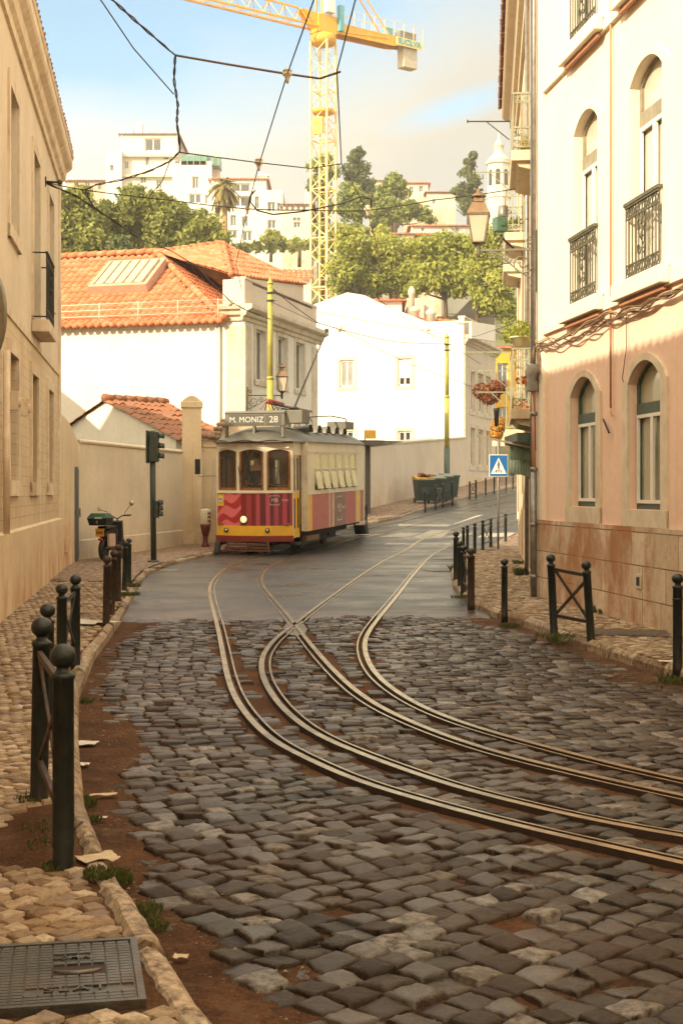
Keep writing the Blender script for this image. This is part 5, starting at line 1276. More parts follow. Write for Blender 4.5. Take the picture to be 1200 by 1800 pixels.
# things on and under the balconies
dpx=lambda Y,p:Vector((interp([(20.75,2.93),(37.1,4.60)],Y)-p,Y,0))
def leafball(V,Fq,c,rad,n,size,flat=1.0,up=.0):
    for _ in range(n):
        v=rng.normal(0,1,3); v/=np.linalg.norm(v); rr_=rng.uniform(.55,1)**.5
        p=np.array(c)+v*rr_*np.array([rad,rad,rad*flat]); nrm_=v+rng.normal(0,.6,3); nrm_/=np.linalg.norm(nrm_)
        t_=np.cross(nrm_,rng.normal(0,1,3)); t_/=np.linalg.norm(t_)+1e-9; b_=np.cross(nrm_,t_); s=size*rng.uniform(.6,1.3)
        k_=len(V); V+= [tuple(p-t_*s),tuple(p-b_*s*.55),tuple(p+t_*s),tuple(p+b_*s*.55)]; Fq.append((k_,k_+1,k_+2,k_+3))
def potplant(label,p,pr_,ph,blobs,lm,pm,size=.025,n=120,cat='potted plant',long=None):
    t=thing('potted_plant',label,cat,p)
    mb=MB()
    if long: mb.bevbox(-pr_,pr_,-long/2,long/2,0,ph,.02)
    else: mb.lathe([(pr_*.7,0),(pr_,ph*.85),(pr_*1.08,ph*.87),(pr_*1.08,ph),(pr_*.9,ph)],(0,0,0),14)
    mb.build('pot',pm,t)
    V,Fq=[],[]
    for (c,rad) in blobs: leafball(V,Fq,c,rad,n,size,.8)
    npmesh('foliage',V,Fq,lm,t,smooth=False)
    return t
potm=mat('cream_pot',(.68,.60,.36),.6); clay=mat('clay_pot',(.42,.16,.07),.8)
p=dpx(23.2,.22); p.z=3.97
potplant('bright green bushy plant in a round cream tub above the lowest balcony railing',p,.21,.16,[((0,0,.25),.20),((-.12,.25,.24),.18),((.02,-.25,.24),.18),((-.02,.1,.32),.16)],MT['leaf_bright'],potm,.030,160)
p=dpx(24.2,.22); p.z=7.05
potplant('spiky yellow green plants in a long planter on the uppermost near balcony',p,.09,.14,[((0,i*.28-.7,.30),.13) for i in range(6)],MT['leaf_bright'],clay,.05,40,long=1.6)
p=dpx(31.0,.25); p.z=7.10
potplant('small leafy plants on the second high balcony beside the pink towel',p,.08,.14,[((0,i*.3-.5,.30),.16) for i in range(4)],MT['leaf_olive'],clay,.04,60,long=1.2)
flm=leafmat('orange_flowers',(.55,.16,.02),(.7,.30,.04),(.20,.22,.05),6)
p=dpx(24.6,.20); p.z=2.95
potplant('red hanging flower pots behind the bars of the lowest balcony',p,.08,.14,[((0,-.35,.55),.10),((0,.2,.60),.10),((0,-.1,.20),.10)],leafmat('red_flowers',(.45,.05,.02),(.6,.12,.03),(.14,.12,.03),6),clay,.03,60,long=1.2)
p=dpx(31.4,.60); p.z=3.05
potplant('large purple leaved bush spilling over a far low balcony toward the street',p,.06,.40,[((-.15,0,.66),.25),((-.30,.1,.78),.24),((.0,-.1,.86),.22)],MT['leaf_red'],MT['iron_black'],.032,600)
p=dpx(33.0,.50); p.z=3.0
potplant('yellow flowering plant hanging on the wall above the house shaped sign',p,.05,.10,[((-.05,0,.10),.2),((-.1,0,-.08),.17),((0,.1,.22),.18)],flm,MT['iron_black'],.035,300)
# towel
mb=MB(); 
for i in range(6):
    a,b=i/6,(i+1)/6; mb.face([(.02*math.sin(a*9),-.3+.6*a,0),(.02*math.sin(b*9),-.3+.6*b,0),(.03*math.sin(b*9+1),-.3+.6*b,-.62),(.03*math.sin(a*9+1),-.3+.6*a,-.62)],0,True)
p=dpx(30.0,.10); p.z=8.55
o=mb.build('towel',mat('pink_towel',(.70,.06,.14),.9,var=.1),loc=p,label='bright pink towel hanging beside the second high balcony',cat='towel'); md=o.modifiers.new('s','SOLIDIFY'); md.thickness=.012
# clothes-line arms sticking out over the street
for i,(Y,z,l) in enumerate(((24.75,8.05,.75),(24.9,7.2,.65),(24.9,4.05,.78),(24.9,3.72,.7),(24.9,3.35,.6))):
    p=dpx(Y,0); t=thing('drying_rack',['green folding clothes rack arm highest above the street on the near top balcony','thin clothes rack arm just below the highest one on the top balcony','long thin clothes rack arm at the railing top of the lowest balcony','middle thin clothes rack arm on the lowest balcony','lowest short clothes rack arm on the lowest balcony'][i],'clothes rack',(p.x-.40,Y,z),0,'clothes rack arms on the balconies')
    mb=MB(); mb.bar((0,0,0),(-l,0,.0),.02,.02); mb.bar((-l,0,-.03),(-l,0,.03),.02,.02); mb.build('arm',MT['iron'] if i<1 else MT['iron_pale'],t)
    mb=MB(); mb.bar((-.02,0,-.32),(-l*.55,0,-.01),.015,.015); mb.build('brace',MT['iron'] if i<1 else MT['iron_pale'],t)
# dark awning box with a teal cloth sign
p=dpx(23.6,0); t=thing('awning','dark green awning box above a doorway with a slanting support arm','awning',(p.x,p.y,0),0)
mb=MB(); mb.prism([(-.42,2.55),(0,2.55),(0,2.30),(-.42,2.42)],'y',-.9,.9); mb.build('box',MT['green_frame'],t)
mb=MB(); mb.bar((-.9,.7,2.56),(-.02,-.85,2.28),.03,.03); mb.build('support_arm',MT['stone_trim'],t)
def tealm():
    m,nt,b,ns,ln=nm('faded_teal_cloth'); co=ocoord(ns); sp=ns.new('ShaderNodeSeparateXYZ'); ln.new(co,sp.inputs[0])
    f=noise(ns,ln,mapping(ns,ln,co,(9,1,34)),1.0,3,.5); c=mixc(ns,ln,ramp(ns,ln,f,[(.46,0.0),(.6,.45)]),(.42,.66,.60),(.60,.66,.52)); ln.new(c,b.inputs['Base Color']); b.inputs['Roughness'].default_value=.9; return m
p=dpx(24.35,0)
mb=MB(); n=8
for i in range(n):
    a,b=i/n,(i+1)/n; f=lambda t,z:(-.42+.40*t,.03*math.sin(t*7+z),z)
    for z0,z1 in ((1.88,2.15),(2.15,2.44)): mb.face([f(a,z0+.02*math.sin(5*a)*(z0<2)),f(b,z0+.02*math.sin(5*b)*(z0<2)),f(b,z1),f(a,z1)],0,True)
o=mb.build('cloth_sign',tealm(),loc=(p.x,p.y,0),label='faded teal cloth sign hanging under the dark green awning',cat='sign'); md=o.modifiers.new('s','SOLIDIFY'); md.thickness=.01

# ------------------------------------------------------------------ lanterns on scrolled brackets
def lantern(label,loc_,rz,arm,sc_=1.0,m_='iron',gl='lantern_glass',group='old street lanterns on wall brackets'):
    t=thing('street_lantern',label,'street lantern',loc_,rz,group)      # local: wall at x=0, arm runs to +x
    mi=MT[m_]; mb=MB()
    mb.box(-.0,.035,-.02,.02,-.62,.28); mb.bar((0,0,0),(arm,0,0),.03,.03)
    P=[]; 
    for i in range(20): a=i/19; P.append((.03+arm*.72*a,0,-.44+.42*math.sin(a*PI/2)**.9*(1)*(.25+.75*a)))
    mb.tube(P,.011,6)
    scroll(mb,(.21,0,-.20),.16,1.6,1,1,.012,a0=PI); scroll(mb,(.45,0,-.12),.09,1.5,-1,-1,.010,a0=0); scroll(mb,(.10,0,.12),.07,1.3,1,-1,.010,a0=PI); scroll(mb,(arm*.78,0,-.10),.07,1.5,1,1,.009,a0=1)
    scroll(mb,(.08,0,-.55),.06,1.3,1,1,.009,a0=PI)
    mb.build('bracket',mi,t)
    s=sc_; n=4
    def ringq(r,z): return [(arm+r*math.cos(PI/4+PI/2*i),r*math.sin(PI/4+PI/2*i),z) for i in range(4)]
    A=ringq(.125*s,.12*s); B=ringq(.215*s,.52*s); C2_=ringq(.245*s,.53*s); D_=ringq(.13*s,.70*s); E_=ringq(.10*s,.715*s); F_=ringq(.09*s,.79*s)
    g=MB()
    for i in range(4): j=(i+1)%4; g.face([A[i],A[j],B[j],B[i]])
    g.build('glass',MT[gl],t)
    f=MB()
    for i in range(4): j=(i+1)%4; f.bar(A[i],B[i],.02*s,.02*s); f.bar(A[i],A[j],.02*s,.02*s); f.bar(B[i],B[j],.025*s,.025*s)
    for i in range(4): a_=Vector(A[i]).lerp(Vector(A[(i+1)%4]),.5); b_=Vector(B[i]).lerp(Vector(B[(i+1)%4]),.5)
    f.poly(A,[(0,1,2,3)])
    f.lathe([(.02*s,-.10*s),(.035*s,-.02*s),(.03*s,.04*s),(.06*s,.10*s),(.10*s,.118*s)],(arm,0,0),10)
    f.build('cage',mi,t)
    h=MB()
    for P_,Q_ in ((C2_,D_),(E_,F_)):
        h.poly(P_+Q_,[(i,(i+1)%4,4+(i+1)%4,4+i) for i in range(4)]+[(3,2,1,0),(4,5,6,7)])
    h.lathe([(.11*s,.79*s),(.12*s,.80*s),(.09*s,.83*s),(.03*s,.86*s),(.03*s,.89*s),(.001,.92*s)],(arm,0,0),10)
    h.build('hood',MT['lantern_hood'] if 'lantern_hood' in MT else mi,t)
    return t
MT['lantern_glass']=glassy('frosted_amber_glass',(.50,.42,.33),.35,.5,.1); MT['lantern_hood']=mat('rusty_lantern_hood',(.22,.14,.075),.6,.2,var=.2,vs=12)
MT['iron_soft']=mat('sunfaded_iron',(.17,.16,.11),.6,.2,var=.2,vs=12)
lantern('big old street lantern with rusty hood sticking out from the pink house corner',(2.82,20.55,5.11),R(172),.84,.98,'iron_soft')
o_=Mw@Vector((.05,-.06,0)); lantern('smaller amber lantern on a scrolled bracket on the white house corner',(C0.x+.08,45.9,4.72),R(3),1.13,1.15,'iron_black')
# green floodlight behind the lantern
t=thing('flood_lamp','green box-like flood lamp with a grey drum just right of the big lantern','lamp',(2.78,24.9,6.35),R(20))
mb=MB(); mb.bevbox(-.12,.10,-.1,.1,-.20,.06,.03); mb.box(-.05,.03,-.12,-.1,-.10,-.02); mb.build('housing',mat('green_lamp',(.07,.15,.10),.5),t)
mb=MB(); mb.lathe([(.085,-.02),(.095,.0),(.085,.18),(.001,.19)],(.05,0,.08),12); mb.build('drum',MT['zinc'],t)
mb=MB(); mb.tube([(0,0,-.24),(.1,0,-.36),(.3,0,-.5),(.62,0,-.45)],.02,8); mb.build('arm',MT['iron_black'],t)

# ------------------------------------------------------------------ bollards
def bollard_mesh(h=1.0,m=0):
    """tapered post, collar rings, neck and ball; height 1 is scaled later"""
    mb=MB(); r=.046
    mb.lathe([(r*1.06,-.12),(r*1.05,0),(r*1.04,.02),(r,.03),(r*.985,.815),(r*1.12,.82),(r*1.12,.838),(r*.86,.845),(r*.62,.856),(r*.60,.868)],(0,0,0),20)
    mb.lathe([(r*1.12,.70),(r*1.12,.715),(r*.99,.716)],(0,0,0),20) if m else None
    n=12; mb.lathe([(max(1e-7,.0555*math.sin(PI*i/n)) ,.917-.0555*math.cos(PI*i/n)) for i in range(1,n+1)],(0,0,0),20)
    return mb
def boll(px,pb,pt,label,group,ring=0,rust=False,lean=(0,0),lift=PZ,wide=1.0):
    g=G(px,pb,lift); h=(pb-pt)*g.y/F
    t=thing('bollard',label,'bollard',g,0,group); t.rotation_euler=(lean[0],lean[1],rnd.uniform(0,6))
    mb=bollard_mesh(1,ring); s=h/.9725
    r0=rnd.random
    mb.v=[(x*wide*(.5+.5*s),y*wide*(.5+.5*s),z*s) for x,y,z in mb.v]
    # body and ball as parts
    cut=.856*s
    o=mb.build('post',MT['bollard_rust' if rust else 'bollard'],t)
    return t,g,h
GLB='dark bollards along the left kerb'; GRB='dark bollards along the right kerb'
def lbl(s): return s
LB={}
def frame(a,b,h1,h2,label,rust=False,group=None,w=.035):
    """X-braced rails between two posts"""
    t=thing('barrier_frame',label,'barrier',a,0,group)
    A_,B_=Vector((0,0,0)),b-a; dirn=(B_-A_); dirn.normalize(); A_=A_+dirn*.045; B_=B_-dirn*.045
    up=lambda P,z:P+Vector((0,0,z))
    mm=MT['bollard_rust' if rust else 'bollard']
    for nm__,p,q in (('top_rail',up(A_,h1*.80),up(B_,h2*.80)),('bottom_rail',up(A_,h1*.21),up(B_,h2*.21)),('brace',up(A_,h1*.78),up(B_,h2*.23)),('brace',up(A_,h1*.23),up(B_,h2*.78))):
        mb=MB(); mb.bar(p,q,.012 if 'brace' in nm__ else .022,w); mb.build(nm__,mm,t)
    return t
B1=boll(112,1520,1131.7,'nearest and tallest looking bollard at the lower left with a shiny ball top',GLB,wide=1.0,lean=(0,.012))
B2=boll(69,1402,1085,'second bollard at left, joined to the nearest one by a braced frame',GLB,lean=(0,.022))
B3=boll(84,1277,1060.7,'bollard half hidden directly behind the second left one',GLB)
B4=boll(109,1197,1026,'bollard left of a pair behind the front posts, nearer of the pair',GLB)
B5=boll(133,1170,1010,'bollard right of a pair behind the front posts, with a rail at its left',GLB)
B6=boll(187,1097,977,'leftmost of the rusty group of bollards by the plastic bag',GLB,rust=True,lean=(0,-.03))
B7=boll(196,1078,966.7,'leaning rusty bollard joined to the one beside the plastic bag',GLB,rust=True,lean=(0,.045))
B8=boll(208,1055,957,'mossy bollard standing just behind the leaning rusty one',GLB,rust=True)
B9=boll(219,1036.7,950.7,'bollard in the grass tuft left of the traffic light, nearer one',GLB,lean=(0,.03))
B10=boll(227,1023,946,'bollard in the grass tuft left of the traffic light, farther one',GLB)
frame(B1[1],B2[1],B1[2],B2[2],'braced metal frame between the two nearest left bollards',rust=True)
frame(B4[1],B5[1],B4[2],B5[2],'braced metal frame between the pair of posts behind the front left ones')
frame(B6[1],B7[1],B6[2],B7[2],'rusty braced frame between the leaning bollards near the plastic bag',rust=True)
R1=boll(1190,1172,1008,'bollard at the right edge of the photo with two raised rings',GRB,ring=1)
R2=boll(1038,1123,985,'right post of the braced pair before the rusty stone wall',GRB,lean=(0,-.085))
R3=boll(973,1110,973.8,'left post of the braced pair before the rusty stone wall',GRB,lean=(0,.05))
R4=boll(886,1082,982,'single ringed bollard standing alone left of the braced pair',GRB,ring=1)
R5=boll(827.5,1061,964,'rusty scraped bollard at the bend of the right kerb, nearest of the cluster',GRB,rust=True,wide=1.2)
R6=boll(814,1040,959,'dark bollard joined to the rusty scraped one at the kerb bend',GRB,wide=1.1)
R7=boll(808,1030,951,'bollard tucked behind the leftmost one of the kerb bend cluster',GRB)
R8=boll(801,1018,934,'leftmost bollard of the cluster at the bend of the right kerb',GRB,wide=1.1)
R9=boll(814,972,926,'thin bollard of a close pair behind the kerb bend, left one',GRB)
R10=boll(821,969,923,'thin bollard of a close pair behind the kerb bend, right one',GRB)
R11=boll(834,972,919,'lone thin bollard between the close pair and the far braced pair',GRB)
R12=boll(848,966.5,914,'left post of the far braced pair beside the crossing sign pole',GRB)
R13=boll(862,962,910,'right post of the far braced pair beside the crossing sign pole',GRB)
R14=boll(888,951.6,902,'farthest right bollard, standing right of the crossing sign pole',GRB)
frame(R3[1],R2[1],R3[2],R2[2],'leaning X-braced frame in front of the rusty stone wall')
frame(R5[1],R6[1],R5[2],R6[2],'short rusty frame between the posts at the right kerb bend',rust=True)
frame(R12[1],R13[1],R12[2],R13[2],'far X-braced frame left of the crossing sign pole')
GU='thin posts along the uphill kerb'
FB=[]
for i,(px,pb,pt,l) in enumerate(((623,923,887,'thin post left of the shelter fence behind the tram'),(643.5,919,884,'thin post beside the bus shelter leg'),(747,896,862,'thin post in front of the leftmost wheelie bin'),(765,891,852,'left post of the braced pair in front of the bins'),(778,887.5,850,'right post of the braced pair in front of the bins'),(794.4,884,846,'thin post right of the wheelie bins'),(825,874.5,846,'left post of the far uphill braced pair'),(836,872.5,843.5,'right post of the far uphill braced pair'),(853,867,840,'lone far post right of the uphill braced pair'),(868,864,838,'far post seen left under the blue crossing sign'),(876,862,838,'far post seen behind the crossing sign pole'),(889,860,836,'far post seen right of the crossing sign pole'),(901,857,834,'farthest uphill post by the edge of the balcony house'))):
    FB.append(boll(px,pb,pt,l,GU))
frame(FB[0][1],FB[1][1],FB[0][2],FB[1][2],'small X-braced frame beside the bus shelter leg')
frame(FB[3][1],FB[4][1],FB[3][2],FB[4][2],'small X-braced frame in front of the wheelie bins')
frame(FB[6][1],FB[7][1],FB[6][2],FB[7][2],'small X-braced frame on the far uphill pavement')

# ------------------------------------------------------------------ signs, lights, poles
g=G(875,965,PZ); HS=lambda y:(965-y)*g.y/F
t=thing('crossing_sign','blue square pedestrian crossing sign on a thin grey pole on the right pavement','road sign',g,R(4))
mb=MB(); mb.tube([(0,0,-.1),(0,0,HS(747))],.028,10); mb.build('pole',MT['zinc'],t)
blue=mat('sign_blue',(.0,.10,.33),.35,var=.03); wsg=mat('sign_white',(.72,.72,.68),.4,var=.03); blk=mat('sign_black',(.015,.015,.015),.5)
cz=HS(818.5); 
mb=MB(); mb.bevbox(-.25,.25,-.055,-.035,cz-.29,cz+.29,.012); pn=mb.build('sign_plate',wsg,t)
mb=MB(); mb.bevbox(-.235,.235,-.060,-.052,cz-.275,cz+.275,.004); mb.build('blue_field',blue,pn)
mb=MB(); mb.poly([(-.205,-.063,cz-.215),(.205,-.063,cz-.215),(0,-.063,cz+.21)],[(0,1,2)]); mb.build('triangle',wsg,pn)
mb=MB(); y=-.066
mb.lathe([(.0001,0),(.020,.001)],(0,y,cz+.105),12,T=Matrix.Rotation(PI/2,4,'X'))
def lim(p,q,w): mb.bar((p[0],y,cz+p[1]),(q[0],y,cz+q[1]),w,.004)
lim((0,.08),(0,-.03),.038); lim((-.005,.07),(-.045,.01),.014); lim((.005,.07),(.045,.02),.014); lim((-.045,.01),(-.05,-.01),.012); lim((.045,.02),(.04,-.01),.012)
lim((-.004,-.02),(-.035,-.13),.018); lim((.004,-.02),(.035,-.13),.018)
mb.build('walking_figure',blk,pn)
for i,x in enumerate((-.125,-.065,0,.065,.125)):
    mb=MB(); mb.bar((x*.8,y,cz-.12),(x*1.12,y,cz-.185),.026,.004); mb.build('stripe',blk,pn)
t=thing('house_shaped_sign','back of a pale house-shaped sign above the blue crossing sign','road sign',(g.x,g.y,g.z),R(-8))
z0,z1,z2=HS(784),HS(762),HS(747)
mb=MB(); mb.prism([(-.16,z0),(.17,z0),(.17,z1),(.005,z2+.03),(-.16,z1)],'y',.035,.055); mb.build('sign_plate',MT['stone_trim'],t)
mb=MB(); mb.tube([(0,0.02,z0-.25),(0,0.02,z2)],.022,8); mb.build('bracket',MT['zinc'],t)
# traffic light
g=G(268,988,PZ); t=thing('traffic_light','dark green traffic light with two signal heads turned away, on the left pavement','traffic light',g,0)
HS=lambda y:(988-y)*g.y/F
tlm=mat('traffic_green',(.035,.05,.038),.5,var=.15,vs=10,bs=60,bst=.1)
mb=MB(); mb.tube([(.03,0,-.1),(.0,0,HS(757))],.062,14); mb.lathe([(.13,0),(.13,.02),(.06,.05)],(0.02,0,0),14); mb.build('pole',tlm,t); 
def head(z0,z1,x0,x1,vis,lab):
    mb=MB(); mb.bevbox(x0,x1,-.13,.16,z0,z1,.02); h=mb.build('signal_head',tlm,t); n=3; dz=(z1-z0)/3
    for i in range(3):
        zc_=z0+dz*(i+.5); v=MB(); pts=[]
        for a_ in range(9):
            a=PI*(a_/8)*1.15-.24; pts.append((.0,.095*math.cos(a),.095*math.sin(a)))
        vs=[(x1,p[1]+.01,zc_+p[2]) for p in pts]+[(x1+vis*(1.0-.0*abs(p[1])),p[1]+.01,zc_+p[2]*.93-.012) for p in pts]
        v.poly(vs,[(k_,k_+1,9+k_+1,9+k_) for k_ in range(8)],0,True); o=v.build('visor',tlm,h); md=o.modifiers.new('s','SOLIDIFY'); md.thickness=.008
        v=MB(); v.lathe([(.0001,.012),(.05,.008),(.085,.0)],(x1+.002,.01,zc_),14,T=Matrix.Rotation(PI/2,4,'Y')); v.build('lens',MT['dark_in'],h)
    return h
head(HS(812),HS(759),-.06,.13,.12,''); 
mb=MB(); mb.box(-.12,-.085,-.16,.19,HS(814),HS(757)); mb.build('backboard',tlm,t)
head(HS(910),HS(880),.06,.13,.09,'')
# round mirror-like sign back at the left edge
t=thing('round_sign','weathered back of a large round sign at the left edge of the photo','road sign',(-2.286,9.0,PZ),R(-46))
mb=MB(); mb.lathe([(.0001,0),(.33,.0),(.352,.012),(.352,.03),(.33,.034),(.0001,.03)],(0,0,2.60),40,T=Matrix.Rotation(PI/2,4,'X')); mb.build('disc',mat('weathered_sign_back',(.30,.30,.25),.55,.4,var=.2,vs=5,grime=(.20,.15,.09),gs=3),t)
mb=MB(); mb.tube([(0,.07,-.1),(0,.07,3.0)],.03,12); mb.build('pole',MT['zinc'],t)
mb=MB(); mb.bevbox(-.28,.28,-.02,.0,2.05,2.22,.006); mb.lathe([(.0001,.0),(.04,.006),(.045,.0)],(.06,-.022,2.125),16,T=Matrix.Rotation(PI/2,4,'X')); mb.build('small_plate',MT['stone_trim'],t)
# yellow-green tram poles
for (px,Y,top,l,split) in ((476,45.6,497,'yellow-green iron tram pole rising behind the tram roof against the white house',None),(785,61.0,592,'yellow tram pole with a dark green foot behind the wheelie bins',787)):
    X=(px-600)/F*Y+(.0 if split else -.02); z0=zf(Y)+PZ; zt=hh(top,Y); t=thing('tram_pole',l,'pole',(X,Y,z0),0,'iron poles carrying the tram wires'); h=zt-z0
    mb=MB(); zs=hh(split,Y)-z0 if split else 2.2
    mb.tube([(0,0,zs),(0,0,zs+(h-zs)*.45)],.105,12); mb.tube([(0,0,zs+(h-zs)*.45),(0,0,h-.05)],.085,12); mb.lathe([(.115,0),(.115,.08),(.09,.1)],(0,0,zs+(h-zs)*.45),12); mb.lathe([(.10,0),(.11,.05),(.05,.12),(.03,.2),(.001,.24)],(0,0,h-.05),12)
    mb.build('shaft',MT['pole'],t)
    mb=MB(); mb.tube([(0,0,-.2),(0,0,zs)],.125,12); mb.lathe([(.19,-.1),(.19,.25),(.13,.32)],(0,0,0),12); mb.build('foot',MT['pole_dark'] if split else MT['pole'],t)
    mb=MB(); 
    for zz in (h-.35,h-.6): mb.lathe([(.12,0),(.12,.05)],(0,0,zz),12); mb.bar((0,0,zz+.02),(.22,0,zz+.02),.02,.02)
    mb.build('clamp',MT['iron'],t)
# white box sign on a bracket at the bright building's corner
p=at(820,566,70.1); t=thing('box_sign','blank white rectangular sign box on a short bracket at the bright building corner','sign',p,ROT(sv)+0)
mb=MB(); mb.box(-.0,.06,-.1,-.05,-.06,.0); mb.bar((0,.6,0),(0,-.35,0),.05,.05); mb.build('bracket',MT['stone_trim'],t)
a=at(822,577,70); mb=MB(); mb.bevbox(.0,2.1,-.28,-.14,-.82,.0,.02); mb.build('panel',MT['white_wall'],t)
t.rotation_euler=(0,0,R(50))
# bus shelter
g=G(646,903,PZ); t=thing('bus_shelter','dark bus stop shelter with a flat roof and a yellow square sign on top','bus shelter',g,R(8))
HS=lambda y:(903-y)*g.y/F; sk_=mat('shelter_metal',(.09,.085,.07),.5,.4,var=.1)
for x,y_ in ((-.0,0),(-1.9,.5)):
    mb=MB(); mb.box(x-.09,x+.09,y_-.06,y_+.06,-.1,HS(781)); mb.build('leg',sk_,t)
mb=MB(); mb.prism([(-.55,HS(781)),(1.35,HS(781)+.08),(1.35,HS(781)+.13),(-.55,HS(781)+.16)],'x',-2.4,.35); mb.build('roof_edge',sk_,t) if 0 else None
mb=MB(); mb.prism([(-2.3,HS(783)+.02),(.35,HS(783)-.02),(1.15,HS(778)),(1.15,HS(777)),(.3,HS(775)),(-2.3,HS(775))],'y',-.8,1.0); mb.build('roof',sk_,t)
mb=MB(); mb.box(-2.0,-.12,.28,.31,.35,2.1); mb.build('glass_back',clearglass('shelter_glass'),t)
mb=MB(); mb.box(-1.8,-.2,-.0,.3,.45,.5); mb.build('bench',sk_,t)
mb=MB(); mb.bevbox(-.12,.30,-.05,.05,HS(771)+.0,HS(756),.01); mb.build('yellow_sign',mat('amber_sign',(.72,.40,.05),.5),t)
mb=MB(); mb.bar((-.1,0,HS(776)),(-.1,0,HS(756)),.04,.04); mb.build('sign_post',sk_,t)
# faint yellow stencil on the long wall is part of that wall's paint
# wheelie bins
def bin_(px,pb,ph,w,label,lid,rz,open_=False):
    g=G(px,pb,PZ); h=ph*g.y/F; t=thing('wheelie_bin',label,'bin',g,rz,'wheelie bins against the uphill wall')
    gb=MT['bin_green']; mb=MB(); b,d_=w/2,w*.52
    vs=[(-b*.78,-d_*.75,.10),(b*.78,-d_*.75,.10),(b*.78,d_*.75,.10),(-b*.78,d_*.75,.10),(-b,-d_,h*.90),(b,-d_,h*.90),(b,d_,h*.93),(-b,d_,h*.93)]
    mb.poly(vs,[(0,3,2,1),(4,5,6,7),(0,1,5,4),(1,2,6,5),(2,3,7,6),(3,0,4,7)]); mb.box(-b*1.04,b*1.04,-d_*1.06,-d_*.98,h*.84,h*.90); mb.box(-b*.5,b*.5,-d_*.93,-d_*.86,h*.35,h*.62)
    mb.build('body',gb,t)
    mb=MB(); P=[(-d_*1.08,h*.90),(-d_*1.1,h*.93),(-d_*.3,h*.985),(d_*.7,h),(d_*1.1,h*.97),(d_*1.1,h*.93)]
    if open_: P=[(-d_*1.0,h*.91),(-d_*1.02,h*.96),(d_*.9,h*1.08),(d_*1.1,h*1.02),(d_*1.1,h*.94)]
    mb.prism(P,'x',-b*1.03,b*1.03); mb.build('lid',lid,t)
    for s in (-1,1):
        mb=MB(); mb.lathe([(.001,-.03),(.10,-.03),(.11,0),(.10,.03),(.001,.03)],(s*b*.8,d_*.8,.10),12,T=Matrix.Rotation(PI/2,4,'Y')); mb.build('wheel',MT['iron_black'],t)
    mb=MB(); mb.tube([(-b*.6,d_*1.05,h*.9),(-b*.6,d_*1.22,h*.93),(b*.6,d_*1.22,h*.93),(b*.6,d_*1.05,h*.9)],.016,6); mb.build('handle',gb,t)
    return t,g,h
MT['bin_green']=mat('bin_green',(.010,.026,.018),.45,var=.15)
yl=mat('bin_yellow_lid',(.50,.32,.05),.5); gy=mat('bin_grey_lid',(.16,.18,.15),.5)
b1=bin_(744,884.5,45,.72,'leftmost wheelie bin, with a yellow lid propped open by rubbish',yl,R(12),True)
bin_(763,884,47,.74,'second wheelie bin from the left with a grey lid',gy,R(15)); bin_(777,881,47,.70,'third wheelie bin from the left, half hidden by the braced posts',gy,R(17)); bin_(789,878,46,.66,'rightmost wheelie bin beside the yellow pole',gy,R(18))
mb=MB(); q=Vector((b1[1].x,b1[1].y,b1[1].z+b1[2]*1.0)); r=random.Random(5)
for i in range(5): mb.bevbox(-.25+.1*i,-.05+.1*i,-.1,.15,-.05,.08+.1*r.random(),.01,T=Matrix.Rotation(r.uniform(-.5,.5),4,'Y'))
mb.build('rubbish',mat('rubbish_orange',(.45,.14,.05),.8,var=.3,vs=8),loc=q,label='orange rubbish heaped under the open lid of the leftmost bin',cat='rubbish')
# ------------------------------------------------------------------ the tram
tr=thing('tram','old yellow, white and red striped single tram coming round the bend under its wires','tram',(-2.27,36,0.005),0)
tr.rotation_euler=(R(1.3),0,R(-14))
cr=mat('tram_cream_paint',(.66,.60,.48),.4,var=.08,vs=3,grime=(.50,.40,.26),gs=2)
yel=mat('tram_yellow_paint',(.72,.42,.03),.38,var=.06,vs=3,grime=(.50,.27,.04),gs=3)
mar=mat('tram_maroon_paint',(.20,.018,.014),.4,var=.15,vs=4)
wood=mat('varnished_wood',(.30,.115,.03),.4,var=.25,vs=6)
roofm=mat('tram_roof_canvas',(.12,.118,.098),.5,var=.18,vs=2.5,bs=14,bst=.15,grime=(.12,.095,.06),gs=3)
und=mat('tram_underframe',(.012,.010,.008),.8,var=.3,vs=6,grime=(.03,.017,.010))
ch=mat('chrome',(.6,.58,.5),.25,.9)
signm=mat('sign_box_grey',(.13,.123,.10),.55,var=.1)
sblk=mat('destination_blind',(.07,.065,.05),.5,var=.1)
wt=mat('lettering_white',(.50,.49,.44),.5,var=.02)
tglass=clearglass('tram_glass',(.20,.17,.13),.14)
sideglass=mat('reflecting_side_glass',(.88,.82,.66),.12,.75,var=.12,vs=3,bs=3,bst=.1)
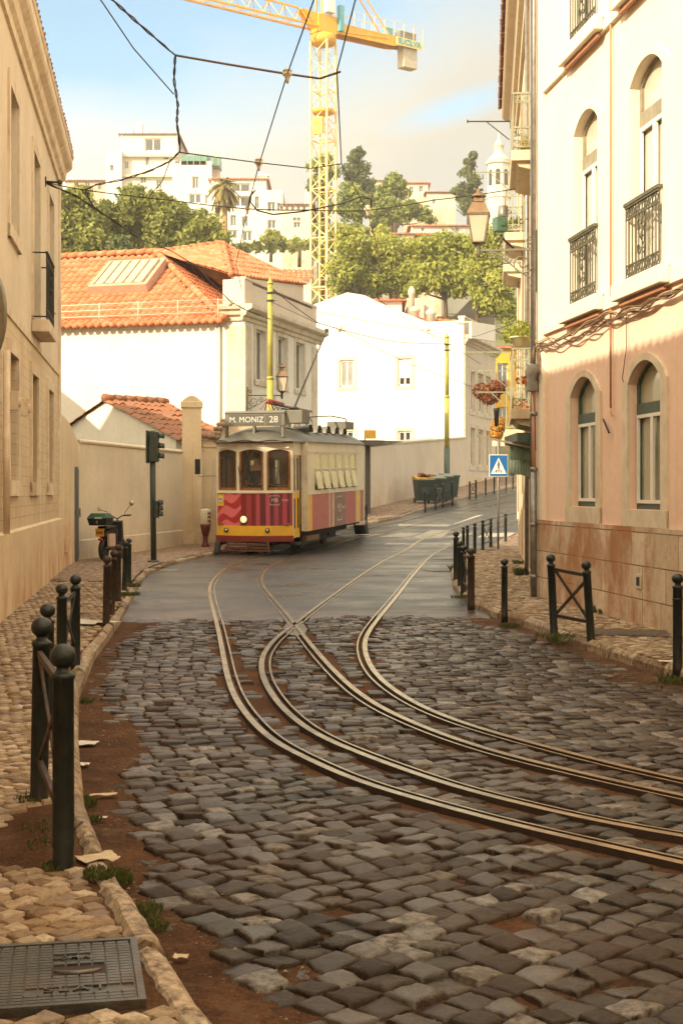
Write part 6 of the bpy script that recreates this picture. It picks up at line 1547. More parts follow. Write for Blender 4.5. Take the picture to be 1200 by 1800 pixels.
def wavem():
    m,nt,b,ns,ln=nm('red_striped_advert'); co=ocoord(ns); sp=ns.new('ShaderNodeSeparateXYZ'); ln.new(co,sp.inputs[0])
    def ma(op,a,b_=None):
        n=ns.new('ShaderNodeMath'); n.operation=op
        for i,v in enumerate((a,b_)):
            if v is None: continue
            if isinstance(v,bpy.types.NodeSocket): ln.new(v,n.inputs[i])
            else: n.inputs[i].default_value=v
        return n.outputs[0]
    x,z=sp.outputs[0],sp.outputs[2]
    w_=ma('MULTIPLY',ma('SINE',ma('MULTIPLY',x,10)),.075); zz=ma('ADD',ma('ADD',z,w_),ma('MULTIPLY',x,-.25)); fr=ma('FRACT',ma('DIVIDE',zz,.36))
    wave=mixc(ns,ln,ma('GREATER_THAN',ma('ABSOLUTE',ma('SUBTRACT',fr,.5)),ma('ADD',.26,ma('MULTIPLY',ma('SINE',ma('ADD',ma('MULTIPLY',x,10),1.5)),.10))),(.60,.13,.15),(.36,.02,.025))
    xr=ma('DIVIDE',ma('ADD',x,.25),1.25)
    st=ramp(ns,ln,xr,[(0,(.20,.015,.02)),(.10,(.32,.04,.05)),(.20,(.18,.015,.02)),(.30,(.40,.06,.08)),(.38,(.12,.02,.03)),(.50,(.42,.06,.10)),(.58,(.10,.02,.035)),(.66,(.33,.04,.07)),(.74,(.14,.02,.04)),(.82,(.38,.05,.08)),(.90,(.10,.02,.035)),(.95,(.30,.03,.05))],'CONSTANT')
    c=mixc(ns,ln,ma('GREATER_THAN',x,-.27),wave,st); ln.new(c,b.inputs['Base Color']); b.inputs['Roughness'].default_value=.35
    return m
def sideadm():
    m,nt,b,ns,ln=nm('pink_side_advert'); co=ocoord(ns); sp=ns.new('ShaderNodeSeparateXYZ'); ln.new(co,sp.inputs[0])
    mr=ns.new('ShaderNodeMapRange'); ln.new(sp.outputs[1],mr.inputs[0]); mr.inputs[1].default_value=1.05; mr.inputs[2].default_value=7.35
    c=ramp(ns,ln,mr.outputs[0],[(0,(.70,.40,.04)),(.065,(.35,.055,.055)),(.34,(.52,.34,.27)),(.37,(.32,.06,.055)),(.40,(.56,.38,.31)),(.43,(.14,.065,.055)),(.64,(.35,.055,.055)),(.84,(.62,.42,.10)),(.93,(.34,.06,.06))],'CONSTANT')
    f=noise(ns,ln,co,7,5,.6); c=mixc(ns,ln,ramp(ns,ln,f,[(.45,0.0),(.62,.4)]),c,(.40,.16,.12)); ln.new(c,b.inputs['Base Color']); b.inputs['Roughness'].default_value=.35; return m
adv=wavem(); sad=sideadm()
FP=[(-1.0,.28),(-.36,.02),(.36,.02),(1.0,.28)]
def bow(n=18,g=0.0,W=1.0):
    P=[]
    for i in range(n+1):
        u=-W+2*W*i/n; P.append((u*(1+g/W),.30*abs(u/W)**2.2-.02-g))
    return P
def bowband(mb,z0,z1,g,m=0,W=1.0,cap=True,g2=None):
    A=bow(g=g,W=W); B=bow(g=g if g2 is None else g2,W=W)
    for (a,b),(c,d) in zip(zip(A,A[1:]),zip(B,B[1:])):
        mb.face([(a[0],a[1],z0),(b[0],b[1],z0),(d[0],d[1],z1),(c[0],c[1],z1)],m,True)
    if cap:
        I=bow(g=g-.06,W=W)
        for i in range(len(A)-1):
            mb.face([(A[i][0],A[i][1],z0),(I[i][0],I[i][1],z0),(I[i+1][0],I[i+1][1],z0),(A[i+1][0],A[i+1][1],z0)],m)
            mb.face([(B[i][0],B[i][1],z1),(B[i+1][0],B[i+1][1],z1),(I[i+1][0],I[i+1][1],z1),(I[i][0],I[i][1],z1)],m)
mb=MB(); bowband(mb,.74,1.565,0.0); mb.build('front_panel',adv,tr)
mb=MB(); bowband(mb,.49,.742,.012); mb.build('yellow_band',yel,tr)
mb=MB(); bowband(mb,.34,.487,.035); mb.build('bumper',mar,tr)
mb=MB(); bowband(mb,1.565,1.61,.022); mb.build('waist_rail',cr,tr)
# front posts and windows on three facets
for i,(P,Q) in enumerate(zip(FP,FP[1:])):
    P=Vector((*P,0)); Q=Vector((*Q,0)); d=Q-P; Lf_=d.length; T=Matrix.Translation(P)@Matrix.Rotation(ROT(d),4,'Z')
    g=.042; o0=(g,Lf_-g,1.635,2.675,.065)
    mb=MB(); mb.T=T; wall(mb,0,Lf_,1.605,2.86,[o0],0,.06); fr_=mb.build('front_pillar',cr,tr)
    f=MB(); f.T=T; band(f,o0[0],o0[1],o0[2],o0[3],.065,-.05,0,.04,.03); f.box(o0[0],o0[1],.01,.04,o0[2],o0[2]+.07); w_=f.build('window_frame',wood,tr)
    f=MB(); f.T=T; f.face([(a,.045,b) for a,b in outline(o0[0],o0[1],o0[2],o0[3],.065,-.03)][::-1]); f.build('pane',tglass,w_)
mb=MB(); bowband(mb,2.83,2.875,.035); mb.build('eaves_strip',mar,tr)
for x0,x1,nm__ in ((.985,1.0,''),(-1.0,-.985,'')):
    pass
# end bulkheads beside the doors, door leaves, long sides
for s in (1,-1):
    mb=MB(); mb.box(s*1.0-.02,s*1.0+.02,.28,.34,.40,2.84); mb.build('door_post',cr,tr)
    for k,(y0,y1) in enumerate(((.35,.67),(.69,1.01))):
        x=s*.965
        mb=MB(); mb.box(x-.02,x+.02,y0,y1,.42,1.56)
        mb.box(x+s*.021-.004,x+s*.021+.004,y0+.10,y1-.10,.66,1.42,1); dl=mb.build('door_leaf',[yel,MT['dark_in']],tr)
        mb=MB(); 
        for a in ((y0,y0+.05),(y1-.05,y1)): mb.box(x-.02,x+.02,a[0],a[1],1.562,2.52)
        mb.box(x-.02,x+.02,y0+.05,y1-.05,2.45,2.52); mb.box(x-.02,x+.02,y0+.05,y1-.05,1.562,1.62); mb.build('door_frame',MT['stone_trim'],dl)
        mb=MB(); mb.box(x-.006,x+.006,y0+.05,y1-.05,1.62,2.45); mb.build('pane',tglass,dl)
    mb=MB(); mb.box(s*.94,s*1.02,.28,1.06,2.52,2.86); mb.build('door_header',cr,tr)
    mb=MB(); mb.box(s*.90,s*1.1,.34,1.05,.24,.29); mb.build('step',und,tr)
    # long side with real window openings
    d=Vector((0,1,0)) if s>0 else Vector((0,-1,0)); y0s=1.06 if s>0 else 7.34
    T=Matrix.Translation((s*1.19,y0s,0))@Matrix.Rotation(R(90) if s>0 else R(-90),4,'Z'); LL=6.28
    n=6; a0=.74; p=.80; wops=[]
    for i in range(n):
        a=a0+i*p; wops+= [(a-.03,a+.67,2.14,2.57,0),(a-.03,a+.67,1.61,2.12,0)]
    mb=MB(); mb.T=T; wall(mb,0,LL,1.50,2.86,wops,0,.05); mb.box(0,LL,-.022,0.0,1.50,1.545); mb.box(0,LL,-.02,0,2.60,2.64); mb.build('side_wall',cr,tr)
    mb=MB(); mb.T=T; mb.box(0,LL,-.004,.03,.56,1.498); o=mb.build('side_panel',sad if s>0 else yel,tr)
    for i in range(n):
        a=a0+i*p; f=MB(); f.T=T; 
        band(f,a-.02,a+.66,2.15,2.565,0,-.03,0,.03,.03); f.box(a-.02,a+.66,0,.03,2.15,2.18)
        w_=f.build('side_window',cr,tr)
        g_=MB(); g_.T=T; g_.face([(a,.02,2.16),(a+.64,.02,2.16),(a+.64,.02,2.55),(a,.02,2.55)]); g_.build('pane',sideglass,w_)
        f=MB(); f.T=T   # lower sash leans out at the foot
        for q0,q1 in ((a+.02,a+.06),(a+.56,a+.60)): f.poly([(q0,-.005,2.10),(q1,-.005,2.10),(q1,-.085,1.64),(q0,-.085,1.64),(q0,.02,2.10),(q1,.02,2.10),(q1,-.06,1.64),(q0,-.06,1.64)],[(0,3,2,1),(4,5,6,7),(0,4,7,3),(1,2,6,5),(2,3,7,6)])
        f.poly([(a+.02,-.087,1.64),(a+.60,-.087,1.64),(a+.60,-.08,1.70),(a+.02,-.08,1.70)],[(0,1,2,3)])
        sh_=f.build('sash',cr,w_)
        g_=MB(); g_.T=T; g_.face([(a+.01,-.075,1.65),(a+.61,-.075,1.65),(a+.61,.0,2.10),(a+.01,.0,2.10)]); g_.build('pane',sideglass,w_)
    mb=MB(); mb.box(min(s*1.02,s*1.19),max(s*1.02,s*1.19),1.03,1.058,.56,2.86); mb.build('corner_panel',MT['stone_trim'] if s>0 else cr,tr)
    mb=MB(); mb.box(min(s*1.02,s*1.19),max(s*1.02,s*1.19),7.342,7.37,.56,2.86); mb.build('corner_panel',cr,tr)
# rear end
mb=MB(); 
for (a,b),(c,d_) in zip(bow(W=1.05),bow(W=1.05)[1:]): mb.face([(a,8.4-b,.5),(a,8.4-b,1.6),(c,8.4-d_,1.6),(c,8.4-d_,.5)],0,True)
mb.build('rear_panel',yel,tr)
for x0,x1 in ((-1.05,-.98),(-.40,-.33),(.33,.40),(.98,1.05)):
    mb=MB(); yy=8.4-.30*abs((x0+x1)/2)**2.2; mb.box(x0,x1,yy-.04,yy+.02,1.6,2.84); mb.build('rear_pillar',cr,tr)
for s in (1,-1): mb=MB(); mb.box(s*1.02-.02,s*1.02+.02,7.37,8.12,.5,2.84); mb.build('rear_side',cr,tr)
# floor, ceiling, seats
mb=MB(); mb.box(-1.14,1.14,1.07,7.33,.74,.80); mb.box(-.94,.94,.16,1.07,.74,.80); mb.box(-.98,.98,7.33,8.1,.74,.80); mb.build('floor',wood,tr)
mb=MB(); mb.box(-1.12,1.12,1.07,7.33,2.70,2.74); mb.box(-.94,.94,.16,1.06,2.70,2.74); mb.build('ceiling',cr,tr)
mb=MB(); mb.box(-1.13,-.42,1.09,1.13,.8,2.7); mb.box(.42,1.13,1.09,1.13,.8,2.7); mb.box(-.42,.42,1.09,1.13,2.4,2.7); mb.build('bulkhead',wood,tr)
for i in range(6):
    for s in (-1,1):
        y=1.7+i*.86; mb=MB(); mb.bevbox(s*.72-.36,s*.72+.36,y,y+.42,1.15,1.27,.03); mb.bevbox(s*.72-.36,s*.72+.36,y+.40,y+.48,1.2,1.72,.03); mb.box(s*.72-.2,s*.72+.2,y+.1,y+.3,.8,1.15); mb.build('seat',wood,tr)
mb=MB(); mb.lathe([(.13,.8),(.13,1.38),(.16,1.42),(.001,1.45)],(-.35,.5,0),14); mb.tube([(-.35,.5,1.45),(-.28,.42,1.52)],.015,6); mb.build('controller',MT['iron_black'],tr)
mb=MB(); mb.tube([(.45,.22,1.75),(.92,.42,1.75)],.012,6); mb.build('hand_rail',ch,tr)
for x,y in ((.42,1.0),(-.42,1.0)): mb=MB(); mb.tube([(x,y,.8),(x,y,2.7)],.017,8); mb.build('pole',ch,tr)
# roof
mb=MB(); ST=[(-.14,.30,.0),(-.12,.52,.03),(-.04,.78,.10),(.10,.97,.17),(.30,1.08,.25),(.6,1.10,.32),(1.0,1.12,.375),(1.14,1.26,.40),(2,1.27,.42),(4.2,1.27,.43),(6.4,1.27,.42),(7.26,1.26,.40),(7.4,1.12,.375),(7.8,1.10,.32),(8.1,1.08,.25),(8.3,.97,.17),(8.44,.78,.10),(8.52,.52,.03),(8.54,.3,0)]
K=16; vs=[]
for y,w_,h_ in ST:
    for k_ in range(K+1):
        u=-1+2*k_/K; vs.append((w_*u,y+ (0 if 1<y<7.3 else 0),2.875+h_*(1-abs(u)**2.3)))
fs=[(i*(K+1)+k_,i*(K+1)+k_+1,(i+1)*(K+1)+k_+1,(i+1)*(K+1)+k_) for i in range(len(ST)-1) for k_ in range(K)]
mb.poly(vs,fs,0,True)
for i in range(len(ST)-1):
    for s in (0,K):
        a=vs[i*(K+1)+s]; b=vs[(i+1)*(K+1)+s]; mb.face([a,b,(b[0],b[1],2.85),(a[0],a[1],2.85)])
mb.build('roof',roofm,tr)
# roof seam and rain strip
mb=MB(); P=[(x,y-.10,2.885+.02*math.sin((x+1)*9)) for x,y in bow(g=.05,W=1.0)]; mb.tube(P,.012,6); mb.build('rain_strip',und,tr)
for i in range(5):
    y=2.2+i*.95; mb=MB(); vs=[];n=8
    for j in range(n+1):
        a=PI*j/n
        for k_ in range(n+1):
            b=PI/2*k_/n; vs.append((.55+.42*math.cos(b),y+.26*math.cos(a)*(1-.15*math.sin(b)),3.14+.21*math.sin(a)*math.cos(b*.55)))
    mb.poly(vs,[(j*(n+1)+k_,(j+1)*(n+1)+k_,(j+1)*(n+1)+k_+1,j*(n+1)+k_+1) for j in range(n) for k_ in range(n)],0,True); mb.build('roof_vent',roofm,tr)
# destination sign
mb=MB(); mb.bevbox(-.74,.84,.16,.36,3.27,3.60,.012); mb.prism([(.14,3.60),(.18,3.64),(.36,3.66),(.62,3.40),(.62,3.30),(.36,3.30)],'x',-.74,.84); 
for x in (-.72,.02,.78): mb.box(x-.03,x+.03,.18,.30,2.98,3.28)
sb=mb.build('destination_sign',signm,tr)
for a,b in ((-.62,.30),(.35,.76)):
    mb=MB(); mb.box(a,b,.150,.158,3.305,3.555); mb.build('blind',sblk,sb)
RX=Matrix.Rotation(PI/2,4,'X')
text('route_name','M. MONIZ',.205,wt,sb,Matrix.Translation((-.16,.146,3.425))@RX,.002,sx=.98,bold=0)
text('route_number','28',.235,wt,sb,Matrix.Translation((.555,.146,3.425))@RX,.002,sx=1.05,bold=0)
text('fleet_number','556',.10,mat('fleet_grey',(.30,.27,.22),.6),tr,Matrix.Translation((-.04,-.008,2.755))@RX,.001)
# roof boxes and trolley base
mb=MB(); mb.bevbox(-.30,1.0,1.25,2.0,3.36,3.70,.015); mb.build('roof_box',signm,tr)
mb=MB(); mb.bevbox(.45,1.02,5.9,6.9,3.30,3.52,.015); mb.build('roof_box',signm,tr)
rd_=mat('faded_red_pole',(.36,.07,.04),.6,var=.2,vs=6)
mb=MB(); mb.tube([(-.05,1.5,3.92),(.0,3.6,3.86),(0,5.8,3.82)],.035,8,0); mb.tube([(.10,1.55,3.88),(.1,3.5,3.83)],.03,8,1)
mb.tube([(-.02,1.6,3.98),(.02,2.8,3.92)],.05,8,0); 
for i in range(5): mb.tube([(-.2+.1*i,1.45+.1*i,3.72),(-.05+.03*i,1.5,3.94)],.012,6,i%2)
mb.build('spare_trolley_pole',[rd_,MT['iron_black']],tr)
mb=MB(); 
for x in (-.25,.25):
    for y in (3.6,4.4): mb.bar((x,y,3.28),(x,y,3.78),.05,.05)
    mb.bar((x,3.6,3.78),(x,4.4,3.78),.06,.05)
mb.bar((-.25,4,3.78),(.25,4,3.78),.08,.06); mb.lathe([(.14,3.78),(.14,3.86),(.06,3.9)],(0,4,0),12)
for i in range(3): 
    mb.tube([(.1,3.5+.3*i,3.80),(.35,3.3+.35*i,3.74),(.55,3.2+.35*i,3.45)],.014,6); mb.tube([(-.1,3.5+.3*i,3.80),(-.3,3.3+.3*i,3.86),(-.62,3.2+.3*i,3.5)],.010,6)
mb.build('trolley_base',MT['iron_black'],tr)
for x,y in ((.02,3.0),(.22,3.4)): mb=MB(); mb.lathe([(.10,3.28),(.09,3.42),(.05,3.46),(.05,3.62),(.09,3.64),(.09,3.70),(.001,3.72)],(x,y,0),12); mb.build('insulator',MT['stone_trim'],tr)
Tm=Matrix.Translation(tr.location)@tr.rotation_euler.to_matrix().to_4x4()
tip=Tm.inverted()@at(574,582,43.5); mb=MB(); mb.tube([(0,4,3.86),tip],[.03,.018],8); mb.bevbox(tip.x-.04,tip.x+.04,tip.y-.08,tip.y+.08,tip.z-.03,tip.z+.07,.01); mb.build('trolley_pole',MT['iron_black'],tr)
mb=MB(); mb.tube([(.3,4.6,3.62),(.75,5.2,3.66),(.98,6.0,3.60),(1.0,6.4,3.36)],.018,6); mb.build('roof_rail',MT['iron_black'],tr)
# lamps, logo, mirror, wiper, fender
em=bpy.data.materials.new('lit_headlamp'); em.use_nodes=True; b_=em.node_tree.nodes['Principled BSDF']; b_.inputs['Base Color'].default_value=(1,.85,.55,1); b_.inputs['Emission Color'].default_value=(1,.78,.42,1); b_.inputs['Emission Strength'].default_value=.35
TX=Matrix.Rotation(PI/2,4,'X')
mb=MB(); mb.lathe([(.001,0),(.115,0),(.118,.05),(.105,.07),(.10,.05)],(-.20,.02,.905),20,T=TX); hd_=mb.build('headlight',MT['iron_black'],tr)
mb=MB(); mb.lathe([(.10,.045),(.07,.062),(.001,.07)],(-.20,.02,.905),20,T=TX); mb.build('lens',em,hd_)
for u in (-.70,.42):
    yy=.30*abs(u)**2.2-.03; mb=MB(); mb.lathe([(.001,0),(.06,0),(.062,.03),(.05,.045)],(u,yy,.625),16,T=TX); l_=mb.build('marker_lamp',MT['iron_black'],tr)
    mb=MB(); mb.lathe([(.052,.03),(.03,.048),(.001,.052)],(u,yy,.625),16,T=TX); mb.build('lens',ch,l_)
def onbow(u,z,off): return (u,.30*abs(u)**2.2-.02-off,z)
mb=MB(); q=[onbow(-.985,1.24,.006),onbow(-.78,1.24,.006),onbow(-.78,1.545,.006),onbow(-.985,1.545,.006)]; mb.face(q); lg=mb.build('operator_badge',yel,tr)
mb=MB(); c_=onbow(-.885,1.40,.012); Tl=Matrix.Rotation(R(-25),4,'Z')@TX; mb.lathe([(.045,0),(.047,.006),(.078,.006),(.08,0)],c_,20,T=Tl); mb.build('ring',wt,lg)
text('lettering','MB',.135,wt,tr,Matrix.Translation(onbow(.60,1.385,.02))@Matrix.Rotation(R(13),4,'Z')@RX,.001,bold=0)
text('lettering','WAY',.078,wt,tr,Matrix.Translation(onbow(.84,1.385,.02))@Matrix.Rotation(R(20),4,'Z')@RX,.001,bold=0)
for (p0,p1) in (((.49,1.46),(.49,1.50)),((.49,1.50),(.71,1.50)),((.71,1.50),(.71,1.46)),((.49,1.31),(.49,1.27)),((.49,1.27),(.71,1.27)),((.71,1.27),(.71,1.31))):
    mb=MB(); a=onbow(p0[0],p0[1],.018); b=onbow(p1[0],p1[1],.018); mb.bar(a,b,.012,.012); mb.build('logo_bracket',wt,tr)
RZ=Matrix.Rotation(R(90),4,'Z')
text('lettering','MB',.34,wt,tr,Matrix.Translation((1.199,4.35,1.05))@RZ@RX,.001,bold=0)
text('lettering','WAY',.16,wt,tr,Matrix.Translation((1.199,4.85,1.05))@RZ@RX,.001)
for z0_,z1_ in ((1.30,1.38),(.80,.72)):
    mb=MB(); mb.bar((1.2,4.08,z1_),(1.2,4.6,z1_),.02,.02); mb.bar((1.2,4.08,z0_),(1.2,4.08,z1_),.02,.02); mb.bar((1.2,4.6,z0_),(1.2,4.6,z1_),.02,.02); mb.build('logo_bracket',wt,tr)
mb=MB(); mb.bar((-.10,-.012,2.62),(-.28,-.025,2.0),.014,.014); mb.bar((-.33,-.03,2.25),(-.26,-.03,1.85),.02,.01); mb.bar((-.02,-.012,2.62),(-.24,-.025,2.1),.01,.01); mb.build('wiper',MT['iron_black'],tr)
mb=MB(); mb.tube([(-1.0,.3,2.0),(-1.42,.05,2.0),(-1.42,.02,2.2)],.012,6); mb.build('mirror_arm',ch,tr)
mb=MB(); mb.bevbox(-1.50,-1.36,-.01,.03,2.05,2.44,.012); mb.build('mirror',MT['iron_black'],tr)
# slatted lifeguard under the bumper
fen=mat('fender_brown',(.10,.035,.02),.7,var=.2,vs=6)
mb=MB()
for i in range(4): z=.10+.068*i; w_=.62-.05*i; mb.box(-w_-.12,w_-.12+.06,-.16+.05*i,-.13+.05*i,z,z+.045)
for x in (-.7,-.12,.5): mb.bar((x,-.16,.08),(x*.85,.05,.36),.035,.025)
mb.build('lifeguard',fen,tr)
mb=MB(); mb.prism([(.05,.34),(.25,.34),(.0,.06),(-.10,.06)],'x',-.98,-.86); mb.build('guard_iron',und,tr)
mb=MB(); mb.prism([(7.9,.4),(8.3,.4),(8.45,.12),(8.1,.12)],'x',.75,1.1); mb.build('guard_iron',und,tr)
mb=MB(); mb.box(-.78,.78,1.6,6.9,.34,.56); mb.box(-.62,.62,2.3,6.2,.16,.34); mb.box(-1.08,1.08,1.1,7.3,.5,.58); mb.build('underframe',und,tr)
for y in (2.95,5.35):
    for s in (1,-1):
        mb=MB(); mb.lathe([(.001,-.04),(.10,-.045),(.26,-.03),(.33,-.03),(.34,.0),(.31,.04),(.24,.05),(.08,.07),(.001,.07)],(s*.46,y,.325),24,T=Matrix.Rotation(PI/2*s,4,'Y')); mb.build('wheel',MT['railrust'],tr)
for s in (1,-1):
    mb=MB(); mb.box(s*.60-.03,s*.60+.03,2.4,5.9,.30,.42)
    for y in (2.95,5.35): mb.box(s*.60-.07,s*.60+.07,y-.13,y+.13,.22,.46)
    for y in (2.6,3.3,5.0,5.7): mb.lathe([(.05,0),(.05,.16)],(s*.6,y,.42),10)
    mb.build('truck_frame',und,tr)
mb=MB(); mb.box(.95,1.08,1.35,2.6,.28,.42); mb.build('step_board',MT['brown_frame'],tr)
# driver
def skinfig(name,J,E,Rr,m,parent=None,sub=2,**kw):
    me=bpy.data.meshes.new(name); me.from_pydata(J,E,[]); me.materials.append(m)
    o=bpy.data.objects.new(name,me); COL.objects.link(o); 
    if parent is not None: o.parent=parent
    md=o.modifiers.new('skin','SKIN'); md.use_smooth_shade=True
    sv_=me.skin_vertices[0].data
    for i,r_ in enumerate(Rr): sv_[i].radius=(r_,r_) if not isinstance(r_,tuple) else r_
    sv_[0].use_root=True
    s_=o.modifiers.new('sub','SUBSURF'); s_.levels=sub; s_.render_levels=sub
    return tag(o,**kw)
skin=mat('skin',(.42,.22,.13),.6,var=.06); jack=mat('dark_jacket',(.035,.035,.045),.85,var=.1); hair=mat('dark_hair',(.03,.02,.014),.7)
pw_=Tm@Vector((-.06,.62,.80))
J=[(0,0,.92),(0,0,1.12),(0,-.01,1.38),(0,-.01,1.52),(0,-.03,1.58),(0,-.035,1.68),(-.10,0,.90),(-.11,-.03,.50),(-.11,.0,.08),(-.11,-.12,.03),(.10,0,.90),(.11,-.03,.50),(.11,0,.08),(.11,-.12,.03),
   (-.19,0,1.42),(-.25,-.04,1.14),(-.22,-.26,1.03),(-.21,-.34,1.03),(.19,0,1.42),(.25,-.04,1.14),(.18,-.27,1.08),(.16,-.34,1.08)]
E=[(0,1),(1,2),(2,3),(3,4),(4,5),(0,6),(6,7),(7,8),(8,9),(0,10),(10,11),(11,12),(12,13),(2,14),(14,15),(15,16),(16,17),(2,18),(18,19),(19,20),(20,21)]
Rr=[(.15,.10),(.15,.10),(.15,.09),.055,(.075,.09),(.075,.09),.085,.065,.045,.035,.085,.065,.045,.035,.06,.045,.033,.03,.06,.045,.033,.03]
pe=skinfig('person',J,E,Rr,skin,label='driver in a dark jacket standing behind the middle front window of the tram',cat='person')
pe.location=pw_; pe.rotation_euler=(0,0,R(-8))
Jj=[(0,0,.86),(0,0,1.12),(0,-.01,1.40),(-.19,0,1.42),(-.25,-.04,1.14),(-.22,-.24,1.035),(.19,0,1.42),(.25,-.04,1.14),(.18,-.25,1.08)]
skinfig('jacket',Jj,[(0,1),(1,2),(2,3),(3,4),(4,5),(2,6),(6,7),(7,8)],[(.175,.125),(.17,.12),(.165,.105),.075,.06,.045,.075,.06,.045],jack,pe)
skinfig('trousers',[(0,0,.92),(-.10,0,.88),(-.11,-.03,.50),(-.11,0,.10),(.10,0,.88),(.11,-.03,.50),(.11,0,.10)],[(0,1),(1,2),(2,3),(0,4),(4,5),(5,6)],[(.165,.115),.10,.08,.06,.10,.08,.06],jack,pe)
mb=MB(); mb.lathe([(.09*math.sin(PI*i/10)+1e-5,.105*math.cos(PI*i/10)) for i in range(6)],(0,-.022,1.685),16,sx=1,sy=1.12); mb.build('hair',hair,pe)
for s in (-1,1):
    mb=MB(); mb.ball((s*.032,-.118,1.665),.011,8); mb.build('eye',blk,pe)
mb=MB(); mb.lathe([(.001,.03),(.010,.0),(.016,-.025),(.001,-.03)],(0,-.125,1.645),8); mb.build('nose',skin,pe)
mb=MB(); mb.box(-.025,.025,-.122,-.112,1.598,1.606); mb.build('mouth',mar,pe)

# ------------------------------------------------------------------ moped
g=G(183,985,PZ); mp2=thing('moped','delivery moped with black and green top box and yellow plate by the beige wall','moped',g,R(-12))
mp2.scale=(.84,.84,.88); bk=MT['iron_black']; ppk=mat('moped_pink_panel',(.58,.42,.34),.4); grn=mat('top_box_green',(.015,.09,.05),.3,var=.1)
def wheel(y,r,name='wheel'):
    mb=MB(); T=Matrix.Rotation(PI/2,4,'Y'); mb.lathe([(r*.62,-.045),(r*.9,-.06),(r,-.03),(r,.03),(r*.9,.06),(r*.62,.045)],(0,y,r),24,T=T); o=mb.build(name,bk,mp2)
    q=MB(); q.lathe([(.03,-.05),(.05,-.02),(r*.60,-.02),(r*.66,-.035),(r*.66,.035),(r*.60,.02),(.05,.02),(.03,.05)],(0,y,r),18,T=T); q.build('rim',MT['zinc'],o)
wheel(0,.27); wheel(1.22,.27)
mb=MB(); mb.prism([(-.22,.62),(-.05,.74),(.55,.78),(.62,.60),(.75,.32),(.3,.30),(.15,.52)],'x',-.09,.09); mb.build('body',bk,mp2)
mb=MB(); mb.bevbox(.09,.17,.0,.42,.34,.66,.02); mb.build('side_panel',ppk,mp2)
mb=MB(); mb.bevbox(-.13,.13,-.12,.62,.78,.86,.03); mb.build('seat',bk,mp2)
mb=MB(); mb.prism([(-.10,.52),(.18,.58),(.17,.54),(-.10,.46)],'x',-.07,.07); mb.prism([(-.16,.30),(-.12,.30),(-.02,.55),(-.06,.56)],'x',-.06,.06); mb.build('mudguard',bk,mp2)
mb=MB(); v=[(-.22,-.46,.88),(.22,-.46,.88),(.22,-.02,.88),(-.22,-.02,.88),(-.27,-.50,1.06),(.27,-.50,1.06),(.27,.02,1.06),(-.27,.02,1.06)]
mb.poly(v,[(0,3,2,1),(0,1,5,4),(1,2,6,5),(2,3,7,6),(3,0,4,7),(4,5,6,7)]); mb.box(-.02,.02,-.505,-.48,.92,1.0,1); tb=mb.build('top_box',[bk,MT['zinc']],mp2)
mb=MB(); v=[(-.27,-.50,1.065),(.27,-.50,1.065),(.27,.02,1.065),(-.27,.02,1.065),(-.20,-.40,1.18),(.20,-.40,1.18),(.20,-.06,1.18),(-.20,-.06,1.18)]
mb.poly(v,[(0,1,5,4),(1,2,6,5),(2,3,7,6),(3,0,4,7),(4,5,6,7)]); mb.build('lid',grn,tb)
mb=MB(); mb.box(-.06,.14,-.508,-.50,1.045,1.085); mb.build('reflector_strip',wt,tb)
mb=MB(); mb.box(-.115,.115,-.30,-.285,.60,.80); pl_=mb.build('number_plate',mat('plate_yellow',(.72,.38,.02),.5),mp2)
for a,b in ((-.08,-.03),(-.01,.03),(.045,.085)):
    q=MB(); q.box(a,b,-.306,-.301,.66,.73); q.build('plate_mark',mat('plate_mark',(.22,.08,.02),.6),pl_)
mb=MB(); mb.bevbox(-.06,.06,-.27,-.22,.50,.56,.012); mb.build('tail_light',mat('tail_red',(.45,.02,.02),.3),mp2)
mb=MB(); mb.tube([(.16,-.22,.30),(.15,.3,.28)],.045,10); mb.build('exhaust',bk,mp2)
mb=MB(); mb.tube([(0,1.22,.27),(0,1.05,.75),(0,.98,1.0)],.03,8); mb.prism([(1.0,.45),(.86,.45),(.80,.95),(.93,.98)],'x',-.17,.17); mb.build('front_fork',bk,mp2)
mb=MB(); mb.tube([(-.36,.88,1.10),(-.15,.94,1.10),(0,.96,1.02),(.15,.94,1.10),(.40,.88,1.12)],.016,8); mb.tube([(.25,.90,1.11),(.42,.87,1.12)],.022,8); mb.tube([(.28,.86,1.10),(.44,.82,1.11)],.008,6); mb.build('handlebar',bk,mp2)
for s,zz in ((1,1.42),(-1,1.28)):
    mb=MB(); mb.tube([(s*.22,.9,1.11),(s*.26,.88,1.2),(s*.42,.86,zz-.04)],.008,6); o=mb.build('mirror_stem',bk,mp2)
    q=MB(); q.lathe([(.001,0),(.062,.0),(.065,.012),(.06,.02),(.001,.024)],(s*.45,.84,zz),16,T=TX); q.build('mirror',ch if s>0 else MT['stone_trim'],o)
g=G(203,983,PZ); t=thing('bike_hoop','black metal hoop rack standing right of the moped','bike rack',(g.x,g.y,PZ),R(25)); mb=MB(); mb.tube([(0,0,-.05),(0,0,.60)]+[(-.10+.10*math.cos(a),0,.60+.10*math.sin(a)) for a in (0.3,.7,1.1,1.57,2.1,2.6,3.14)]+[(-.2,0,.52)],.06,12); mb.build('tube',MT['bollard'],t)

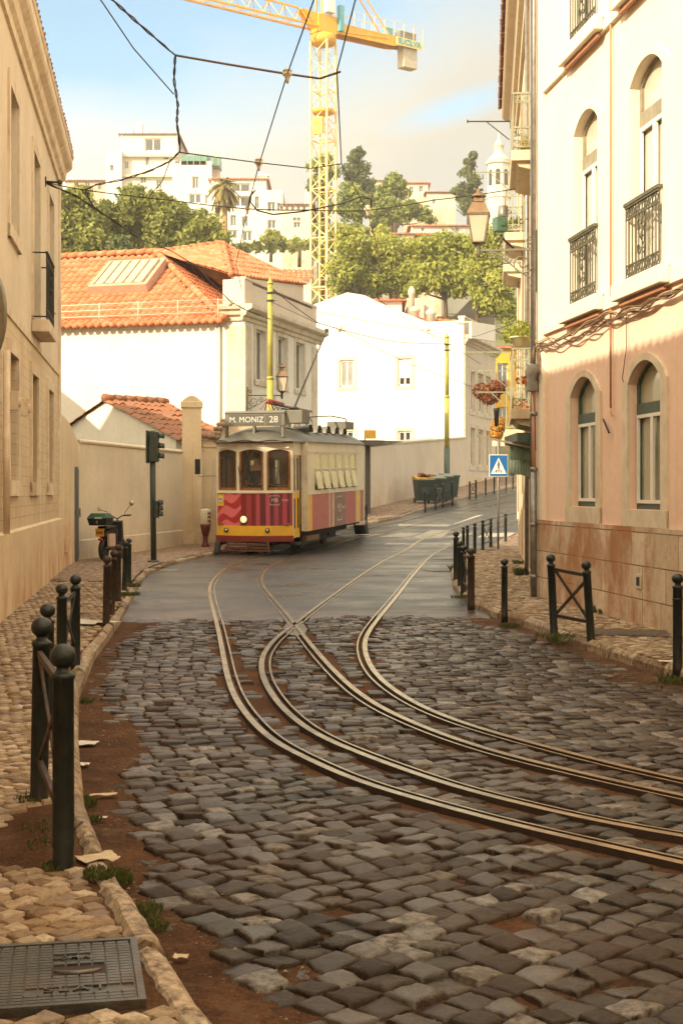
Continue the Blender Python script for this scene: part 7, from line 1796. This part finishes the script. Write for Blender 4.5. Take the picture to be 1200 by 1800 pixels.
# ------------------------------------------------------------------ crane
Yk=110; Mx=(568-600)/F*Yk
ck=thing('tower_crane','tall yellow lattice tower crane rising behind the tiled roofs, with concrete counterweights','crane',(Mx,Yk,6),R(-28)); top=hh(75,Yk)-6; wk=1.42/2
mb=MB()
for x in (-wk,wk):
    for y in (-wk,wk): mb.bar((x,y,0),(x,y,top),.14,.14)
nb_=int(top/1.25); dz=top/nb_
for i in range(nb_):
    z=i*dz
    for (a,b) in (((-wk,-wk),(wk,-wk)),((wk,-wk),(wk,wk)),((wk,wk),(-wk,wk)),((-wk,wk),(-wk,-wk))):
        if i%3==0: mb.bar((*a,z),(*b,z),.07,.07)
        p,q=(a,b) if i%2 else (b,a); mb.bar((*p,z),(*q,z+dz),.06,.06)
mb.build('mast',MT['crane_pale'],ck)
mb=MB()
for x in (-.25,.25): mb.bar((x,-.1,0),(x,-.1,top),.04,.04)
for i in range(int(top/.6)): mb.bar((-.25,-.1,i*.6),(.25,-.1,i*.6),.035,.035)
mb.build('ladder',MT['crane'],ck)
sl_=Matrix.Rotation(math.atan2(.6,.8)+R(28),4,'Z')
zt=top
mb=MB(); mb.lathe([(.8,zt-.2),(1.0,zt),(1.0,zt+.5),(.85,zt+.6)],(0,0,0),16); mb.T=sl_; mb.bevbox(-.9,.9,-.6,.6,zt+.6,zt+2.0,.05); mb.prism([(-.9,zt+2.0),(-2.2,zt+2.1),(-.9,zt+.9)],'y',-.5,.5); mb.build('slewing_unit',MT['crane'],ck)
mb=MB(); mb.T=sl_
for x in (-.45,.45):
    for y in (-.4,.4): mb.bar((x,y,zt+2),(x*.5,y*.5,zt+8),.12,.12)
for i in range(6): mb.bar((-.45,-.4,zt+2+i),(.45,-.4,zt+3+i),.06,.06)
mb.build('tower_head',MT['crane'],ck)
mb=MB(); mb.T=sl_; mb.bevbox(-.35,.45,-1.0,-.42,zt+2.1,zt+4.4,.05); mb.build('cab',MT['white_frame'],ck)
# jib: triangular truss towards the left, nearer the camera
mb=MB(); mb.T=sl_; z=zt+1.0
for y in (-.55,.55): mb.bar((-.9,y,z),(-42,y,z),.13,.13)
mb.bar((-2.5,0,z+1.25),(-42,0,z+1.25),.13,.13); mb.bar((-.9,0,z+.6),(-2.5,0,z+1.25),.12,.12)
for i in range(28):
    x=-1.5-i*1.45
    for y in (-.55,.55): mb.bar((x,y,z),(x-.72,0,z+1.25),.05,.05); mb.bar((x-.72,0,z+1.25),(x-1.45,y,z),.05,.05)
    mb.bar((x,-.55,z),(x-1.45,.55,z),.04,.04)
mb.build('jib',MT['crane'],ck)
mb=MB(); mb.T=sl_; mb.prism([(.9,z+.6),(9.3,z+.62),(9.3,z+.25),(6.5,z-.15),(.9,z-.25)],'y',-.6,-.48); mb.prism([(.9,z+.6),(9.3,z+.62),(9.3,z+.25),(6.5,z-.15),(.9,z-.25)],'y',.48,.6); mb.box(.9,9.3,-.48,.48,z+.55,z+.6); mb.bar((1,-.62,z-.1),(6,-.62,z+.3),.05,.05); mb.build('counter_jib',MT['crane'],ck)
mb=MB(); mb.T=sl_
for i in range(9):
    x=1.4+i*1.0
    for y in (-.8,.8): mb.bar((x,y,z+.6),(x,y,z+1.7),.035,.035)
for y in (-.8,.8):
    for zz in (z+1.15,z+1.7): mb.bar((1.4,y,zz),(9.4,y,zz),.03,.03)
mb.build('guard_rail',MT['crane_pale'],ck)
mb=MB(); mb.T=sl_; mb.bevbox(7.7,9.1,-.42,.42,z-1.55,z+.45,.05); mb.build('counterweight',MT['concrete'],ck)
mb=MB(); mb.T=sl_; mb.bevbox(7.3,9.0,-.4,.4,z+.62,z+1.3,.05); mb.build('winch',MT['zinc'],ck)
mb=MB(); mb.T=sl_; mb.bevbox(6.0,6.6,-.4,.4,z+.62,z+1.3,.05); mb.build('blue_box',mat('crane_blue',(.10,.35,.42),.5),ck)
mb=MB(); mb.T=sl_; mb.bevbox(.95,1.35,-.9,-.5,z-.1,z+1.9,.03); mb.build('blue_box',bpy.data.materials['crane_blue'],ck)
mb=MB(); mb.T=sl_; mb.box(6.7,9.45,-.69,-.64,z-.02,z+.62); mb.build('name_board',MT['crane_pale'],ck)
text('lettering','SUCILVA',.62,bpy.data.materials['crane_blue'],ck,sl_@Matrix.Translation((8.05,-.71,z+.30))@RX,.01,sx=.98,bold=.02)
for y in (-.45,.45):
    mb=MB(); mb.T=sl_; mb.bar((.2,y*.5,zt+8),(6.3,y,z+.62),.09,.09); mb.build('tie_bar',MT['crane'],ck)
mb=MB(); mb.T=sl_; mb.bar((-.2,0,zt+8),(-14,0,z+1.3),.07,.07); mb.build('tie_bar',MT['crane'],ck)
mb=MB(); 
mb.lathe([(.85,0),(.9,.15),(.85,.3)],(0,0,top-5.5),8); mb.tube([(wk,0,top-5.6),(wk+.1,0,top-5.2)],.15,8); mb.box(-.5,.35,-.75,-.55,top-7.2,top-5.9); mb.build('anchor_collar',MT['crane'],ck)

# ------------------------------------------------------------------ trees
def crown(V,Fq,c,rad,size,dens=1.0,flat=.85):
    n=max(6,int(13*flat)); rad=rad*1.18; tot=int(760*dens*(rad/1.5)**2*(.2/size)**2*1.35)
    k=max(9,int(14)); per=max(10,tot//k)
    subs=[]
    for i in range(k):
        v=rng.normal(0,1,3); v/=np.linalg.norm(v); subs.append(np.array(c)+v*np.array([1,1,flat])*rad*rng.uniform(.15,.72))
    for s in subs:
        rr_=rad*rng.uniform(.34,.56)
        v=rng.normal(0,1,(per,3)); v/=np.linalg.norm(v,axis=1,keepdims=True)
        P=s+v*(rr_*rng.uniform(.45,1.08,(per,1)))*np.array([1,1,.85])
        nn=v+rng.normal(0,.7,(per,3)); nn/=np.linalg.norm(nn,axis=1,keepdims=True)
        t_=np.cross(nn,rng.normal(0,1,(per,3))); t_/=np.linalg.norm(t_,axis=1,keepdims=True)+1e-9; b_=np.cross(nn,t_)
        sz_=size*rng.uniform(.55,1.35,(per,1)); Q=np.stack([P-t_*sz_,P-b_*sz_*.5,P+t_*sz_,P+b_*sz_*.5],1).reshape(-1,3)
        k0=sum(len(x) for x in V); V.append(Q); Fq.append(np.arange(per*4).reshape(-1,4)+k0)
def tree(name,label,Y,blobs,lm,size=.17,trunk=None,group=None,dens=1.0,flat=.85,cat='tree',spread=1.0):
    pts=[(at(x,y,Y+rnd.uniform(-.5,.5)*spread*r*Y/F),r*Y/F) for x,y,r in blobs]
    cx=sum(p.x for p,_ in pts)/len(pts); tx=trunk[0] if trunk else None
    base=at(trunk[0],trunk[1],Y) if trunk else Vector((cx,Y,hill(cx,Y)))
    if not trunk: base.z=min(base.z,min(p.z for p,_ in pts)-2.0)
    t=thing(name,label,cat,base,0,group)
    V=[];Fq=[]
    for p,r in pts: crown(V,Fq,tuple(p-base),r,size,dens,flat)
    npmesh('crown',np.concatenate(V),np.concatenate(Fq),lm,t,smooth=False)
    mb=MB(); low=min(pts,key=lambda a:a[0].z); H=(sum((p-base).z for p,_ in pts)/len(pts)); tr_=max(.14,H*.035)
    fork=Vector((0,0,H*.5)); mb.tube([(0,0,-1.5),(tr_*.3,0,H*.25),fork],[tr_*1.2,tr_,tr_*.85],8)
    for p,r in pts:
        q=p-base; m_=fork.lerp(q,.5)+Vector((rnd.uniform(-.2,.2),0,-.2)); mb.tube([fork-Vector((0,0,.2)),m_,q],[tr_*.6,tr_*.4,tr_*.12],6)
    mb.build('trunk',MT['bark'],t)
    return t
GL='trees on the slope behind the white house'; GR='trees behind the bright white building'
LO=MT['leaf_olive']; LBt=MT['leaf_bright']; LD=MT['leaf_dark']; LP=MT['leaf_pine']
tree('broadleaf_tree','dense olive green tree right beside the cream house eaves, leftmost on the slope',84,[(118,352,32),(112,395,36),(150,395,46),(140,345,26),(172,430,42),(120,440,40),(160,460,38)],LO,group=GL)
tree('broadleaf_tree','rounded olive tree right of the leftmost one, in front of the tall white block',86,[(232,358,36),(212,395,44),(250,412,46),(262,366,34),(225,440,40),(190,372,26),(270,440,40)],LO,group=GL)
tree('broadleaf_tree','broad olive tree directly above the tall roof peak, under the white terrace block',85,[(310,378,38),(298,415,46),(338,392,38),(285,356,28),(325,430,42),(350,420,34)],LO,group=GL)
tree('broadleaf_tree','low olive tree sloping down toward the palm, rightmost on that slope',83,[(368,402,30),(385,424,26),(362,432,34),(402,440,18),(345,405,26)],LO,group=GL)
tree('broadleaf_tree','shaded dark tree between the two left olive trees just over the roof ridge',80,[(205,435,26),(222,455,26),(190,458,26),(240,462,24)],LD,group=GL)
tree('broadleaf_tree','airy yellow green tree just right of the crane mast',97,[(620,432,34),(603,470,34),(652,448,40),(636,486,36),(600,500,24),(612,412,22)],LBt,group=GR,size=.16)
tree('broadleaf_tree','spreading yellow green tree below the long orange roof',98,[(700,445,38),(690,484,40),(732,466,38),(672,420,26),(715,496,34),(655,500,26)],LBt,group=GR,size=.16)
tree('broadleaf_tree','yellow green tree with dark forked limbs showing left of the lantern',95,[(772,438,38),(792,470,42),(756,484,38),(742,432,28),(812,440,34),(735,505,24),(815,500,28)],LBt,trunk=(782,575),group=GR,size=.16)
tree('broadleaf_tree','bright tree drooping down behind the big lantern beside the balconies',92,[(852,448,38),(874,492,40),(842,490,38),(888,540,32),(862,420,28),(892,590,20),(868,535,30),(850,525,26)],LBt,trunk=(838,600),group=GR,size=.16)
tree('umbrella_pine','flat-topped pine behind the crane mast, left side',142,[(556,290,20),(572,282,18),(558,318,18),(583,302,20),(566,340,18),(548,330,12),(575,365,16)],LP,size=.26,flat=.6)
tree('conifer','tall dark pointed conifer just right of the crane mast',146,[(628,268,12),(624,282,17),(632,296,20),(626,315,22),(636,330,18),(617,304,17)],LD,size=.24)
tree('umbrella_pine','bright rounded pine below the tall dark conifer',138,[(612,340,24),(632,352,24),(602,362,20),(622,374,22),(642,372,14)],LP,trunk=(625,405),size=.26,flat=.7)
tree('umbrella_pine','rounded pine between the conifer and the hilltop houses',144,[(690,315,15),(698,326,18),(680,335,18),(705,340,15),(672,350,14)],LP,size=.26,flat=.7)
tree('umbrella_pine','low wide pine with two thin trunks above the orange roofs',136,[(690,362,22),(665,372,18),(715,368,22),(740,376,18),(702,380,22),(755,388,12),(675,388,12)],LP,trunk=(693,408),size=.26,flat=.6)
tree('conifer','dark shaded conifer clump behind the bright pine right of the crane',150,[(652,325,14),(660,345,16),(655,370,18),(662,392,15)],LD,size=.26)
tree('conifer','tall pointed conifer left of the church tower',150,[(830,273,9),(828,288,13),(824,305,16),(832,318,17),(820,332,19),(834,345,18),(812,350,16),(828,365,20),(802,338,12)],LD,trunk=(822,385),size=.24)
tree('shrub','bright green shrub on the slope right of the white terrace houses',130,[(476,412,13),(488,420,12),(465,420,10)],LBt,size=.22,trunk=(476,432),cat='shrub')
tree('shrub','small green shrub on the slope under the brown hilltop house',128,[(520,424,11),(532,430,9)],LBt,size=.22,trunk=(526,440),cat='shrub')
tree('shrub','row of scrubby bushes at the foot of the crane mast',118,[(560,400,14),(590,405,16),(575,425,16),(610,415,14),(548,430,12)],LO,size=.2,trunk=(575,445),cat='shrub')
# scrub
V=[];Fq=[]
for px,py,r_,Y in ((430,436,16,122),(452,432,15,124),(474,436,16,124),(498,430,14,126),(518,434,14,124),(540,430,15,122),(560,424,16,120),(582,432,18,118),(604,424,18,120),(560,448,18,116),(590,452,18,114),(480,424,10,127),(640,410,16,128),(665,408,14,128),(618,400,14,130)):
    crown(V,Fq,tuple(at(px,py,Y)),r_*Y/F,.24,.8,.7)
npmesh('scrub',np.concatenate(V),np.concatenate(Fq),LO,smooth=False,kind='stuff',label='tangled green scrub covering the slope around the foot of the crane',cat='scrub')
# palm
p=at(394,400,120); pm_=thing('palm_tree','tall palm with a shaggy crown in front of the white terraces','palm tree',p-Vector((0,0,3)))
z1=hh(328,120)-p.z+3; mb=MB(); mb.tube([(0,0,0),(.05,0,z1*.5),(0,0,z1)],[.32,.26,.24],10); mb.build('trunk',mat('palm_bark',(.42,.26,.13),.9,var=.2,vs=4,bs=9,bst=.8),pm_)
V=[];Fq=[]
for i in range(120):
    a=rng.uniform(0,2*PI); el=rng.uniform(-1.35,1.3); Lh=rng.uniform(1.1,1.7); d_=np.array([math.cos(a)*math.cos(el),math.sin(a)*math.cos(el),math.sin(el)]); pv=np.array([0,0,z1])
    side=np.cross(d_,[0,0,1]); side/=np.linalg.norm(side)+1e-9
    for s_ in range(5):
        t0=s_/5; q=pv+d_*Lh/5-np.array([0,0,.10*s_*(.6+.5*math.cos(el))]); w_=.16*math.sin(PI*(t0*.8+.2))+.02
        for sgn in (-1,1):
            k0=len(V); V+=[tuple(pv),tuple(q),tuple(q+side*sgn*w_-np.array([0,0,.10])),tuple(pv+side*sgn*w_-np.array([0,0,.08]))]; Fq.append((k0,k0+1,k0+2,k0+3))
        pv=q
npmesh('fronds',V,Fq,MT['leaf_palm'],pm_,smooth=False)

# ------------------------------------------------------------------ hilltop
def hb(name,label,x0,x1,y0,y1,Y,wins,roof=None,m=None,depth=9,extra=None,cat='building',rz=0,rm=None):
    W=(x1-x0);H=(y1-y0)
    ww=[((a-x0)/W,(y1-d_)/H,(c-x0)/W,(y1-b)/H) for a,b,c,d_ in wins]
    return small(name,label,x0,x1,y0,y1,Y,roof,m or MT['hill_white'],depth,cat,rm,ww,rz)
t=hb('hilltop_building','tall white hilltop block with a small orange roof and chimneys',213,312,236,350,155,[(255,243,284,266),(256,270,262,290),(288,272,296,280),(219,284,226,296),(247,304,257,322),(275,316,284,332)],14,rz=R(0))
for px,l,hh_ in ((216,'',20),(227,'',22),(243,'',30)):
    q=at(px,236,155)-t.location; mb=MB(); mb.box(q.x-.35,q.x+.35,.6,1.4,q.z-1,q.z+(hh_-8)*155/F); mb.build('chimney',MT['white_wall'],t)
mb=MB(); W_=(312-213)*155/F; Hh=(350-236)*155/F
for z in (Hh-2.4,Hh-4.6): mb.box(-.1,W_+.1,-.5,0,z-.12,z+.12)
mb.build('balcony_slab',MT['white_dim'],t)
hb('hilltop_building','blank white block at the left end of the hilltop row',186,214,264,345,154,[(194,290,200,300)])
hb('hilltop_building','stepped white block with a green glass roof terrace',303,372,290,430,148,[(338,310,349,331),(332,340,354,358),(361,342,364,358),(308,283,316,288)])
q=at(318,290,148); t=thing('terrace_glass','green glazed terrace room on top of a white hilltop block','greenhouse',q); mb=MB(); mb.box(0,2.7,0,3,0,1.0); mb.box(.9,4,.3,3,0.002,.95)
mb.build('glazing',mat('green_glass_roof',(.10,.24,.20),.2),t)
for i in range(7): mb=MB(); mb.box(i*.65,i*.65+.07,-.05,0,0,1.0); mb.build('bar',MT['iron_pale'],t)
t=hb('hilltop_building','white terrace house with wide windows right behind the palm',371,468,315,440,140,[(405,322,440,338),(402,344,442,364),(405,378,415,397),(425,380,436,398),(400,404,417,420),(426,405,443,424),(448,345,455,366)],5)
t2=hb('hilltop_building','narrow white terrace house with dark balconies and a roof garden',468,497,334,440,138,[(458+12,355,484,372),(470,386,485,402),(487,356,492,370)])
hb('hilltop_building','old brownish house with a timber gallery at the right end of the row',497,548,360,445,136,[(515,382,521,388),(522,382,528,388),(516,390,528,400),(502,358+4,507,370),(512,362,517,370),(522,362,527,370),(532,362,537,370)],4,m=MT['white_dim'],rm=MT['tile_old_shaded'])
mb=MB()
for a,b,c in ((200,211,1),): pass
for px,py,Y,l in ((463,325,142,'white chimney stack with a dark cap over the terrace houses'),(380,292,150,'stout white chimney left of the palm crown')):
    q=at(px,py,Y); mb=MB(); mb.box(-.4,.4,0,.8,-2,.9); mb.box(-.5,.5,-.1,.9,.9,1.05); mb.build('chimney',MT['white_wall'],loc=q,label=l,cat='chimney')
hb('hilltop_row','low pinkish row of old houses behind the left trees',118,206,318,362,160,[(131,320,138,330),(150,320,158,331),(173,323,179,333),(186,326,191,336),(193,326,199,336)],4,m=mat('pinkish_render',(.50,.38,.30),.9,var=.15,vs=.4),rm=MT['tile_old_shaded'])
hb('hilltop_house','small cream house with an orange roof right of the rounded pine',713,752,322,362,158,[(719,328,726,338),(736,327,743,337)],5,m=MT['white_dim'],cat='house')
hb('hilltop_house','low house with a wide orange roof left of the tall conifer',750,800,338,380,156,[(760,350,765,358)],16,m=MT['white_dim'],depth=12,cat='house')
hb('hilltop_house','small dark-roofed house peeping between two pines',650,688,318,360,165,[],7,m=MT['white_dim'],rm=MT['tile_grey'],cat='house')
hb('long_house','long low house with a bright orange roof above the yellow green trees',658,775,412,440,118,[(700,412.5,706,416)],13,depth=6,cat='house')
hb('long_house','upper long orange-roofed house in front of the tall conifer',722,842,398,430,124,[(740,400,745,406),(800,400,806,406)],15,depth=7,cat='house')
hb('long_house','small gabled house with one window in front of the long orange roofs',735,775,413,440,114,[(750,416,760,426)],10,depth=4,m=MT['white_dim'],cat='house')
t=hb('white_tower_house','bit of white house directly behind the crane mast',535,548,330,400,150,[],None,cat='house')
# church tower
q=at(876,400,230); ct=thing('church_tower','pale octagonal church tower with a domed lantern top beside the balconies','church tower',q,R(12)); u=230/F
mb=MB(); mb.lathe([(1.9,-4),(1.9,50*u),(2.1,51*u),(2.1,53*u),(1.9,54*u),(1.85,110*u),(2.2,111*u),(2.2,114*u)],(0,0,0),8,sm=False); mb.build('shaft',MT['white_dim'],ct)
mb=MB(); mb.lathe([(2.1,114*u),(1.7,121*u),(.95,128*u),(.75,132*u),(.75,142*u),(.9,143*u),(.5,150*u),(.15,156*u),(.05,168*u)],(0,0,0),12); mb.build('dome',MT['stone_trim'],ct)
for i in range(8):
    a=2*PI*(i+.5)/8; T=Matrix.Rotation(a,4,'Z')@Matrix.Translation((1.74,0,0)); mb=MB(); mb.T=T; mb.box(0,.06,-.35,.35,72*u,96*u); mb.lathe([(.35,0),(.34,.06),(.001,.06)],(0,0,96*u),12,T=Matrix.Rotation(PI/2,4,'Y')); mb.build('window',MT['dark_in'],ct)
# ------------------------------------------------------------------ overhead wires
def wire(label,pts,r=.008,m='cable',sag=0,twist=0,seg=14,group='overhead wires across the street'):
    P=[at(*p) for p in pts]; out=[]
    for a,b in zip(P,P[1:]):
        for i in range(seg): t=i/seg; q=a.lerp(b,t); q.z-=sag*4*t*(1-t); out.append(q)
    out.append(P[-1]); o=out[0].copy(); mb=MB()
    if twist:
        for k_ in range(2):
            mb.tube([p-o+Vector((twist*math.sin(i*.9+k_*PI),0,twist*math.cos(i*.7+k_*PI)+.3*twist*math.sin(i*2.3+k_))) for i,p in enumerate(out)],r,6)
    else: mb.tube([p-o for p in out],r,6)
    return mb.build('overhead_wire',MT[m],loc=o,label=label,cat='wire',group=group)
wire('trolley wire leading to the tram, passing the insulators left of the crane',[(562,-30,10.9),(505,130,13.3),(455,290,17),(435,367,19.6),(415,465,24.4),(425,510,27)],.0065,'copper')
wire('trolley wire of the second track crossing the crane mast',[(632,-30,10.9),(592,125,13.2),(600,288,16.9),(645,370,19.7),(672,470,25)],.0065,'copper',seg=6)
wire('thick twisted cable hanging from the top edge to the first junction',[(185,-12,11.2),(240,38,11.9),(308,97,13.3)],.0065,twist=.006,seg=10)
wire('thin wire from the top edge running down beside the hanging loop',[(168,-14,11.2),(235,85,12.4),(305,165,13.6)],.006)
wire('horizontal span wire with clamps between the junction and the crane',[(308,97,13.3),(400,113,13.3),(505,130,13.3),(562,138,13.4),(598,126,13.2)],.011,'cable_brown')
wire('loop of twisted cable dropping from the junction',[(308,97,13.3),(306,140,13.5),(313,185,13.8),(311,215,14),(317,262,14.4)],.0065,twist=.008,seg=8)
wire('slack double cable curving from the loop toward the cream house',[(317,265,14.4),(300,283,14.8),(265,300,16),(215,316,18),(168,325,20.5),(150,334,21.3),(158,350,21.5)],.0065,twist=.008,seg=7)
wire('long thin span wire right across the street from the cream house anchor',[(80,320,23.7),(150,334,23.7),(300,352,23.7),(435,367,19.6),(545,369,19.7),(645,370,19.7),(760,352,22),(905,332,23.5)],.009,seg=6,sag=.01)
wire('thin wire between the loop end and the crane mast',[(317,268,14.4),(455,286,17),(545,296,17),(600,288,16.9)],.007)
wire('short thin wire slanting from the loop down over the olive trees',[(300,280,14.6),(285,320,15.5),(262,345,16.2)],.005)
wire('black feeder cable running down from the cream house anchor over the tiled roof',[(82,322,23.7),(135,345,24),(200,388,26),(245,420,28),(300,440,32),(345,468,36),(405,530,42),(432,545,44),(475,561,45.4)],.010,twist=.009,seg=6)
wire('branch wire joining the anchor wire and the feeder cable',[(145,335,23.7),(158,352,24.5),(168,368,25)],.012)
wire('thick black slack loop hanging across the middle of the crane mast',[(436,366,19.6),(440,345,19.4),(448,335,19.3),(441,342,19.3),(440,355,19.4),(452,370,19.5),(480,377,19.6),(530,372,19.7),(600,358,19.7),(635,345,19.6),(652,350,19.6),(652,365,19.7)],.011,seg=4)
wire('wire fixed to the orange roof ending the first trolley line',[(425,510,27),(412,455,24.2),(420,462,40),(428,470,46)],.006) if 0 else None
wire('thin wire from the yellow green pole to the bright building',[(476,505,45.5),(560,568,50),(690,600,58),(784,603,61)],.014,seg=4,sag=.05)
wire('trolley wire running from the tram pole tip to the far yellow pole',[(476,530,45.5),(553,566,44),(600,580,46),(640,600,50),(720,640,58),(830,680,72)],.012,seg=4)
wire('second far wire crossing the bright white gable',[(555,500,60),(640,508,64),(712,560,66),(728,572,66),(770,596,61),(785,603,61),(845,640,68)],.012,seg=4)
wire('third thin far wire across the bright white building',[(558,548,50),(650,565,56),(745,582,60),(785,598,61)],.010,seg=4)
wire('thin span wire from the yellow pole to the balcony house',[(787,600,61),(840,590,55),(905,567,36)],.009,seg=4)
def insul(px,py,Y,label,s=1):
    o=at(px,py,Y); mb=MB(); mb.lathe([(.02,-.16),(.035,-.10),(.05,-.04),(.085,-.02),(.085,.02),(.05,.035),(.085,.05),(.06,.08),(.001,.10)],(0,0,0),12)
    if s!=1: mb.v=[(a*s,b*s,c*s) for a,b,c in mb.v]
    mb.build('insulator',MT['stone_trim'],loc=o,label=label,cat='insulator',group='insulators on the tram wires')
insul(505,130,13.3,'pale insulator where the span wire meets the first trolley wire',.55); insul(455,286,17,'pale insulator halfway down the first trolley wire',.6); insul(646,368,19.7,'amber insulator right of the crane mast',.62); insul(435,367,19.6,'small insulator at the foot of the black slack loop',.45)
for px,py,Y,l in ((597,577,46,'small pale wire fitting left over the bright building'),(752,578,60,'small pale wire fitting near the far yellow pole'),(405,531,42,'dark wire fitting at the corner of the white house eave')):
    o=at(px,py,Y); mb=MB(); mb.lathe([(.02,-.12),(.09,-.06),(.06,.05),(.001,.1)],(0,0,0),10); mb.bar((-.25,0,.02),(.25,0,.06),.03,.03); mb.build('wire_fitting',MT['stone_trim'],loc=o,label=l,cat='wire fitting')
# the hazy air
mb=MB(); mb.box(-950,950,-240,3050,-6.5,66); hm=bpy.data.materials.new('hazy_air'); hm.use_nodes=True; nt=hm.node_tree
for n_ in list(nt.nodes):
    if n_.type=='BSDF_PRINCIPLED': nt.nodes.remove(n_)
pv_=nt.nodes.new('ShaderNodeVolumePrincipled'); pv_.inputs['Color'].default_value=(.98,.94,.86,1); pv_.inputs['Density'].default_value=.0008; pv_.inputs['Anisotropy'].default_value=.1
nt.links.new(pv_.outputs[0],nt.nodes['Material Output'].inputs['Volume'])
mb.build('haze',hm,kind='stuff',label='thin golden haze in the air over the street and hillside',cat='haze')
# ------------------------------------------------------------------ sun, sky, camera
SUN_A,SUN_E=44,28
w=bpy.data.worlds.new('World'); sc.world=w; w.use_nodes=True
nt=w.node_tree; ns,ln=nt.nodes,nt.links; bg=ns['Background']
sky=ns.new('ShaderNodeTexSky'); sky.sky_type='NISHITA'; sky.sun_disc=False; sky.sun_elevation=R(SUN_E); sky.sun_rotation=R(180+SUN_A)
sky.air_density=1.0; sky.dust_density=1.6; sky.ozone_density=1.0
tc=ns.new('ShaderNodeTexCoord').outputs['Generated']
mp_=mapping(ns,ln,tc,(1.5,1.5,2.6),(0,.18,0)); f=noise(ns,ln,mp_,1.35,7,.55,.4)
f2=noise(ns,ln,mapping(ns,ln,tc,(1,1,2)),5,6,.6)
# two long clear gaps in the cloud, upper left and mid right, by direction
def gap(dirv,k,s):
    d=ns.new('ShaderNodeVectorMath'); d.operation='SUBTRACT'; ln.new(tc,d.inputs[0]); d.inputs[1].default_value=dirv
    m_=ns.new('ShaderNodeVectorMath'); m_.operation='MULTIPLY'; ln.new(mapping(ns,ln,d.outputs[0],(1,1,1),(0,s,0)),m_.inputs[0]); m_.inputs[1].default_value=k
    l=ns.new('ShaderNodeVectorMath'); l.operation='LENGTH'; ln.new(m_.outputs[0],l.inputs[0]); return l.outputs['Value']
def ma(op,a,b):
    n=ns.new('ShaderNodeMath'); n.operation=op
    for i,v in enumerate((a,b)):
        if isinstance(v,bpy.types.NodeSocket): ln.new(v,n.inputs[i])
        else: n.inputs[i].default_value=v
    return n.outputs[0]
g1=gap((-.17,.93,.335),(2.0,1,8.),.20); g2=gap((.08,.95,.262),(9,1,40.),.30)
mn=ma('MINIMUM',g1,ma('ADD',g2,.48)); wob=ma('MULTIPLY',ma('SUBTRACT',f,.5),1.5); cov=ma('ADD',mn,wob)
cov=ma('ADD',cov,ma('MULTIPLY',ma('SUBTRACT',f2,.5),.5))
cm=ramp(ns,ln,cov,[(.45,0.0),(1.25,1.0)])
cc=mixc(ns,ln,ramp(ns,ln,f2,[(.35,0.0),(.7,1.0)]),(9.8,9.0,7.2),(8.0,7.9,7.2))
skm=mixc(ns,ln,1.0,sky.outputs[0],(1.55,1.8,1.65),'MULTIPLY')
dt=ns.new('ShaderNodeVectorMath'); dt.operation='DOT_PRODUCT'; ln.new(tc,dt.inputs[0]); dt.inputs[1].default_value=(-math.sin(R(SUN_A))*math.cos(R(SUN_E)),-math.cos(R(SUN_A))*math.cos(R(SUN_E)),math.sin(R(SUN_E)))
gl=ns.new('ShaderNodeMapRange'); ln.new(dt.outputs['Value'],gl.inputs[0]); gl.inputs[1].default_value=-.55; gl.inputs[2].default_value=1.0; gl.inputs[3].default_value=.58; gl.inputs[4].default_value=2.7
warm=ramp(ns,ln,dt.outputs['Value'],[(.0,(1,1,1)),(1,(1,.86,.67))]); cg=ns.new('ShaderNodeVectorMath'); cg.operation='SCALE'; ln.new(mixc(ns,ln,1.0,cc,warm,'MULTIPLY'),cg.inputs[0]); ln.new(gl.outputs[0],cg.inputs['Scale'])
ln.new(mixc(ns,ln,cm,skm,cg.outputs[0]),bg.inputs[0]); bg.inputs[1].default_value=.08
sl=bpy.data.lights.new('sun','SUN'); sl.energy=4.6; sl.angle=R(.55); sl.color=(1,.83,.58)
so=bpy.data.objects.new('sun',sl); COL.objects.link(so)
dv=Vector((math.sin(R(SUN_A))*math.cos(R(SUN_E)),math.cos(R(SUN_A))*math.cos(R(SUN_E)),-math.sin(R(SUN_E))))
so.rotation_euler=dv.to_track_quat('-Z','Y').to_euler(); so.location=(-20,-20,30)
cd=bpy.data.cameras.new('camera'); cam=bpy.data.objects.new('camera',cd); COL.objects.link(cam)
cam.location=(0,0,CAMH); cam.rotation_euler=(R(90),0,0); cd.lens=50; cd.sensor_width=36; cd.sensor_fit='AUTO'
cd.shift_y=(865-900)/1800; cd.clip_start=.1; cd.clip_end=6000
sc.camera=cam; sc.render.resolution_x=682; sc.render.resolution_y=1024
vs_=sc.view_settings; vs_.view_transform='Standard'; vs_.look='None'; vs_.gamma=1; vs_.use_curve_mapping=False; vs_.exposure=.95
